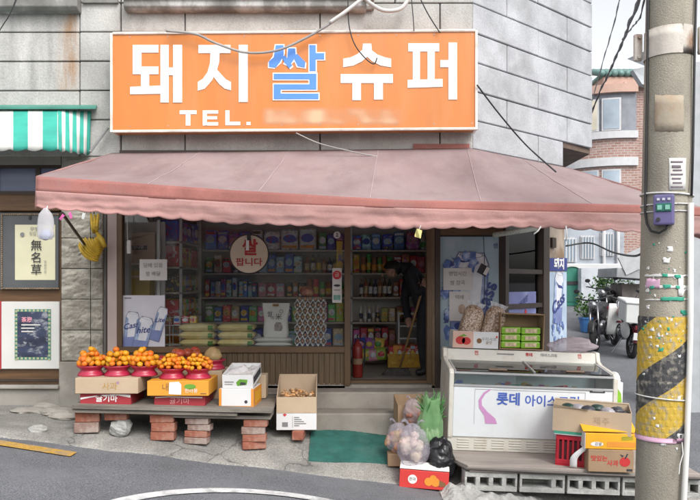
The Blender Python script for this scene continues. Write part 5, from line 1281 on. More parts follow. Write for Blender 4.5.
# rubble and mortar smeared at the kerb
r_ = random.Random(11); mb = MB()
def heapf(u, v):
    px = lerp(446, 566, u); base = hit(px, lerp(494, 478, v)) if False else None
    x = lerp(.72, 1.62, u); d = lerp(5.72, 6.02, v)
    z = G(x, d) + .01 + (.075 * (1 - u) ** .7 * sm(v * 1.6) + .02) * sm(min(u, 1 - u) * 9) * sm(v * 3.0 + .1) * (.75 + .7 * noise.noise(Vector((x * 9, d * 9, 0)))) + .012 * noise.noise(Vector((x * 30, d * 30, 2)))
    return Vector((x, d - D0 + .03 * noise.noise(Vector((x * 8, 1, 1))), z))
mb.sheet(heapf, 70, 26, (0, 0, -.08)); tag(mb.build('mortar_rubble', pm('mortar_pale', (.36, .355, .34), .95, .35, 14, .9, 60, c2=(.2, .195, .185), c2amt=.8, c2scale=7, c3=(.55, .55, .54), c3amt=.7, c3scale=9)), 'pale crumbled mortar and rubble at the kerb before the platform', 'rubble', kind='stuff')

# ------------------------------------------------------------------ ice cream chest freezer
m_fz = pm('freezer_enamel', (.70, .73, .75), .35, .03, 3, c2=(.60, .61, .60), c2amt=.5, c2scale=2); m_fzc = pm('freezer_cream', (.62, .60, .54), .5, .06, 4, c2=(.45, .40, .32), c2amt=.6, c2scale=4); m_fza = pm('freezer_alu', (.52, .53, .54), .35, .08, 4, metal=.5)
m_fgl = glass_mat('freezer_glass', (.86, .92, .92), .16)
fz = thing('ice_cream_freezer', 'white chest freezer with sloping glass lids and blue hangul lettering', 'freezer', FB)
W_ = 1.46
side = [(.012, 0), (.012, .10), (0, .12), (0, .672), (.03, .70), (.40, .742), (.47, .77), (.50, .845), (.62, .845), (.62, 0)]
for x0 in (0, W_ - .04):
    mb = MB(MF); mb.prism(side, lambda u, v, k: (k, u, v), x0, x0 + .04); mb.build('side_panel', m_fzc, fz, bevel=.006)
mb = MB(MF); mb.mm(.041, W_ - .041, .006, .04, .12, .555); fp = mb.build('front_panel', m_fz, fz, bevel=.004)
mb = MB(MF); mb.mm(.041, W_ - .041, .02, .05, .0, .118); gr_ = mb.build('kick_grille', m_fzc, fz)
for r0 in range(4):
    for k in range(9):
        x = .09 + k * .15; mb = MB(MF); mb.box((x + .05, .018, .028 + r0 * .022), (.105, .008, .009), Matrix.Rotation(R(25), 3, 'X')); mb.build('louvre', m_fzc, gr_)
# lower rim and front glass strip
mb = MB(MF); mb.mm(.041, W_ - .041, -.004, .045, .556, .574); mb.mm(.041, W_ - .041, -.002, .03, .664, .682); mb.build('rim', m_fza, fz, bevel=.003)
mb = MB(MF); mb.mm(.045, W_ - .045, .012, .018, .574, .664); mb.build('front_glass', m_fgl, fz)
for i, (x0, x1) in enumerate(((.045, .75), (.735, W_ - .045))):
    zo = .006 * i; mb = MB(MF)
    mb.prism([(.03, .684 + zo), (.46, .735 + zo), (.46, .740 + zo), (.03, .689 + zo)], lambda u, v, k: (k, u, v), x0, x1); ld = mb.build('glass_lid', m_fgl, fz)
    mb = MB(MF)
    for (xa, xb) in ((x0, x0 + .016), (x1 - .016, x1)): mb.prism([(.03, .682 + zo), (.46, .733 + zo), (.46, .744 + zo), (.03, .693 + zo)], lambda u, v, k: (k, u, v), xa, xb)
    mb.build('lid_edge', m_fza, ld)
    mb = MB(MF); xm = lerp(x0, x1, .55); mb.box((xm, .08, .702 + zo), (.16, .018, .012)); mb.build('lid_handle', pm('handle_brown', (.2, .13, .09), .5), ld, bevel=.003)
mb = MB(MF); mb.prism([(.46, .735), (.475, .765), (.50, .838), (.60, .838), (.60, .70), (.48, .70)], lambda u, v, k: (k, u, v), .041, W_ - .041); rail = mb.build('top_rail', m_fzc, fz, bevel=.004)
ru = Vector((0, .025, .073)).normalized(); rtv = MF.to_3x3() @ X; upv = MF.to_3x3() @ ru; upf = MF.to_3x3() @ Z
def rl(x): return MF @ Vector((x, .4865, .803))
text('롯데', rail, rl(.80), .036, m_pr, rtv, upv, bold=.03, off=.003); text('아이스크림', rail, rl(.985), .034, m_pbk, rtv, upv, off=.003); flat(rect(-.08, .08, -.005, .006), rail, rl(.58), m_inkg, rtv, upv, off=.003)
for x in (.31, 1.27): text('낀', rail, rl(x), .045, m_pr, rtv, upv, bold=.02, off=.003)
# inner tub and goods
mb = MB(MF); mb.mm(.045, W_ - .045, .045, .48, .40, .44); mb.mm(.045, W_ - .045, .47, .49, .44, .72); mb.build('tub', m_fz, fz)
mb = MB(MF); mb.mm(.041, W_ - .041, .05, .60, .02, .40); mb.mm(.041, W_ - .041, .492, .60, .40, .70); mb.build('carcass', m_fzc, fz)
r_ = random.Random(8); cols = [(.05, .12, .45), (.5, .05, .05), (.1, .4, .25), (.55, .4, .2), (.25, .15, .1), (.6, .6, .6), (.4, .1, .3), (.55, .3, .05)]
for k in range(24):
    x = .1 + k * .054; yv = r_.uniform(.1, .4); mb = MB(MF); mb.box((x, yv, .47 + r_.uniform(0, .08)), (.055, .17, .05), Matrix.Rotation(r_.uniform(-.5, .5), 3, 'Z') @ Matrix.Rotation(r_.uniform(-.3, .3), 3, 'X'))
    pr_ = cols[k % 8]; tag(mb.build('ice_cream_pack', pm('icepack%d' % (k % 8), pr_, .35, .15, 12), bevel=.012, seg=2), 'small coloured ice cream pack lying inside the freezer tub', 'ice cream', 'ice cream packs in the freezer')
# front graphics
def fp_(x, z): return MF @ Vector((x, .006, z))
def z6(u, v):    # zoom pixel -> panel coordinates
    return (430 + u / 3.684 - 447) * 6.4 / F, .72 - ((345 + v / 3.684) - 379) * 6.4 / F - .055
sw = [z6(*q) for q in ((214, 178), (190, 192), (172, 222), (176, 250), (196, 278), (200, 306), (244, 306), (236, 286), (206, 262), (186, 240), (184, 220), (196, 198), (216, 182))]
flat(sw, fp, fp_(0, 0), pm('swoosh_pink', (.55, .27, .50), .5, .05), rtv, upf, off=.003)
a0 = z6(283, 216); text('롯데', fp, fp_(*a0), .115, m_pbl, rtv, upf, bold=.03, off=.003)
a0 = z6(342, 219); text('아이스크림', fp, fp_(*a0), .105, m_pbl, rtv, upf, bold=.018, align='LEFT', off=.003)
x0, zt_ = z6(158, 180); x1, zb_ = z6(566, 330)
for q in (rect(x0, x1, zt_ - .003, zt_), rect(x1 - .003, x1, zb_ + .05, zt_), rect(x0, x0 + .002, zb_ + .05, zt_)): flat(q, fp, fp_(0, 0), m_inkg, rtv, upf, off=.0025)
x0, z0 = z6(584, 166); mb = MB(MF); mb.box((x0 + .06, .003, z0 - .014), (.13, .008, .03)); mb.build('badge', m_pbk, fp, bevel=.002)
flat(rect(-.045, .045, -.004, .004), fp, MF @ Vector((x0 + .06, -.001, z0 - .014)), m_fza, rtv, upf, off=.002)

# ---- things on the freezer
ZTOP = .848
def FT_(px, y=.55): # point on the rail top at photograph column px
    d = 6.4 + y; return Vector(((px - 350) * d / F - FB.x, y, ZTOP))
a = FT_(449.5, .50); w = FT_(495, .50).x - a.x
t = thing('carton', 'white apple carton on the freezer holding two bags of puffed grain', 'carton', MF @ a)
MC = MF @ Matrix.Translation(a)
open_box(MC, w, .24, .155, m_cwh, m_cwh, t); rt = MC.to_3x3() @ X; uz = MC.to_3x3() @ Z
flat(rect(0, .19, 0, .153), t, MC.translation, pm('print_salmon', (.62, .40, .32), .6), rt, uz); 
for (u, v, r0) in ((.07, .07, .045), (.125, .065, .042)): flat(disc(u, v, r0, 16, r0 * .85), t, MC.translation, m_pr, rt, uz, off=.0028)
flat([(.05, .105), (.1, .13), (.13, .112), (.09, .105)], t, MC.translation, m_pg, rt, uz, off=.0034)
flat(disc(.245, .07, .024, 14), t, MC.translation, m_pbr, rt, uz, off=.0028); text('우리사과', t, MC @ Vector((.335, 0, .085)), .038, m_inkg, rt, uz); text('꿀맛', t, MC @ Vector((.335, 0, .052)), .034, m_pbr, rt, uz); flat(rect(.40, .415, .1, .12), t, MC.translation, m_pr, rt, uz)
# puffed grain bags: a clear film pouch, full of small grains
m_puff = bpy.data.materials.new('puffed_grain'); m_puff.use_nodes = True; MATS['puffed_grain'] = m_puff
nn, ll = m_puff.node_tree.nodes, m_puff.node_tree.links; bsd = nn['Principled BSDF']; bsd.inputs['Roughness'].default_value = .35; bsd.inputs['Coat Weight'].default_value = .4
tcn = nn.new('ShaderNodeTexCoord'); vo = nn.new('ShaderNodeTexVoronoi'); vo.inputs['Scale'].default_value = 62; ll.new(tcn.outputs['Object'], vo.inputs['Vector'])
cr = nn.new('ShaderNodeValToRGB'); cr.color_ramp.elements[0].color = (.58, .47, .36, 1); cr.color_ramp.elements[0].position = .25; cr.color_ramp.elements[1].color = (.22, .12, .07, 1); cr.color_ramp.elements[1].position = .75
ll.new(vo.outputs[0], cr.inputs[0]); ll.new(cr.outputs[0], bsd.inputs['Base Color'])
bp_ = nn.new('ShaderNodeBump'); bp_.invert = True; bp_.inputs['Strength'].default_value = .8; bp_.inputs['Distance'].default_value = .006; ll.new(vo.outputs[0], bp_.inputs['Height']); ll.new(bp_.outputs[0], bsd.inputs['Normal'])
for i, (x, tilt, lab) in enumerate(((.135, 14, 'left tall bag of puffed grain leaning in the apple carton'), (.33, 17, 'right tall bag of puffed grain leaning in the apple carton'))):
    base = MC @ Matrix.Translation((x, .12, .01)) @ Matrix.Rotation(R(tilt), 4, 'Y') @ Matrix.Rotation(R(-6), 4, 'X')
    t = thing('puffed_grain_bag', lab, 'bag', base.translation, 'bags of puffed grain on the freezer')
    def bagf(u, v, k=i):
        a = u * 2 * math.pi; e = 1 - abs(2 * v - 1) ** 6
        rx, ry = .10 * (.35 + .65 * e) if v > .5 else .10 * (.8 + .2 * e), .075 * max(.05, e) if v > .5 else .075 * (.75 + .25 * e)
        n_ = 1 + .06 * noise.noise(Vector((math.cos(a) * 2, math.sin(a) * 2, v * 5 + k * 9)))
        ca, sa_ = math.cos(a), math.sin(a)
        return Vector((rx * n_ * math.copysign(abs(ca) ** .7, ca), ry * n_ * math.copysign(abs(sa_) ** .7, sa_), v * .40))
    mb = MB(base); mb.grid(bagf, 28, 18); mb.build('bag_body', m_puff, t, smooth=True)
    mb = MB(base); mb.grid(lambda u, v: Vector((lerp(-.07, .07, u) * (1 + .3 * v), .012 * math.sin(u * 17), .385 + .045 * v)), 16, 2); mb.build('bag_seal', m_film, t, smooth=True)
# brown box of green packs
a = FT_(496.5, .49); w = FT_(541, .49).x - a.x
t = thing('cardboard_box', 'open brown carton on the freezer standing on end, stacked with green packs', 'box', MF @ a)
MC = MF @ Matrix.Translation(a) @ Matrix.Rotation(.04, 4, 'Z')
mb = MB(MC); th = .007; Hh = .335; Dp = .22
mb.mm(0, w, 0, Dp, 0, th); mb.mm(0, w, 0, Dp, Hh - th, Hh); mb.mm(0, th, 0, Dp, th, Hh - th); mb.mm(w - th, w, 0, Dp, th, Hh - th); mb.mm(th, w - th, Dp - th, Dp, th, Hh - th); mb.build('box_body', m_kraft2, t)
m_gp = pm('pack_green', (.22, .45, .03), .35, .15, 20); m_gp2 = pm('pack_window', (.58, .47, .30), .5, .35, 40)
pk = None; nmv = ['bottom', 'middle', 'top']; nmh = ['left', 'right']
for r0 in range(3):
    for c0 in range(2):
        loc = MC @ Vector((.018 + c0 * (w - .036) / 2, .03, .009 + r0 * .066)); lw_ = (w - .04) / 2 - .004
        lab = '%s %s green snack pack in the brown carton on the freezer' % (nmh[c0], nmv[r0])
        if pk is None:
            mb = MB(Matrix.Translation(loc)); t2 = thing('snack_pack', lab, 'snack', loc, 'green snack packs on the freezer')
            mb.mm(0, lw_, 0, .17, 0, .062); mb.build('pack_body', m_gp, t2, bevel=.014, seg=2)
            mb = MB(Matrix.Translation(loc)); mb.mm(lw_ * .2, lw_ * .8, -.004, .002, .012, .05); mb.build('pack_window', m_gp2, t2, bevel=.002); pk = t2
        else: copy_thing(pk, loc, lab)
# lilac plastic sheet bunched at the right end
def bagfn(seed, amp=.22, fr=3.0):
    """thin film drawn over lumps: rounded bulges with pinched creases between them"""
    o_ = Vector((seed * 7.3, seed * 3.1, seed))
    def g(q):
        b = noise.noise(q * fr * .55 + o_); c1 = abs(noise.noise(q * fr + o_ + Vector((0, 0, q.z * 1.5)))); c2_ = abs(noise.noise(q * fr * 2.3 + o_ * 1.7))
        return 1 + amp * .55 * b - amp * .75 * max(0, .22 - c1) * 2.2 - amp * .35 * max(0, .2 - c2_) * 2.0
    return g
m_lil = pm('film_lilac', (.62, .53, .56), .16, .12, 9, trans=.35, alpha=.55); m_clr = pm('film_clear', (.60, .57, .66), .12, .15, 8, trans=.3, alpha=.36)
mb = MB(); c = MF @ (FT_(568, .55) + Vector((0, 0, .05))); mb.ball(c, (.235, .10, .075), 48, 24, bagfn(2, .38, 3)); tag(mb.build('plastic_sheet', m_lil, smooth=True), 'crumpled pinkish plastic sheet at the right end of the freezer', 'plastic')
mb = MB(); c = MF @ Vector((W_ + .06, .25, .62)); mb.ball(c, (.05, .08, .08), 24, 16, bagfn(4, .4, 3)); tag(mb.build('plastic_bag', m_cwh, smooth=True), 'small white bag hanging off the right side of the freezer', 'bag')
t = thing('paper_packet', 'green and white paper packet hung on the right side of the freezer', 'packet', MF @ Vector((W_ + .03, .2, .45)))
mb = MB(MF); mb.mm(W_ + .002, W_ + .10, .15, .18, .40, .62); mb.build('packet', m_cwh, t, bevel=.006); flat([(.01, .02), (.09, .03), (.08, .12), (.03, .19), (.01, .1)], t, MF @ Vector((W_ + .002, .15, .4)), m_gp, rtv, upf)

# ------------------------------------------------------------------ boxes at the pole end of the platform
def deck(px, d): # deck height at a column and depth
    x = (px - 350) * d / F; return (MF @ Vector((x - FB.x, d - 6.4, -.004))).z
d = 6.02
a = P(555, 468, d); a.z = deck(570, 6.1) + .003
t = thing('plastic_crate', 'red slatted plastic crate under the big open carton', 'crate', a)
MC = Matrix.Translation(a) @ Matrix.Rotation(-.30, 4, 'Z') @ Matrix.Rotation(TL, 4, 'Y'); m_cr = pm('crate_red', (.42, .015, .03), .4, .12, 5)
cw_, cd_, ch_ = .46, .34, .265
mb = MB(MC); mb.mm(0, cw_, 0, cd_, 0, .012); mb.build('crate_floor', m_cr, t)
for z0 in (.012, .21): mb = MB(MC); mb.mm(0, cw_, 0, .014, z0, z0 + .04); mb.mm(0, cw_, cd_ - .014, cd_, z0, z0 + .04); mb.mm(0, .014, .014, cd_ - .014, z0, z0 + .04); mb.mm(cw_ - .014, cw_, .014, cd_ - .014, z0, z0 + .04); mb.build('crate_rim', m_cr, t, bevel=.003)
for k in range(12):
    x = .01 + k * (cw_ - .03) / 11; mb = MB(MC); mb.mm(x, x + .016, .002, .012, .05, .215); mb.build('slat', m_cr, t)
for k in range(9):
    y = .01 + k * (cd_ - .03) / 8
    for x in (0, cw_ - .012): mb = MB(MC); mb.mm(x, x + .012, y, y + .016, .05, .215); mb.build('slat', m_cr, t)
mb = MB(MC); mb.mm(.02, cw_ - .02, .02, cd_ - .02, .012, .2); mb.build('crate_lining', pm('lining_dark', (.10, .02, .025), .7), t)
zcr = a.z + .255
# green and white edged tray between crate and carton
t = thing('tray', 'flat white tray with green edge lying on the red crate', 'tray', a + Vector((0, 0, .26)))
MT = MC @ Matrix.Translation((-.015, -.015, .252)); mb = MB(MT); mb.mm(0, .49, 0, .37, 0, .03); mb.build('tray_body', m_cwh, t, bevel=.004)
mb = MB(MT); mb.mm(-.002, .492, -.003, -.0005, .012, .033); mb.mm(-.003, -.0005, 0, .37, .012, .033); mb.build('green_edge', pm('edge_green', (.05, .3, .2), .5), t)
mb = MB(MT); mb.sheet(lambda u, v: Vector((lerp(.18, .30, v * .2) + .10 * u, -.012 - .055 * math.sin(u * 1.6) - .0, .02 - .26 * u ** 1.5)) if False else Vector((.30 - .17 * sm(u * 1.3) + .055 * v, -.012 - .05 * math.sin(u * 2.4), .028 - .27 * u)), 16, 2, (0, .003, 0)); mb.build('peeled_strip', m_cwh, t, smooth=True)
# big open carton
t = thing('cardboard_box', 'big open tan carton with raised flaps on top of the red crate', 'box', a + Vector((0, 0, .28)))
MB_ = MC @ Matrix.Translation((-.03, -.02, .285)); w = .60
open_box(MB_, w, .36, .185, m_kraft, m_kin, t, .20)
rt = MB_.to_3x3() @ X; uz = MB_.to_3x3() @ Z
mb = MB(MB_); mb.sheet(lambda u, v: Vector((lerp(.0, .27, u), -.002 - .012 * v, .185 + .03 * v * (1 - u))), 4, 2, (0, .004, 0)); mb.build('flap', m_kraft, t)
mb = MB(MB_); mb.mm(.004, .6, .35, .40, .202, .206); mb.build('flap', m_kraft, t)
text('제주', t, MB_ @ Vector((w * .62, 0, .10)), .07, pm('print_faint', (.38, .28, .19), .8), rt, uz)
mb = MB(MB_); mb.mm(.008, w - .008, .008, .35, .1, .15); mb.build('contents', pm('contents_dark', (.06, .07, .07), .5, .6, 30, c2=(.35, .35, .36), c2amt=.8, c2scale=14), t)
r_ = random.Random(9)
for k in range(6):
    mb = MB(MB_); c = Vector((.12 + .075 * k, .15 + r_.uniform(-.08, .08), .175)); mb.ball(c, (.06, .06, .035), 14, 9, bagfn(k + 20, .35, 3)); tag(mb.build('dark_bundle', pm('bundle_dark%d' % (k % 3), [(.03, .06, .05), (.35, .33, .36), (.05, .05, .06)][k % 3], .4, .3, 14), smooth=True), ['dark green bundle at the left in the big open carton', 'grey bundle second from the left in the big carton', 'black bundle left of centre in the big open carton', 'dark green bundle right of centre in the big carton', 'grey bundle second from the right in the big carton', 'black bundle at the right in the big open carton'][k], 'bundle', 'bundles in the big open carton')
# apple carton and yellow carton in front
d = 5.84; a = P(588, 478, d); a.z = deck(605, 5.95) + .003; w = P(633, 478, d).x - a.x
t = thing('carton', 'kraft carton with red apple print at the foot of the pole', 'carton', a); MC2 = Matrix.Translation(a) @ Matrix.Rotation(-.04, 4, 'Z') @ Matrix.Rotation(TL * .6, 4, 'Y')
mb = MB(MC2); mb.mm(0, w, 0, .30, 0, .175); mb.build('box_body', m_kraft2, t, bevel=.004); rt = MC2.to_3x3() @ X; uz = MC2.to_3x3() @ Z
flat(disc(.285, .085, .042, 18, .038), t, MC2.translation, m_pr, rt, uz); flat([(.28, .11), (.30, .15), (.31, .15), (.292, .11)], t, MC2.translation, m_pbk, rt, uz, off=.003); flat([(.265, .12), (.245, .145), (.275, .135)], t, MC2.translation, m_pbk, rt, uz, off=.003)
text('맛있는', t, MC2 @ Vector((.085, 0, .105)), .048, m_pr, rt, uz, bold=.02); text('사과', t, MC2 @ Vector((.19, 0, .07)), .05, m_pr, rt, uz, bold=.02); flat(rect(.30, .345, .012, .03), t, MC2.translation, m_pbk, rt, uz)
MY = MC2 @ Matrix.Translation((-.022, .01, .178)); t = thing('carton', 'bright yellow carton with an open lid on the apple print carton', 'carton', MY.translation)
hy = .125; mb = MB(MY); mb.mm(0, .40, 0, .30, 0, hy); mb.build('box_body', m_cyel, t, bevel=.004)
mb = MB(MY); mb.sheet(lambda u, v: Vector((lerp(-.02, .40, u), .0 + .22 * v, hy + .012 + .10 * v * (.9 + .1 * u))), 4, 3, (0, 0, .005)); lid = mb.build('lid', m_cyel, t)
text('귤', lid, MY @ Vector((.03, .11, hy + .072)), .05, m_pbk, MY.to_3x3() @ X, (MY.to_3x3() @ Vector((0, .22, .10))), bold=.02, off=.009); 
ul = MY.to_3x3() @ Vector((0, .22, .10)); flat([(-.07, 0), (-.02, -.02), (.06, -.01), (.07, .015), (.0, .03), (-.05, .025)], lid, MY @ Vector((.2, .13, hy + .08)), m_pg, MY.to_3x3() @ X, ul, off=.009)
flat(rect(.17, .39, .02, .06), t, MY.translation, m_po, MY.to_3x3() @ X, uz); flat(disc(0, 0, .05, 16, .018), t, MY @ Vector((.09, 0, .04)), m_pw, MY.to_3x3() @ X, uz); text('감귤', t, MY @ Vector((.10, 0, .04)), .03, m_pbk, MY.to_3x3() @ X, uz, off=.004)
for k in range(3): flat([(.28, .075 + .01 * k), (.37, .08 + .012 * k), (.37, .085 + .012 * k), (.28, .08 + .01 * k)], t, MY.translation, m_pg, MY.to_3x3() @ X, uz)
mb = MB(MY); mb.mm(-.004, -.0005, .0, .30, .0, hy); mb.build('white_side', m_cwh, t)

# ------------------------------------------------------------------ bags and cartons by the mat
a = P(398, 436, 6.55); a.z = G(a.x, 6.55) + .04
t = thing('cardboard_box', 'small open brown carton half hidden behind the plastic bags', 'box', a)
MC = Matrix.Translation(a) @ Matrix.Rotation(.12, 4, 'Z'); hh = P(0, 397, 6.6).z - a.z; open_box(MC, .27, .22, hh * .86, m_kraft2, m_kin, t, hh)
a = P(399, 481, 5.98); a.z = G(a.x + .2, 5.98) + .02; w = P(448, 481, 5.98).x - a.x
t = thing('carton', 'flat red fruit carton lying at the kerb under the bags', 'carton', a); MC = Matrix.Translation(a) @ Matrix.Rotation(-.10, 4, 'Z') @ Matrix.Rotation(R(3), 4, 'Y')
hc = .145; mb = MB(MC); mb.mm(0, w, 0, .26, 0, hc); mb.build('box_body', pm('carton_red2', (.58, .045, .04), .5, .06), t, bevel=.004); rt = MC.to_3x3() @ X; uz = MC.to_3x3() @ Z
flat(disc(0, 0, .037, 18), t, MC @ Vector((.105, 0, hc * .5)), m_pw, rt, uz); text('한과', t, MC @ Vector((.105, 0, hc * .5)), .03, m_pbk, rt, uz, off=.004)
for (u, r0) in ((.235, .034), (.29, .036), (.27, .028)): flat(disc(0, 0, r0, 14), t, MC @ Vector((u, 0, hc * (.62 if r0 < .03 else .42))), m_po, rt, uz, off=.0025 + u * .003)
flat([(.0, 0), (.05, .0), (.05, .03), (.0, .05)], t, MC @ Vector((.32, 0, .03)), m_pbr, rt, uz, off=.004)
mb = MB(MC); mb.sheet(lambda u, v: Vector((lerp(0, w, u), lerp(.0, .12, v), hc + .008 + .03 * v)), 6, 2, (0, 0, .004)); mb.build('flap', m_pw, t)
zr = a.z + hc
def bag(name, px, py, d, rad, seed, mat, label, amp=.22, fr=2.6, nu=44, nv=28, fill=None, zmin=None, knot=True, group=None):
    c = P(px, py, d); rz = rad[2]
    if zmin is not None: c.z = zmin + rz * .9
    t = thing(name, label, 'bag', c - Vector((0, 0, rz * .9)), group)
    fn = bagfn(seed, amp, fr)
    def f2(q):
        k = fn(q)
        if q.z > .55: k *= 1 + .35 * (q.z - .55) / .45
        return k
    mb = MB(); mb.ball(c, rad, nu, nv, f2); mb.v = [Vector((p.x, p.y, max(p.z, c.z - rz * .9))) for p in mb.v]; mb.build('bag_film', mat, t, smooth=True)
    if knot:
        top = c + Vector((0, 0, rz * 1.15)); r_ = random.Random(seed)
        for s in (-1, 1):
            def ear(u, v, s=s):
                w_ = rad[0] * (.16 + .5 * math.sin(math.pi * min(1, u * 1.15)) * .6)
                return top + Vector((s * rad[0] * (.12 + .55 * u) + (v - .5) * w_ * .5, (v - .5) * w_ * .7 + .02 * math.sin(u * 6 + v * 5), rz * .42 * math.sin(u * 2.2) + .01 * math.sin(v * 12)))
            mb = MB(); mb.grid(ear, 10, 5); mb.build('handle', mat, t, smooth=True)
    return t, c
def lumps(name, c, rad, n, r0, mat, label, cat, seed, group, fit=.5):
    r_ = random.Random(seed); first = None
    for k in range(n):
        q = Vector((r_.uniform(-1, 1), r_.uniform(-1, 1), r_.uniform(-1, 1)))
        while q.length > 1: q = Vector((r_.uniform(-1, 1), r_.uniform(-1, 1), r_.uniform(-1, 1)))
        loc = Vector(c) + Vector((q.x * rad[0], q.y * rad[1], q.z * rad[2])) * fit
        if first is None:
            mb = MB(); mb.ball((0, 0, 0), (r0 * 1.2, r0, r0 * .9), 12, 8, lambda w: 1 + .22 * noise.noise(w * 1.7)); o = mb.build(name, mat, smooth=True); first = o
        else: o = first.copy(); col.objects.link(o)
        o.location = loc; o.rotation_euler = (r_.uniform(0, 6), r_.uniform(0, 6), r_.uniform(0, 6)); tag(o, label, cat, group)
m_on = pm('ginger_tan', (.50, .29, .12), .6, .3, 12, rnd=.6, c2=(.62, .48, .33), c2amt=.6, c2scale=9)
# black bag
bag('rubbish_bag', 440, 452, 6.12, (.135, .13, .16), 31, pm('black_film', (.012, .012, .014), .28, .2, 8), 'shiny black plastic bag slumped beside the freezer foot', .26, 2.6, 60, 40, zmin=G(.75, 6.12) + .035, knot=False)
# lilac bag in front, standing on the red carton
t, c = bag('plastic_bag', 413, 447, 6.08, (.14, .11, .15), 33, m_clr, 'knotted clear lilac bag of bulbs above the red carton', .24, 2.8, 60, 40, zmin=zr + .004); lumps('bulb', c, (.13, .1, .14), 26, .036, pm('bulb_pale', (.55, .43, .34), .6, .3, 12, rnd=.5), 'pale bulb seen inside the clear lilac bag', 'vegetable', 3, 'bulbs in the lilac bag', .62)
# tan bag at the left
t, c = bag('plastic_bag', 398, 441, 6.3, (.105, .09, .115), 36, m_clr, 'clear bag of tan ginger roots at the left of the heap', .25, 2.8, 50, 34, zmin=G(.4, 6.3) + .14, knot=True); lumps('ginger_root', c, (.1, .09, .11), 26, .032, m_on, 'tan ginger root inside the left clear bag', 'vegetable', 4, 'ginger roots in the left bag', .68)
mb = MB(); cc = c; mb.mm(cc.x - .09, cc.x + .09, cc.y - .07, cc.y + .08, G(.4, 6.3) + .036, cc.z - .115 * .9 - .001); tag(mb.build('carton', m_kraft2, bevel=.004), 'low brown carton under the bag of ginger roots', 'carton')
t, c = bag('plastic_bag', 413, 414, 6.5, (.09, .08, .10), 39, m_lil, 'upper clear bag of reddish roots inside the small brown carton', .25, 2.8, 50, 34); lumps('root', c, (.09, .08, .1), 20, .03, pm('root_red', (.40, .20, .11), .6, .3, 12, rnd=.6), 'reddish brown root inside the upper clear bag', 'vegetable', 5, 'roots in the upper bag', .66)
# green bag of spring onions
m_gf = pm('film_green', (.34, .62, .30), .15, .15, 8, trans=.45, alpha=.62)
c = P(433, 424, 6.22); t = thing('green_bag', 'translucent green bag of spring onions on the black bag', 'bag', P(433, 446, 6.22))
def gbag(u, v):
    a = u * 2 * math.pi; w_ = interp(v, [0, .15, .5, .8, 1], [.6, 1.0, .95, .7, .62]); n_ = 1 + .22 * noise.noise(Vector((math.cos(a) * 1.8, math.sin(a) * 1.8, v * 2))) - .5 * max(0, .16 - abs(noise.noise(Vector((math.cos(a) * 2.6, math.sin(a) * 2.6, v * 1.6)))))
    base = P(lerp(430, 436, v * .3), 445, 6.2); return base + Vector((.11 * w_ * n_ * math.cos(a), .085 * w_ * n_ * math.sin(a), .40 * v + (.03 * math.sin(a * 2 + 1) + .02 * math.sin(a * 5)) * (v > .97)))
mb = MB(); mb.grid(gbag, 44, 30); mb.build('bag_film', m_gf, t, smooth=True)
mb = MB(); mb.ball(P(431, 444, 6.2), (.06, .05, .012), 16, 6); mb.build('bag_bottom', m_gf, t, smooth=True)
r_ = random.Random(4); m_so = pm('onion_green', (.045, .16, .035), .5, .3, 14); m_sw = pm('onion_white', (.6, .62, .5), .5, .1, 10)
onion0 = None
for k in range(18):
    b = P(431 + r_.uniform(-8, 8), 440, 6.2 + r_.uniform(-.04, .05)); tp = P(433 + r_.uniform(-13, 12), 396 + r_.uniform(-7, 12), 6.22 + r_.uniform(-.08, .1)); mid = b.lerp(tp, .55) + Vector((r_.uniform(-.02, .02), 0, .01))
    tt = thing('spring_onion', 'long green spring onion standing in the green bag', 'vegetable', b, 'spring onions in the green bag')
    mb = MB(); mb.tube([b, b.lerp(mid, .45)], [.009, .009], 6); mb.build('onion_stem', m_sw, tt, smooth=True)
    mb = MB()
    for j in range(3):
        e = tp + Vector((r_.uniform(-.06, .06), r_.uniform(-.05, .05), r_.uniform(-.09, .03))); mb.tube([b.lerp(mid, .43), mid + Vector((r_.uniform(-.01, .01), 0, 0)), mid.lerp(e, .6) + Vector((0, 0, .01)), e], [.008, .008, .006, .0015], 6)
    mb.build('onion_leaves', m_so, tt, smooth=True)
# ------------------------------------------------------------------ inside the shop: shelving and goods
SDp = 9.3
m_shelf = pm('shelf_grey', (.58, .58, .57), .6, .1, 4); m_shelfw = pm('shelf_wood', (.52, .46, .40), .6, .2, 5)
SY = [250, 273, 297, 322, 347, 361]
SZ = [CZ + (HY - y) * SDp / F for y in SY]
def shelf_unit(x0, x1, y0, y1, zs_, label, ax='x', post=.03, ztop=None):
    t = thing('shelf_unit', label, 'shelf', ((x0 + x1) / 2, (y0 + y1) / 2, ZF))
    zt = ztop or zs_[0] + .45
    for (x, y) in ((x0, y0), (x1 - post, y0), (x0, y1 - post), (x1 - post, y1 - post)):
        mb = MB(); mb.mm(x, x + post, y, y + post, ZF + .001, zt); mb.build('upright', m_shelf, t)
    for z in zs_: mb = MB(); mb.mm(x0, x1, y0, y1, z - .022, z); mb.build('shelf_board', m_shelfw, t)
    if ax == 'x': mb = MB(); mb.mm(x0, x1, y1 + .002, y1 + .012, ZF + .01, zt)
    else: mb = MB(); mb.mm(x0 - .012, x0 - .002, y0, y1, ZF + .01, zt)
    mb.build('back_panel', m_inwall, t); return t
yS = SDp - D0
shelf_unit(xq(197, SDp), xq(347, SDp), yS - .02, yS + .36, SZ, 'long goods shelf seen through the shop window')
shelf_unit(xq(350, SDp), xq(428, SDp), yS - .02, yS + .36, SZ, 'goods shelf seen through the open doorway')
LX = -1.86; LZ = [2.06, 1.78, 1.50, 1.22, .92]
shelf_unit(LX - .34, LX + .01, .75, 1.82, LZ, 'snack shelf along the left wall inside the window', 'y')
PC = {}
ORD = ['first', 'second', 'third', 'fourth', 'fifth', 'sixth', 'seventh', 'eighth', 'ninth', 'tenth', 'eleventh', 'twelfth']
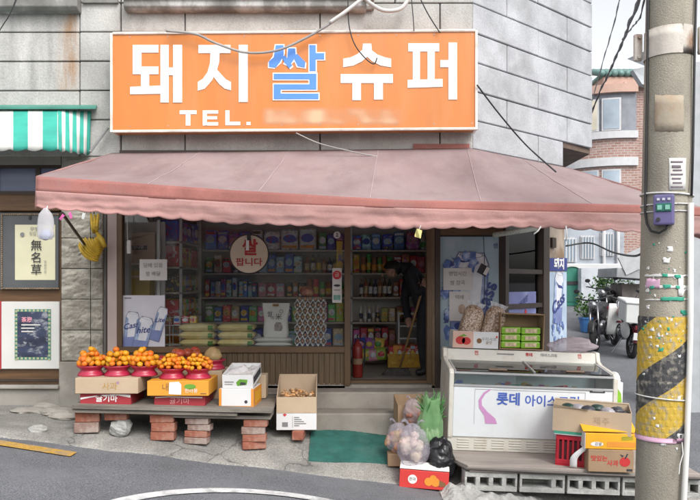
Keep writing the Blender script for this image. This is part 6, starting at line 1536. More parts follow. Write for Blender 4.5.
def pcol(c, rough=.45):
    k = tuple(round(x, 2) for x in c)
    if k not in PC:      # busy printed packaging: two inks over the base colour
        q = random.Random(len(PC)); inks = [(.7, .7, .72), (.7, .5, .08), (.5, .05, .06), (.05, .1, .4), (.08, .3, .1), (.04, .04, .05)]
        PC[k] = pm('pack_%d' % len(PC), c, rough, .14, 18, c2=q.choice(inks), c2amt=.8, c2scale=q.uniform(14, 26), c2lo=.56, c2hi=.60, c3=q.choice(inks), c3amt=.7, c3scale=q.uniform(18, 30))
    return PC[k]
blue, dblue, purple, white, yellow, red, green, brown, pink, lblue, dark, orange, tanc, teal = (.06, .16, .62), (.05, .07, .45), (.34, .10, .48), (.75, .76, .80), (.75, .52, .07), (.60, .05, .06), (.10, .42, .10), (.32, .15, .07), (.68, .28, .38), (.34, .55, .76), (.06, .065, .07), (.75, .32, .05), (.60, .46, .30), (.09, .42, .44)
def vary(c):
    q = random.Random(int(random.random() * 5)); k = q.uniform(.75, 1.35)
    o_ = list(c)
    if random.random() < .22: o_ = random.choice([[.5, .06, .06], [.6, .45, .08], [.1, .35, .12], [.6, .58, .55], [.5, .22, .05], [.1, .2, .5], [.45, .1, .3]])
    return tuple(min(.82, x * k * 1.12) for x in o_)
def pack(c, s, colr, band, label, group, rz=0.0, bandz=(.35, .75), cat='pack'):
    """printed pack with a label field; c is the front-bottom-centre"""
    M = Matrix.Translation(c) @ Matrix.Rotation(rz, 4, 'Z'); t = thing('goods_pack', label, cat, c, group)
    mb = MB(M); mb.mm(-s[0] / 2, s[0] / 2, 0, s[1], 0, s[2]); mb.build('pack_body', pcol(colr), t, bevel=min(s) * .10)
    if band is not None:
        mb = MB(M); z0, z1 = s[2] * bandz[0], s[2] * bandz[1]; w_ = s[0] * .40; n = 10
        mb.prism([(w_ * math.cos(2 * math.pi * k / n), (z0 + z1) / 2 + (z1 - z0) / 2 * math.sin(2 * math.pi * k / n)) for k in range(n)], lambda u, v, k: (u, k, v), -.004, .001); mb.build('label_print', pcol(band), t)
        mb = MB(M); q = random.random(); mb.mm(-s[0] * .42, s[0] * .42, -.003, .0005, s[2] * (.08 if q < .5 else .80), s[2] * (.22 if q < .5 else .93)); mb.build('print_bar', pcol(random.choice([white, yellow, red, dark, colr, lblue, orange])), t)
    return t
def can(c, r, h, colr, band, label, group, neck=False):
    t = thing('bottle' if neck else 'can', label, 'bottle' if neck else 'can', c, group)
    mb = MB()
    mb.lathe([(r * .9, 0), (r, .008), (r, h * .62), (r * .9, h * .7), (r * .35, h * .82), (r * .32, h)] if neck else [(r * .92, 0), (r, .006), (r, h - .01), (r * .9, h)], c, 12); mb.build('body', pcol(colr, .3), t, smooth=True)
    mb = MB(); mb.lathe([(r + .001, h * .18), (r + .001, h * .55)], c, 12, cap=False); mb.build('label_print', pcol(band), t, smooth=True)
    return t
def rowx(px0, px1, k, gap, shelf, h, dp, cols_, bands, label, group, kind='pack', d=SDp, jit=.07):
    """a row of k goods between two photograph columns on a shelf board"""
    n = k
    for i in range(n):
        a, b = xq(lerp(px0, px1, i / n), d), xq(lerp(px0, px1, (i + 1) / n), d); w_ = (b - a) * (1 - gap); c = Vector(((a + b) / 2, d - D0 + .02 + random.uniform(0, jit), shelf + .001))
        hh_ = (h if shelf == SZ[0] else min(.265, h * 1.28)) * random.uniform(.78, 1.0)
        base_label = label if n == 1 else label + ', ' + ORD[i] + ' from left'
        if kind == 'pack': pack(c, (w_, dp, hh_), vary(cols_[i % len(cols_)]), bands[i % len(bands)] if bands else None, base_label, group, random.uniform(-.16, .16))
        elif kind == 'can': can(c + Vector((0, w_ / 2, 0)), w_ / 2, hh_, cols_[i % len(cols_)], bands[i % len(bands)], base_label, group)
        else: can(c + Vector((0, w_ / 2, 0)), w_ / 2, hh_, cols_[i % len(cols_)], bands[i % len(bands)], base_label, group, True)
g1 = 'goods on the shelf behind the window'; g2 = 'goods on the shelf in the doorway'; g3 = 'goods on the left wall shelf'
# top shelf behind the window
rowx(204, 262, 5, .08, SZ[0], .27, .3, [blue, dblue, purple, blue, white], [lblue, white, pink, white, blue], 'blue or purple household pack on the top shelf left of the round sign', g1)
rowx(263, 316, 3, .06, SZ[0], .28, .3, [white], [blue], 'white and blue nappy pack in the trio on the top shelf', g1)
rowx(318, 344, 3, .08, SZ[0], .25, .3, [purple, dblue, purple], [white, lblue, pink], 'purple detergent pack at the right end of the window top shelf', g1)
# second shelf
rowx(204, 230, 3, .1, SZ[1], .18, .25, [green, tanc, red], [yellow, brown, white], 'mixed small pack on the second shelf behind the round sign', g1)
rowx(231, 238, 1, .1, SZ[1], .19, .1, [white], [dark], 'white pump bottle on the second shelf beside the round sign', g1, 'bottle')
rowx(240, 302, 7, .06, SZ[1], .20, .25, [lblue, blue], [white, lblue], 'light blue tissue pack in a row on the second shelf', g1)
rowx(304, 344, 7, .12, SZ[1], .19, .1, [brown, dark, (.2, .2, .12)], [tanc, white, yellow], 'dark sauce bottle at the right of the second shelf', g1, 'bottle')
# third shelf
rowx(204, 236, 6, .12, SZ[2], .19, .2, [teal, lblue, white], [white, blue], 'pale slim carton at the left of the third shelf', g1)
rowx(238, 256, 4, .08, SZ[2], .17, .2, [lblue, (.3, .4, .5)], [white], 'light blue slim carton on the third shelf', g1)
rowx(257, 284, 3, .06, SZ[2], .17, .25, [pink, (.45, .1, .15)], [white], 'pink box on the third shelf above the white rice bag', g1)
rowx(286, 304, 3, .1, SZ[2], .15, .2, [dark, brown], [orange, white], 'dark pack on the third shelf above the egg trays', g1)
rowx(306, 344, 6, .1, SZ[2], .18, .1, [brown, red, green], [tanc, yellow], 'small jar at the right of the third shelf', g1, 'can')
rowx(204, 300, 11, .1, SZ[3], .17, .22, [green, dark, red, tanc, dblue], [white, yellow, orange], 'mixed packet on the fourth shelf behind the rice sacks', g1)
rowx(302, 344, 5, .08, SZ[3], .20, .22, [(.30, .45, .06), green], [yellow, white], 'leaf green snack pack on the fourth shelf beside the egg trays', g1)
rowx(204, 344, 12, .1, SZ[4], .18, .25, [dblue, (.2, .2, .22), blue, tanc], [white, lblue], 'mixed packet on the lowest shelf behind the window', g1)
# doorway shelves
rowx(352, 381, 3, .07, SZ[0], .22, .3, [blue, lblue, blue], [white, dblue, white], 'blue and white detergent pack at the left of the doorway top shelf', g2)
rowx(382, 405, 2, .05, SZ[0], .24, .3, [dblue], [lblue], 'deep blue detergent pack in the pair on the doorway top shelf', g2)
rowx(406, 420, 1, .05, SZ[0], .26, .3, [(.36, .10, .34)], [pink], 'magenta patterned pack at the right of the doorway top shelf', g2)
rowx(421, 427, 1, .05, SZ[0], .22, .1, [white], [green], 'white bottle at the end of the doorway top shelf', g2, 'bottle')
rowx(361, 393, 6, .06, SZ[1], .19, .1, [brown, green], [orange, yellow], 'tall brown or green can in a row on the doorway second shelf', g2, 'can')
rowx(394, 426, 4, .05, SZ[1], .19, .25, [red, (.4, .08, .1)], [white, pink], 'red snack pack at the right of the doorway second shelf', g2)
rowx(353, 360, 1, .05, SZ[1], .30, .1, [yellow], [orange], 'tall yellow pack hanging at the doorway edge', g2)
rowx(359, 392, 7, .12, SZ[2], .2, .1, [dark, brown, (.1, .04, .03)], [white, tanc, white], 'dark glass bottle on the doorway third shelf', g2, 'bottle')
rowx(393, 426, 5, .1, SZ[2], .18, .2, [brown, red, dark], [white, pink], 'dark packet at the right of the doorway third shelf', g2)
rowx(359, 380, 5, .2, SZ[3], .19, .1, [white, (.5, .48, .42)], [dark, white], 'small white bottle on the doorway fourth shelf', g2, 'bottle')
rowx(381, 426, 6, .1, SZ[3], .16, .2, [(.3, .3, .1), tanc, brown], [yellow, white], 'olive packet on the doorway fourth shelf', g2)
rowx(353, 396, 6, .06, SZ[4], .2, .25, [dark, red, brown], [white, pink], 'dim packet on the doorway fifth shelf', g2)
# snacks along the left wall
def rowy(y0, y1, k, shelf, h, cols_, bands, label):
    for i in range(k):
        w_ = (y1 - y0) / k; M = Vector((LX - .03, lerp(y0, y1, (i + .5) / k), shelf + .001))
        pack(M, (w_ * .92, .26, h * random.uniform(.9, 1)), cols_[i % len(cols_)], bands[i % len(bands)], label + ', ' + ORD[i] + ' from the glass', g3, R(90) + random.uniform(-.08, .08))
rowy(.78, 1.8, 5, LZ[0], .26, [blue, purple, blue, dblue], [white, lblue], 'blue soap pack on top of the left wall shelf')
rowy(.78, 1.8, 6, LZ[1], .24, [red, yellow, tanc, yellow, red], [white, red, brown], 'red or yellow snack bag on the upper left wall shelf')
rowy(.78, 1.8, 8, LZ[2], .20, [dark, green, tanc, dblue, brown], [white, yellow, white], 'mixed snack bag on the middle of the left wall shelf')
rowy(.78, 1.8, 8, LZ[3], .20, [red, (.4, .1, .05), yellow, green], [yellow, white], 'red snack bag on the lower left wall shelf')
rowy(.78, 1.8, 7, LZ[4], .20, [orange, brown, red], [white, yellow], 'orange snack bag on the lowest left wall shelf')
# hanging goods in the window corner: carton, yellow box on a small shelf
WX0, WX1 = xq(122, 7.95), xq(162, 7.95)
shelf_unit(WX0 - .02, WX1 + .02, .38, .62, [CZ + (HY - 263) * 7.85 / F, CZ + (HY - 296.5) * 7.85 / F, .93], 'narrow corner shelf just inside the left end of the window')
zz = CZ + (HY - 263) * 7.85 / F; t = thing('carton', 'tan carton with a dark stamp high in the window corner', 'carton', (xq(140, 7.85), .45, zz)); mb = MB(); mb.mm(xq(125.5, 7.85), xq(156, 7.85), .40, .60, zz + .001, zz + .32); mb.build('box_body', pm('kraft_pinkish', (.42, .28, .20), .8, .08), t, bevel=.004)
flat(rect(-.09, .09, -.022, .022), t, Vector((xq(140, 7.85), .40, zz + .16)), m_pbk); text('참나무', t, Vector((xq(140, 7.85), .399, zz + .16)), .04, m_pw, off=.004)
zz = CZ + (HY - 296.5) * 7.85 / F; t = thing('carton', 'plain mustard yellow box under the tan carton in the window', 'carton', (xq(138, 7.85), .45, zz)); mb = MB(); mb.mm(xq(125, 7.85), xq(151, 7.85), .40, .60, zz + .001, zz + .27); mb.build('box_body', pm('mustard', (.40, .27, .05), .7, .08), t, bevel=.004); mb = MB(); mb.mm(xq(125, 7.85), xq(151, 7.85), .398, .602, zz + .2, zz + .22); mb.build('tape', m_kraft, t)
# display ledge inside the window
SLZ = zpx(348.5)
lg = MB(); lg.mm(xpx(123), xpx(344), .08, .37, SLZ - .03, SLZ); tag(lg.build('display_ledge', m_wood, bevel=.004), 'wooden display ledge along the inside of the shop window', 'ledge')
mb = MB(); mb.mm(xpx(123), xpx(344), .30, .37, ZF, SLZ - .032); tag(mb.build('ledge_support', m_wood), 'timber support board below the window display ledge', 'board')
# rice sacks
m_sack = pm('sack_yellow', (.66, .56, .26), .55, .12, 10, .3, 200, c2=(.74, .68, .45), c2amt=.6, c2scale=5); m_sackw = pm('sack_white', (.62, .61, .57), .55, .06, 8, .3, 200)
def pillow(mb, c, s, seed):
    def f(q):
        m_ = max(abs(q.x), abs(q.y)); return 1.0
    c = Vector(c); nu, nv = 20, 12; vs_, fs_ = [], []
    def pt(u, v, sgn):
        x, y = 2 * u - 1, 2 * v - 1; e = max(0, (1 - abs(x) ** 5) * (1 - abs(y) ** 4)) ** .5
        n_ = .10 * noise.noise(Vector((x * 2 + seed, y * 2, sgn)))
        return c + Vector((x * s[0] / 2, y * s[1] / 2, sgn * s[2] / 2 * e * (1 + n_) + s[2] / 2))
    mb.grid(lambda u, v: pt(u, v, 1), nu, nv); mb.grid(lambda u, v: pt(1 - u, v, -1), nu, nv)
dS = 7.64
for i, (p0, p1, nm) in enumerate(((181, 218, 'left'), (219, 257, 'right'))):
    for k in range(3):
        xc = (xq(p0, dS) + xq(p1, dS)) / 2; c = Vector((xc + random.uniform(-.008, .008), .215, SLZ + .002 + .079 * k)); t = thing('rice_sack', '%s yellow rice sack of the %s pile in the window' % (['bottom', 'middle', 'top'][k], nm), 'rice sack', c, 'yellow rice sacks in the window')
        mb = MB(); pillow(mb, c, (xq(p1, dS) - xq(p0, dS) - .012, .25, .083), k * 3.3 + i); mb.build('sack_body', m_sack, t, smooth=True)
        mb = MB(); x_ = xc + (xq(p1, dS) - xq(p0, dS)) * .30; mb.sheet(lambda u, v: Vector((x_ + .05 * u, .215 - .128 + .02 * math.sin(v * 3.1) * -1 + .012, c.z + .018 + .046 * v)), 4, 4, (0, .002, 0)); mb.build('green_print', pm('sack_green', (.10, .24, .06), .5, .3, 30), t)
for k in range(2):
    xc = (xq(256, dS) + xq(293, dS)) / 2; c = Vector((xc, .215, SLZ + .002 + .047 * k)); t = thing('rice_sack', ['lower', 'upper'][k] + ' pale sack lying under the standing white rice bag', 'rice sack', c, 'pale rice sacks in the window'); mb = MB(); pillow(mb, c, (.385, .25, .052), 9 + k); mb.build('sack_body', m_sackw, t, smooth=True)
c = Vector(((xq(263, dS) + xq(290, dS)) / 2, .2, SLZ + .10)); hb_ = CZ + (HY - 303) * dS / F - c.z
t = thing('rice_bag', 'standing white rice bag with black brush calligraphy and handle hole', 'rice bag', c)
def rbag(u, v):
    a = 2 * math.pi * u; ca, sa_ = math.cos(a), math.sin(a); wd = interp(v, [0, .1, .5, .85, 1], [.125, .132, .122, .138, .14]); dp = interp(v, [0, .1, .6, .9, 1], [.06, .075, .06, .012, .004])
    return c + Vector((wd * math.copysign(abs(ca) ** .6, ca), dp * math.copysign(abs(sa_) ** .6, sa_), hb_ * v))
mb = MB(); mb.grid(rbag, 36, 20); mb.build('bag_body', m_sackw, t, smooth=True)
yf = -.085
flat([(-.035, 0), (-.03, .018), (.03, .018), (.035, 0), (.025, -.008), (-.025, -.008)], t, c + Vector((0, -.02, hb_ * .93)), pm('handle_orange', (.42, .18, .02), .6), off=.01); flat(rect(-.024, .024, .0, .01), t, c + Vector((0, -.022, hb_ * .93)), m_pbk, off=.012)
for (ch, dx, fz_, s_) in (('쌀', -.055, .68, .062), ('米', .035, .60, .07), ('○', .06, .76, .05), ('의', -.03, .57, .04)): text(ch, t, c + Vector((dx, yf, hb_ * fz_)), s_, m_pbk, off=.003, bold=.006)
flat([(-.035, -.03), (.03, -.035), (.045, .0), (.03, .05), (-.02, .055), (-.04, .02)], t, c + Vector((.03, yf, hb_ * .30)), pm('print_greybrown', (.28, .25, .23), .7, .4, 30), off=.002)
# egg trays
m_tray = pm('tray_white', (.66, .65, .64), .6, .05, 8); m_egg = pm('egg_shell', (.40, .22, .13), .5, .15, 10)
ex0, ex1 = xq(295.5, dS), xq(326.5, dS); ew = ex1 - ex0; ez0 = SLZ + .002; eh = (CZ + (HY - 296) * dS / F - ez0) / 8.5; egg0 = None
for k in range(8):
    z = ez0 + .012 + eh * k; ph = math.pi * (k % 2)
    lab = ['lowest', 'second', 'third', 'fourth', 'fifth', 'sixth', 'seventh', 'topmost'][k] + ' egg tray of the white stack in the window'
    mb = MB(); mb.sheet(lambda u, v: Vector((lerp(ex0, ex1, u), lerp(.10, .36, v), z + .018 + .024 * math.cos(u * 12 * math.pi + ph) * (.62 + .38 * math.cos(v * 10 * math.pi)))), 72, 30, (0, 0, .010)); tag(mb.build('egg_tray', m_tray, smooth=True), lab, 'egg tray', 'white egg trays in the window')
    for i in range(6 if ph == 0 else 5):
        xx = ex0 + ew * (i + (.5 if ph == 0 else 1.0)) / 6
        if egg0 is None: mb = MB(); mb.ball((0, 0, 0), (.0165, .0165, .02), 12, 9); egg0 = mb.build('egg', m_egg, smooth=True); o = egg0
        else: o = egg0.copy(); col.objects.link(o)
        o.location = (xx, .150, z + .032); tag(o, 'brown egg showing in the %s tray of the window stack' % ['lowest', 'second', 'third', 'fourth', 'fifth', 'sixth', 'seventh', 'topmost'][k], 'egg', 'eggs in the window stack')
mb = MB(); mb.ball(Vector(((ex0 + ex1) / 2 - .04, .22, ez0 + eh * 8 + .075)), (.08, .07, .055), 20, 14, bagfn(50, .35, 3)); tag(mb.build('snack_bundle', pm('bundle_red', (.36, .10, .06), .4, .5, 20, c2=(.5, .42, .2), c2amt=.8, c2scale=18), smooth=True), 'crinkled red and gold bundle on top of the egg trays', 'bundle')
# white wire basket rack at the left of the sacks
t = thing('wire_rack', 'thin white wire rack behind the beer poster in the window', 'rack', (xq(172, 7.75), .3, SLZ))
for z in (.02, .12, .22, .30):
    mb = MB(); mb.tube([(xq(160, 7.7), .2, SLZ + z), (xq(196, 7.7), .2, SLZ + z)], .004, 5); mb.tube([(xq(160, 7.7), .34, SLZ + z), (xq(196, 7.7), .34, SLZ + z)], .004, 5); mb.build('wire', m_cabw, t)
for px in (162, 172, 182, 194): mb = MB(); mb.tube([(xq(px, 7.7), .2, SLZ), (xq(px, 7.7), .2, SLZ + .32)], .004, 5); mb.tube([(xq(px, 7.7), .34, SLZ), (xq(px, 7.7), .34, SLZ + .32)], .004, 5); mb.build('wire', m_cabw, t)
for k in range(5): pack(Vector((xq(163 + 8 * k, 7.72), .22, SLZ + .226)), (.07, .1, .09), [tanc, brown, white, red, yellow][k], [white, yellow, blue, white, red][k], ['tan', 'brown', 'white', 'red', 'yellow'][k] + ' packet on the white wire rack', 'packets on the wire rack')

# ------------------------------------------------------------------ doorway floor goods
def crate(px0, px1, y0, y1, d, colr, lab, dp=.3):
    a, b = P(px0, y1, d), P(px1, y0, d); a.z = ZF + .002; t = thing('plastic_crate', lab, 'crate', a); h = b.z - a.z; w_ = b.x - a.x; M = Matrix.Translation(a); open_box(M, w_, dp, h, pcol(colr), pcol(colr), t, th=.01, name='crate_body')
    mb = MB(M); mb.mm(-.006, w_ + .006, -.006, .0, h - .025, h); mb.build('crate_rim', pcol(colr), t); return a, w_, h
a, w_, h = crate(388, 420, 354, 366, 8.75, (.55, .30, .02), 'yellow plastic crate of snacks on the shop floor')
for i in range(7): pack(a + Vector((.04 + i * (w_ - .07) / 6, .06, .02)), (.06, .2, h + .05 + random.uniform(0, .04)), [red, orange, (.5, .12, .05)][i % 3], [white, yellow][i % 2], 'red snack bag standing in the yellow crate', 'snack bags in the yellow crate')
def snackbag(px, py, d, w_, h, colr, band, lab):
    c = P(px, py, d); c.z = max(c.z, ZF + .002); t = thing('snack_bag', lab, 'snack bag', c, 'snack bags heaped by the doorway'); mb = MB(Matrix.Translation(c) @ Matrix.Rotation(R(78), 4, 'X') @ Matrix.Rotation(random.uniform(-.2, .2), 4, 'Z')); pillow(mb, (0, h / 2, -.03), (w_, h, .06), px); mb.build('bag_body', pcol(colr, .3), t, smooth=True)
    mb = MB(); mb.ball(c + Vector((0, -.035, h * .5)), (w_ * .3, .006, h * .22), 10, 6); mb.build('label_print', pcol(band), t, smooth=True)
for i, (px, py) in enumerate([(357, 360), (365, 361), (373, 361), (381, 360), (361, 350), (369, 350), (378, 350)]):
    snackbag(px, py, 8.8 if py > 355 else 9.0, .13, .15, [purple, (.3, .45, .05), pink, (.25, .4, .05), dblue, purple, yellow][i], [white, yellow, white, red, pink, yellow, green][i], ['purple snack bag beside the extinguisher at the front', 'green snack bag second in the front row', 'pink snack bag third in the front row', 'green snack bag next to the yellow crate', 'dark blue snack bag in the rear row', 'purple snack bag in the rear row', 'yellow snack bag in the rear row'][i])
t = thing('fire_extinguisher', 'red fire extinguisher on the floor just inside the door', 'fire extinguisher', P(357, 378, 7.85)); b = Vector((P(357.5, 378, 7.85).x, .45, ZF + .002)); t.location = b; WL[t.name] = b
mb = MB(); mb.lathe([(.05, 0), (.055, .01), (.055, .30), (.045, .34), (.02, .37), (.018, .40)], b, 18); mb.build('cylinder', pm('ext_red', (.24, .022, .016), .35, .1), t, smooth=True)
mb = MB(); mb.box(b + Vector((0, -.02, .42)), (.02, .11, .018)); mb.box(b + Vector((0, -.02, .445)), (.018, .12, .012)); mb.tube([b + Vector((.02, 0, .4)), b + Vector((.08, 0, .36)), b + Vector((.075, 0, .2)), b + Vector((.06, 0, .1))], .009, 6); mb.build('valve', m_ink, t)
mb = MB(); mb.lathe([(.0558, .14), (.0558, .20)], b, 18, cap=False); mb.build('label_print', pm('ext_label', (.3, .2, .12), .6), t, smooth=True)
t = thing('white_rack', 'white appliance with shelves dimly seen behind the sweeping person', 'appliance', (xq(408, 9.0), 1.6, ZF)); mb = MB(); x0, x1 = xq(398, 8.95), xq(420, 8.95)
mb.mm(x0, x0 + .02, 1.55, 1.8, ZF + .002, CZ - (312 - HY) * 8.95 / F); mb.mm(x1 - .02, x1, 1.55, 1.8, ZF + .002, CZ - (312 - HY) * 8.95 / F)
for k in range(5): z = ZF + .02 + k * .15; mb.mm(x0 + .02, x1 - .02, 1.55, 1.8, z, z + .018)
mb.build('rack_frame', m_bwht, t)

# ------------------------------------------------------------------ person sweeping in the doorway
def skin_mesh(nodes, edges, sub=2):
    me = bpy.data.meshes.new('body'); me.from_pydata([n[0] for n in nodes], edges, []); o = bpy.data.objects.new('tmp', me); col.objects.link(o)
    md = o.modifiers.new('s', 'SKIN'); sv = me.skin_vertices[0].data
    for i, n in enumerate(nodes): sv[i].radius = n[1] if isinstance(n[1], tuple) else (n[1], n[1])
    sv[0].use_root = True
    md.use_smooth_shade = True; s = o.modifiers.new('u', 'SUBSURF'); s.levels = sub; s.render_levels = sub
    dg = bpy.context.evaluated_depsgraph_get(); dg.update(); out = bpy.data.meshes.new_from_object(o.evaluated_get(dg)); bpy.data.objects.remove(o); return out
m_skin = pm('skin', (.42, .25, .18), .5, .06); m_shirt = pm('dark_jacket', (.018, .02, .026), .8, .3, 8); m_trs = pm('dark_trousers', (.022, .022, .025), .85, .3, 8); m_hair = pm('dark_hair', (.012, .01, .009), .6, .3, 20); m_shoe = pm('dark_shoe', (.02, .018, .016), .5, .2)
nodes = [((.80, .66, 1.40), (.15, .12)), ((.765, .66, 1.54), (.14, .12)), ((.70, .655, 1.67), (.15, .13)), ((.62, .65, 1.755), (.10, .09)), ((.555, .645, 1.775), .055), ((.50, .64, 1.765), (.085, .08)), ((.445, .64, 1.72), (.092, .082)), ((.415, .64, 1.665), (.06, .055)),
         ((.655, .50, 1.70), .068), ((.73, .41, 1.48), .052), ((.785, .42, 1.585), .036), ((.80, .425, 1.615), .034),
         ((.655, .81, 1.69), .068), ((.60, .77, 1.42), .052), ((.635, .61, 1.19), .037), ((.645, .565, 1.155), .034),
         ((.81, .575, 1.33), .098), ((.775, .56, 1.0), .068), ((.80, .565, .70), .046), ((.80, .565, .645), .046), ((.70, .555, .637), .036),
         ((.81, .75, 1.33), .098), ((.84, .77, 1.0), .068), ((.89, .775, .70), .046), ((.89, .775, .645), .046), ((.79, .77, .637), .036)]
edges = [(0, 1), (1, 2), (2, 3), (3, 4), (4, 5), (5, 6), (6, 7), (2, 8), (8, 9), (9, 10), (10, 11), (2, 12), (12, 13), (13, 14), (14, 15), (0, 16), (16, 17), (17, 18), (18, 19), (19, 20), (0, 21), (21, 22), (22, 23), (23, 24), (24, 25)]
# fingers curl round the broom handle
for hi, hp, sg in ((11, Vector((.80, .425, 1.615)), 1), (15, Vector((.645, .565, 1.155)), -1)):
    for f in range(5):
        b0 = len(nodes); off = Vector((.0, 0, .026 - .017 * f)) if f < 4 else Vector((.0, -.0, .02))
        ln = [.030, .033, .031, .026, .026][f]; dx = -.022 if f < 4 else .018
        nodes += [(tuple(hp + off + Vector((dx, -.018, 0))), .0095), (tuple(hp + off + Vector((dx * 1.5, -.018 - ln * .7, .002))), .0085), (tuple(hp + off + Vector((dx * .4, -.022 - ln, .002))), .0075)]
        edges += [(hi, b0), (b0, b0 + 1), (b0 + 1, b0 + 2)]
bm_ = skin_mesh(nodes, edges)
for m_ in (m_shirt, m_skin, m_trs, m_shoe): bm_.materials.append(m_)
for p in bm_.polygons:
    c = p.center; p.use_smooth = True
    if c.x < .535 and c.z > 1.55: p.material_index = 1
    elif (c - Vector((.80, .42, 1.615))).length < .075 or (c - Vector((.645, .565, 1.155))).length < .075: p.material_index = 1
    elif c.z < .68: p.material_index = 3
    elif c.z < 1.36 and c.y > .5 and not (c.x < .70 and c.z > 1.1): p.material_index = 2
off_ = Vector((.80, .66, ZF))
bm_.transform(Matrix.Translation(-off_))
person = bpy.data.objects.new('person', bm_); col.objects.link(person); person.location = off_ + Vector((0, 0, ZF - .6 + .001)); WL[person.name] = off_ + Vector((0, 0, ZF - .6 + .001))
tag(person, 'person in dark clothes bending in the doorway and sweeping with a long broom', 'person')
mb = MB(); mb.ball((.47, .64, 1.762), (.105, .098, .085), 20, 14, lambda q: (1 if q.z > -.2 or q.x > .2 else .72) * (1 + .06 * noise.noise(q * 6))); mb.build('hair', m_hair, person, smooth=True)
mb = MB(); mb.ball((.352, .64, 1.685), (.016, .014, .018), 8, 6); mb.build('nose', m_skin, person, smooth=True)
for s in (-1, 1):
    mb = MB(); mb.ball((.362, .64 + s * .03, 1.715), (.008, .011, .008), 8, 6); mb.build('eye', m_ink, person, smooth=True)
    mb = MB(); mb.ball((.465, .64 + s * .088, 1.70), (.02, .01, .03), 8, 6); mb.build('ear', m_skin, person, smooth=True)
mb = MB(); mb.box((.366, .64, 1.655), (.012, .036, .007)); mb.build('mouth', m_bred, person)
t = thing('broom', 'long wooden broom held by the person in the doorway', 'broom', (.53, .6, ZF))
pa_, pb_ = Vector((.815, .40, 1.72)), Vector((.535, .62, ZF + .06)); mb = MB(); mb.tube([pa_, pb_], .012, 8); mb.build('handle', pm('broom_wood', (.33, .19, .08), .6, .2, 6), t, smooth=True)
mb = MB(); mb.prism([(-.16, 0), (.16, 0), (.13, .07), (-.10, .07)], lambda u, v, k: (pb_.x - .03 + u, pb_.y + k, ZF + .004 + v), -.035, .035); mb.build('broom_head', pm('bristle_dark', (.06, .055, .05), .9, .4, 30), t)

# ------------------------------------------------------------------ posters, papers and stickers
m_pos = pm('poster_grey', (.60, .59, .64), .4, .05, 4); m_silv = pm('print_silver', (.66, .67, .71), .4, .1, 8); m_nv = pm('print_navy', (.035, .05, .20), .5, .1); m_sky = pm('print_skyblue', (.26, .34, .52), .5, .3, 9, c2=(.50, .56, .68), c2amt=.8, c2scale=9); m_pap = pm('paper_white', (.62, .60, .58), .8, .04)
def can_print(parent, o, w_, h, ang, txt, right=X, up=Z, k=0.0):
    right, up = Vector(right), Vector(up); r2 = right * math.cos(ang) + up * math.sin(ang); u2 = up * math.cos(ang) - right * math.sin(ang)
    n = 10; body = [(-w_ / 2, -h / 2), (w_ / 2, -h / 2), (w_ / 2, h * .36), (w_ * .36, h / 2), (-w_ * .36, h / 2), (-w_ / 2, h * .36)]
    flat([(u * 1.07, v * 1.03) for u, v in body], parent, o, pm('print_outline', (.12, .14, .24), .5), r2, u2, off=.0024 + k, name='can_print')
    flat(body, parent, o, m_silv, r2, u2, off=.003 + k, name='can_print')
    flat([(-w_ / 2, -h / 2), (-w_ * .2, -h / 2), (-w_ * .3, h * .3), (-w_ / 2, h * .36)], parent, o, m_sky, r2, u2, off=.0036 + k, name='can_print'); flat([(w_ / 2, -h / 2), (w_ * .3, -h / 2), (w_ * .36, h * .3), (w_ / 2, h * .36)], parent, o, m_sky, r2, u2, off=.0036 + k, name='can_print')
    flat(disc(0, h * .48, w_ * .37, 16, w_ * .10), parent, o, pm('print_grey', (.3, .31, .36), .4), r2, u2, off=.0038 + k, name='can_print'); flat(disc(0, h * .475, w_ * .31, 16, w_ * .07), parent, o, m_silv, r2, u2, off=.0042 + k, name='can_print')
    flat([(-w_ / 2, -h * .5), (w_ / 2, -h * .5), (w_ / 2, -h * .16), (-w_ / 2, -h * .22)], parent, o, pm('print_midblue', (.18, .22, .42), .4, .2), r2, u2, off=.004 + k, name='can_print')
    if txt: text(txt, parent, Vector(o) + u2 * h * .12, w_ * .66, m_nv, (r2 + u2 * .35), u2, bold=.02, off=.005 + k)
t = thing('drinks_poster', 'pale poster of three silver cans taped low in the left window corner', 'poster', P(144, 350, 7.4)); mb = MB(); mb.mm(xpx(122.8), xpx(164.8), .002, .005, zpx(351), zpx(295.3)); mb.build('poster_sheet', m_pos, t)
o = Vector((0, .002, 0))
can_print(t, P(131, 330, 7.4) + o, .125, .36, -.12, 'Cass'); can_print(t, P(159, 324, 7.4) + o * 1, .10, .34, -.3, 'Lite', k=.003); can_print(t, P(143, 334, 7.4) + o, .14, .34, -.25, 'hite', k=.006)
flat(rect(0, .07, 0, .008), t, P(124.5, 298.5, 7.4) + o, m_pbk)
t = thing('price_paper', 'white handwritten paper taped on the left window above the can poster', 'paper', P(153, 280, 7.4)); mb = MB(); mb.mm(xpx(139.5), xpx(167), .002, .005, zpx(280.3), zpx(259.3)); mb.build('sheet', m_pap, t)
text('담배 있음', t, P(153, 265.5, 7.4) + o, .05, m_inkg, off=.003); text('쌀 배달', t, P(153, 274, 7.4) + o, .05, m_inkg, off=.003)
t = thing('round_sign', 'round cream sign with red hangul hanging inside the window', 'sign', P(249, 274, 7.4)); mb = MB(); c = P(249, 254, 7.4); mb.tube([c + Vector((0, .0, 0)), c + Vector((0, .008, 0))], .195, 40); mb.build('disc', pm('sign_cream', (.62, .52, .40), .7, .05), t)
mb = MB(); torus(mb, c, (0, 1, 0), .195, .006, 40, 6); mb.build('rim', m_dbrown, t, smooth=True)
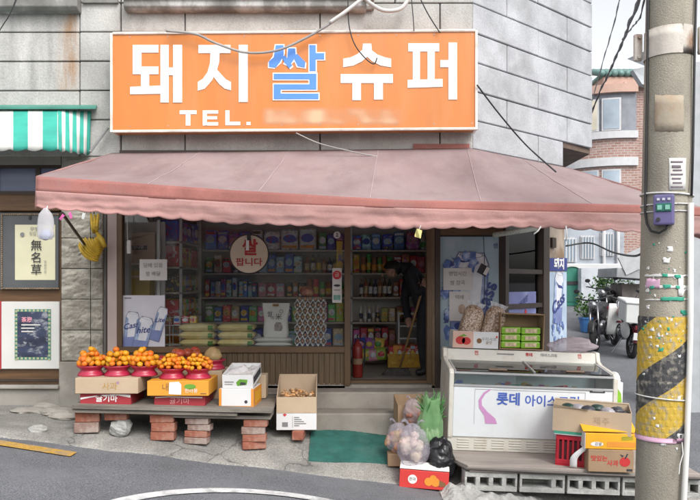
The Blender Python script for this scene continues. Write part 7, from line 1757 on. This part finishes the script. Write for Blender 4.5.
mr_ = pm('sign_red', (.42, .03, .03), .6); text('쌀', t, c + Vector((.01, 0, .055)), .17, mr_, bold=.03, off=.004); text('팝니다', t, c + Vector((0, 0, -.085)), .085, mr_, bold=.015, off=.004, sx=1.15); mb = MB(); mb.box(c + Vector((0, -.012, .17)), (.035, .03, .07)); mb.build('clip', m_ink, t)
mb = MB(); mb.box(c + Vector((-.012, -.02, .095)), (.03, .01, .12)); mb.build('tag', m_pw, t)
t = thing('sticker_strip', 'tall white notice with red disc stuck beside the door post', 'sticker', P(337, 303, 7.4)); mb = MB(); mb.mm(xpx(332.3), xpx(341.8), .002, .005, zpx(302.8), zpx(268)); mb.build('sheet', m_pap, t)
flat(disc(0, 0, .044, 18), t, P(337, 275, 7.4) + o, m_pr, off=.003); text('금', t, P(337, 275, 7.4) + o, .05, m_pap, off=.004); flat(disc(0, 0, .034, 14, .012), t, P(337, 285.5, 7.4) + o, m_pbk, off=.003); flat(rect(-.03, .03, -.004, .004), t, P(337, 290, 7.4) + o, m_inkg, off=.003); flat(rect(-.035, .035, -.025, .025), t, P(337, 297.5, 7.4) + o, pm('print_teal', (.15, .32, .26), .6, .3, 20), off=.003)
t = thing('round_sticker', 'small round cream sticker at the top right of the window', 'sticker', P(337, 238, 7.4)); mb = MB(); mb.tube([P(337, 235, 7.4) + Vector((0, .002, 0)), P(337, 235, 7.4) + Vector((0, .005, 0))], .036, 18); mb.build('disc', m_pap, t); text('2', t, P(337, 235, 7.4) + o, .05, m_pbk, off=.003, bold=.02)
t = thing('yellow_banner', 'narrow yellow banner hanging behind the window edge beside the door', 'banner', P(339, 270, 7.44)); mb = MB(); mb.mm(xpx(336.5), xpx(342.5), .03, .034, zpx(268), zpx(241)); mb.build('banner_cloth', pcol((.55, .36, .03)), t); mb = MB(); mb.tube([(xpx(336), .032, zpx(240.6)), (xpx(343), .032, zpx(240.6))], .005, 6); mb.build('rod', m_dbrown, t)
# big can poster on the panel right of the door
t = thing('drinks_poster', 'large light blue poster of a silver can right of the door', 'poster', P(471, 350, 7.4)); mb = MB(); mb.mm(xpx(440.6), xpx(502.6), .03, .038, zpx(360), zpx(236.5)); mb.build('poster_sheet', pm('poster_paleblue', (.34, .46, .52), .35, .15, 3, c2=(.50, .56, .60), c2amt=.7, c2scale=2.5), t)
oo = Vector((0, .03, 0)); can_print(t, P(470, 292, 7.4) + oo, .34, .78, -.05, ''); r_ = random.Random(21)
flat([(-.13, .02), (-.09, -.03), (0, -.045), (.09, -.03), (.13, .01), (.09, -.012), (0, -.025), (-.09, -.01)], t, P(464, 258, 7.4) + oo, m_nv, off=.007)
m_spl = pm('print_splash', (.10, .17, .42), .5, .4, 12, c2=(.55, .62, .7), c2amt=.8, c2scale=12)
for k in range(46):
    a = r_.uniform(0, 6.28); px_, py_ = 469 + 26 * math.cos(a) * r_.uniform(.75, 1.1), 300 + 50 * math.sin(a) * r_.uniform(.6, 1.05)
    if not (442 < px_ < 500 and 240 < py_ < 355): continue
    s_ = r_.uniform(.012, .045); flat([(s_ * (1 + .6 * r_.uniform(-1, 1)) * math.cos(b), s_ * (1.6 + .9 * r_.uniform(-1, 1)) * math.sin(b)) for b in [6.28 * j / 9 for j in range(9)]], t, P(px_, py_, 7.4) + oo, m_spl if r_.random() < .7 else m_nv, off=.008 + k * .00005, name='splash_print')
text('Cass', t, P(486, 300, 7.4) + oo, .2, m_nv, Vector((.35, 0, 1)), Vector((-1, 0, .35)), bold=.02, off=.011)
text('생', t, P(496, 246, 7.4) + oo, .06, m_nv, off=.008)
for (x0, x1, y0, y1, lab, lines) in ((443.5, 472, 268, 290, 'upper white notice sheet stuck on the blue can poster', ('영업시간', '쌀 잡곡')), (449.5, 470, 291.5, 321, 'lower white notice sheet with brown print on the can poster', ('택배',))):
    t = thing('notice_sheet', lab, 'paper', P((x0 + x1) / 2, y1, 7.4)); mb = MB(); mb.mm(xpx(x0), xpx(x1), .014, .017, zpx(y1), zpx(y0)); mb.build('sheet', m_pap, t)
    for i, s in enumerate(lines): text(s, t, P((x0 + x1) / 2, y0 + 6 + 9 * i, 7.4) + Vector((0, .014, 0)), .05, m_inkg, off=.003)
    if len(lines) == 1: flat(disc(0, 0, .035, 12, .05), t, P(462, 309, 7.4) + Vector((0, .014, 0)), pm('print_tan', (.42, .3, .22), .7, .4, 30), off=.003)
t = thing('hanging_tag', 'dark tag with white patch hanging on a string before the can poster', 'tag', P(484, 276, 7.32)); mb = MB(); mb.tube([P(483.5, 234, 7.32), P(484.5, 264, 7.32)], .004, 5); mb.tube([P(484.5, 276, 7.32), P(484, 310, 7.32)], .004, 5); mb.build('string', m_ink, t)
mb = MB(); mb.box(P(483.5, 270, 7.32), (.10, .012, .10), Matrix.Rotation(R(28), 3, 'Y')); mb.build('tag_plate', m_ink, t); mb = MB(); mb.box(P(486.5, 271, 7.31), (.035, .012, .08), Matrix.Rotation(R(28), 3, 'Y')); mb.build('tag_patch', m_pap, t)
# small poster in the angled window, poster on the corner post
bR = Vector((BD.x, BD.y, 0)); bN = Vector((BN.x, BN.y, 0))
def onB(px, py, out=0.0): tt = tB(px); p = BP(tt, 0, out); p.z = CZ + (HY - py) * (p.y + D0) / F; return p
t = thing('window_poster', 'small violet blue poster low in the angled side window', 'poster', onB(523, 316)); q = [onB(508.5, 317, -.006), onB(536.5, 315.5, -.006), onB(536.5, 291.5, -.006), onB(508.5, 292, -.006)]
mb = MB(); mb.add(q + [p - bN * .004 for p in q], [(0, 1, 2, 3), (7, 6, 5, 4), (0, 4, 5, 1), (1, 5, 6, 2), (2, 6, 7, 3), (3, 7, 4, 0)]); mb.build('poster_sheet', pm('poster_violet', (.20, .22, .46), .35, .2, 3, c2=(.42, .46, .62), c2amt=.8, c2scale=3), t)
text('처음처럼', t, onB(523, 303, -.006), .075, m_nv, bR + Vector((0, 0, .45)), Z, bold=.01, off=.004); flat(disc(0, 0, .025, 12, .03), t, onB(526, 312, -.006), m_pr, bR, Z, off=.003)
t = thing('drinks_poster', 'tall narrow can poster on the corner post beside the alley', 'poster', onB(556, 350)); q = [onB(547, 360, .022), onB(564.5, 360, .022), onB(564.5, 272, .022), onB(547, 272, .022)]
mb = MB(); mb.add(q + [p + bN * .004 for p in q], [(3, 2, 1, 0), (4, 5, 6, 7), (0, 1, 5, 4), (1, 2, 6, 5), (2, 3, 7, 6), (3, 0, 4, 7)]); mb.build('poster_sheet', pm('poster_paleblue2', (.40, .50, .62), .35, .2, 3, c2=(.58, .63, .70), c2amt=.7, c2scale=3), t)
can_print(t, onB(556, 298, .026), .23, .58, -.12, '', bR, Z); text('Cass', t, onB(556, 303, .026), .19, m_nv, bR * 1 + Vector((0, 0, .5)), Z - bR * .2, bold=.025, off=.008); flat([(-.09, .03), (-.03, -.04), (.09, -.05), (.05, -.02), (-.03, -.01)], t, onB(557, 284, .026), m_nv, bR, Z, off=.008)
for k in range(14): flat(disc(0, 0, r_.uniform(.012, .03), 8, r_.uniform(.02, .05)), t, onB(r_.uniform(550, 562), r_.uniform(320, 346), .026), m_spl, bR, Z, off=.009 + k * .0001, name='splash_print')
t = thing('navy_sticker', 'navy and white lettered strip above the narrow corner poster', 'sticker', onB(556, 271)); q = [onB(547, 271, .022), onB(565, 271, .022), onB(565, 258, .022), onB(547, 258, .022)]
mb = MB(); mb.add(q + [p + bN * .004 for p in q], [(3, 2, 1, 0), (4, 5, 6, 7), (0, 1, 5, 4), (1, 2, 6, 5), (2, 3, 7, 6), (3, 0, 4, 7)]); mb.build('strip', m_nv, t); text('돼지', t, onB(557, 264.5, .026), .13, m_pw, bR, Z, bold=.04, off=.003, sx=1.2)
t = thing('rolled_blind', 'rolled green and white blind under the awning above the side window', 'blind', P(515, 234, 7.3)); mb = MB(); mb.tube([P(494, 235, 7.25), P(536, 228.5, 7.6)], .026, 12); mb.build('roll', pm('blind_pale', (.50, .52, .46), .7, .2, 20, c2=(.12, .2, .12), c2amt=.9, c2scale=20), t, smooth=True); mb = MB()
for px, d_ in ((497, 7.27), (533, 7.57)): mb.tube([P(px, 234, d_), P(px, 226, d_)], .004, 5)
mb.build('cord', m_ink, t)

# ------------------------------------------------------------------ things hanging from the awning
t = thing('water_bag', 'clear plastic bag hanging from the left corner of the awning', 'bag', P(46, 240, 5.5)); c = P(46, 226, 5.5)
def wb(u, v):
    a = 2 * math.pi * u; w_ = interp(v, [0, .1, .45, .8, 1], [.045, .06, .062, .05, .012]) * (1 + .10 * noise.noise(Vector((math.cos(a) * 2, math.sin(a) * 2, v * 4)))); return P(45.5, 239.5, 5.5) + Vector((w_ * math.cos(a) * 1.0, w_ * .6 * math.sin(a), .235 * v))
mb = MB(); mb.grid(wb, 28, 20); mb.build('bag_film', pm('film_white', (.85, .85, .88), .15, .06, 9, trans=.5, alpha=.55), t, smooth=True); mb = MB(); mb.ball(P(45.5, 235, 5.5), (.045, .03, .04), 14, 9, bagfn(3, .2, 2)); mb.build('blue_print', pm('print_paleblue', (.35, .40, .55), .5, .3, 20), t, smooth=True); mb = MB(); mb.tube([P(46.5, 211, 5.5), P(47.5, 206, 5.54)], .004, 5); mb.build('string', m_cabw, t)
m_clip = pm('clip_pink', (.62, .12, .36), .4)
for i, (px, py, m_, lab) in enumerate(((62, 217, m_clip, 'pink peg clipped on the awning hem left of the other'), (70.5, 215.5, m_clip, 'pink peg clipped on the awning hem right of the other'), (83.5, 216, m_bwht, 'white peg clipped on the awning hem above the bananas'))):
    t = thing('peg', lab, 'peg', P(px, py + 4, 5.6), 'pegs on the awning hem'); M = Matrix.Translation(P(px, py, 5.545)) @ Matrix.Rotation(R([35, -20, 8][i]), 4, 'Y') @ Matrix.Scale(.62, 4); mb = MB(M)
    mb.prism([(-.012, -.04), (-.004, -.04), (.004, .03), (-.012, .04)], lambda u, v, w: (u, w, v), -.012, .0); mb.build('peg_arm', m_, t); mb = MB(M); mb.prism([(.004, -.04), (.012, -.04), (.022, .04), (.006, .03)], lambda u, v, w: (u, w, v), -.012, .0); mb.build('peg_arm', m_, t)
m_ban = pm('banana_yellow', (.55, .36, .03), .5, .2, 14, c2=(.13, .075, .02), c2amt=.8, c2scale=12, c2lo=.56, c2hi=.68)
t = thing('banana_bunch', 'spotted yellow banana bunch hanging on yellow straps beside the stone column', 'bananas', P(92, 262, 7.2))
hub = P(97, 233, 7.22); r_ = random.Random(2)
for k in range(15):      # bananas lie slantwise in two layers, tips to the upper left, stalks gathered at the right
    lay = k // 9; q = k % 9
    if lay == 0: s_, e_ = (77.5 + 2.5 * q, 243.5 - .7 * q), (98 + .9 * q, 261 - 2.0 * q)
    else: s_, e_ = (83 + 3 * q, 239 - .5 * q), (101 + .6 * q, 251 - 2.4 * q)
    d_ = 7.10 + .018 * q if lay == 0 else 7.17 + .01 * q
    A_, B_ = P(s_[0] + r_.uniform(-1, 1), s_[1] + r_.uniform(-1, 1), d_), P(e_[0], e_[1], d_ + .05); C_ = (A_ + B_) / 2 + Vector((-.028, -.03, -.062)); L = []
    for j in range(8): f_ = j / 7; L.append(A_ * (1 - f_) ** 2 + C_ * 2 * f_ * (1 - f_) + B_ * f_ * f_)
    mb = MB(); mb.tube(L, [.006, .014, .019, .0215, .0215, .019, .014, .009], 8); mb.build('banana', m_ban, t, smooth=True)
mb = MB(); mb.tube([P(105, 247, 7.16), P(102, 240, 7.17), hub], [.022, .026, .018], 8); mb.build('stalk', m_ban, t, smooth=True)
for k in range(3):
    x = 91.0 + 3.6 * k; mb = MB(); mb.tube([P(x, 214 + (k % 2), 7.22), P(x * .6 + 95 * .4, 228, 7.20), hub + Vector((.012 * (k - 2.5), 0, 0))], [.013, .019, .014], 6); mb.build('strap', m_ban, t, smooth=True)
mb = MB(); mb.tube([P(94, 214, 7.22), P(94, 196, 7.25)], .006, 6); mb.build('string', m_ink, t)
t = thing('window_tag', 'small white tag hanging on a string at the left window edge', 'tag', P(128.5, 254, 7.3)); mb = MB(); mb.tube([P(127, 214, 7.3), P(127.5, 240, 7.3)], .003, 5); mb.build('string', m_cabw, t); mb = MB(); mb.box(P(129, 247, 7.3), (.042, .02, .135)); mb.build('tag_body', m_pap, t, bevel=.008)
t = thing('paper_tag', 'crumpled yellow tag hanging from the awning above the doorway', 'tag', P(418, 238, 5.58)); mb = MB(); mb.sheet(lambda u, v: P(414.5 + 6 * u + 2 * v, 236.5 - 8 * v + 2 * u, 5.56) + Vector((0, .012 * math.sin(u * 5 + v * 4), 0)), 6, 6, (0, .002, 0)); mb.build('tag_paper', pm('tag_yellow', (.62, .55, .22), .6, .1), t); mb = MB(); mb.tube([P(419, 230, 5.57), P(421, 225, 5.57)], .003, 5); mb.build('string', m_cabw, t)
t = thing('white_ribbon', 'short white ribbon knotted on the awning hem near the corner', 'ribbon', P(537, 234, 5.57)); mb = MB(); mb.tube([P(534, 234, 5.55), P(538, 231, 5.55), P(541, 226.5, 5.55)], .006, 6); mb.build('strand', m_cabw, t, smooth=True); mb = MB(); mb.tube([P(566, 226, 5.55), P(567, 236, 5.55), P(566, 241, 5.55)], .005, 6); mb.build('strand', m_cabw, t, smooth=True)

# ------------------------------------------------------------------ wires on the facade
def wire(lab, pts, r, mat, d, grp='wires on the shop facade'):
    P3 = [P(a, b, d if len(q) == 0 else q[0]) for a, b, *q in pts]; out = []
    for i in range(len(P3) - 1):      # smooth through the points
        p0, p1, p2, p3 = P3[max(0, i - 1)], P3[i], P3[i + 1], P3[min(len(P3) - 1, i + 2)]
        for k in range(6):
            t_ = k / 6; out.append(.5 * ((2 * p1) + (p2 - p0) * t_ + (2 * p0 - 5 * p1 + 4 * p2 - p3) * t_ ** 2 + (3 * p1 - p0 - 3 * p2 + p3) * t_ ** 3))
    out.append(P3[-1]); mb = MB(); mb.tube(out, r, 7); tag(mb.build('wire', mat, smooth=True), lab, 'wire', grp)
m_wg = pm('wire_grey', (.30, .29, .28), .6, .2)
wire('grey cable sagging across the top of the orange signboard', [(166, 31), (195, 34), (215, 43), (245, 52.5), (275, 51), (300, 41), (325, 27), (345, 13), (368, -6), (400, -30)], .012, m_wg, 7.08)
wire('white conduit rising from the sagging cable to the top edge', [(330, 22.5, 7.07), (345, 12.2, 7.06), (362, -1, 7.06), (378, -14, 7.06)], .018, m_cabw, 7.06)
wire('white looped conduit above the blue and white letters', [(360, -8), (370, 3), (384, 10.5), (400, 9), (408, -1), (409, -12)], .02, m_cabw, 7.25)
wire('thin black wire curling down onto the signboard', [(348, -5), (349, 25), (355, 45), (366, 59), (374, 64), (377, 58)], .006, m_cab, 7.1)
wire('thin dark wire hanging at the top right of the signboard', [(411, -5), (413, 15), (414, 31)], .005, m_cab, 7.12)
wire('thin dark slanting wire right of the hanging one', [(418, -6), (428, 14), (440, 33)], .006, m_cab, 7.12)
wire('thin black wire slanting down the angled corner wall', [(477, 85, 7.12), (500, 115, 7.3), (526, 145, 7.5), (556, 172, 7.3)], .008, m_cab, 7.1)
wire('pale wire lying along the awning top below the sign', [(296, 133), (318, 143), (345, 150), (375, 156), (400, 157)], .006, m_wg, 7.1)
wire('thin black wire at the upper left corner of the wall', [(18, -6), (10, 14), (0, 30), (-12, 52)], .005, m_cab, 7.25)
wire('black cable drooping under the awning beside the alley', [(566, 246, 9), (590, 243, 9), (612, 252, 8), (634, 256, 6.5), (646, 250, 4.9)], .010, m_cab, 8)
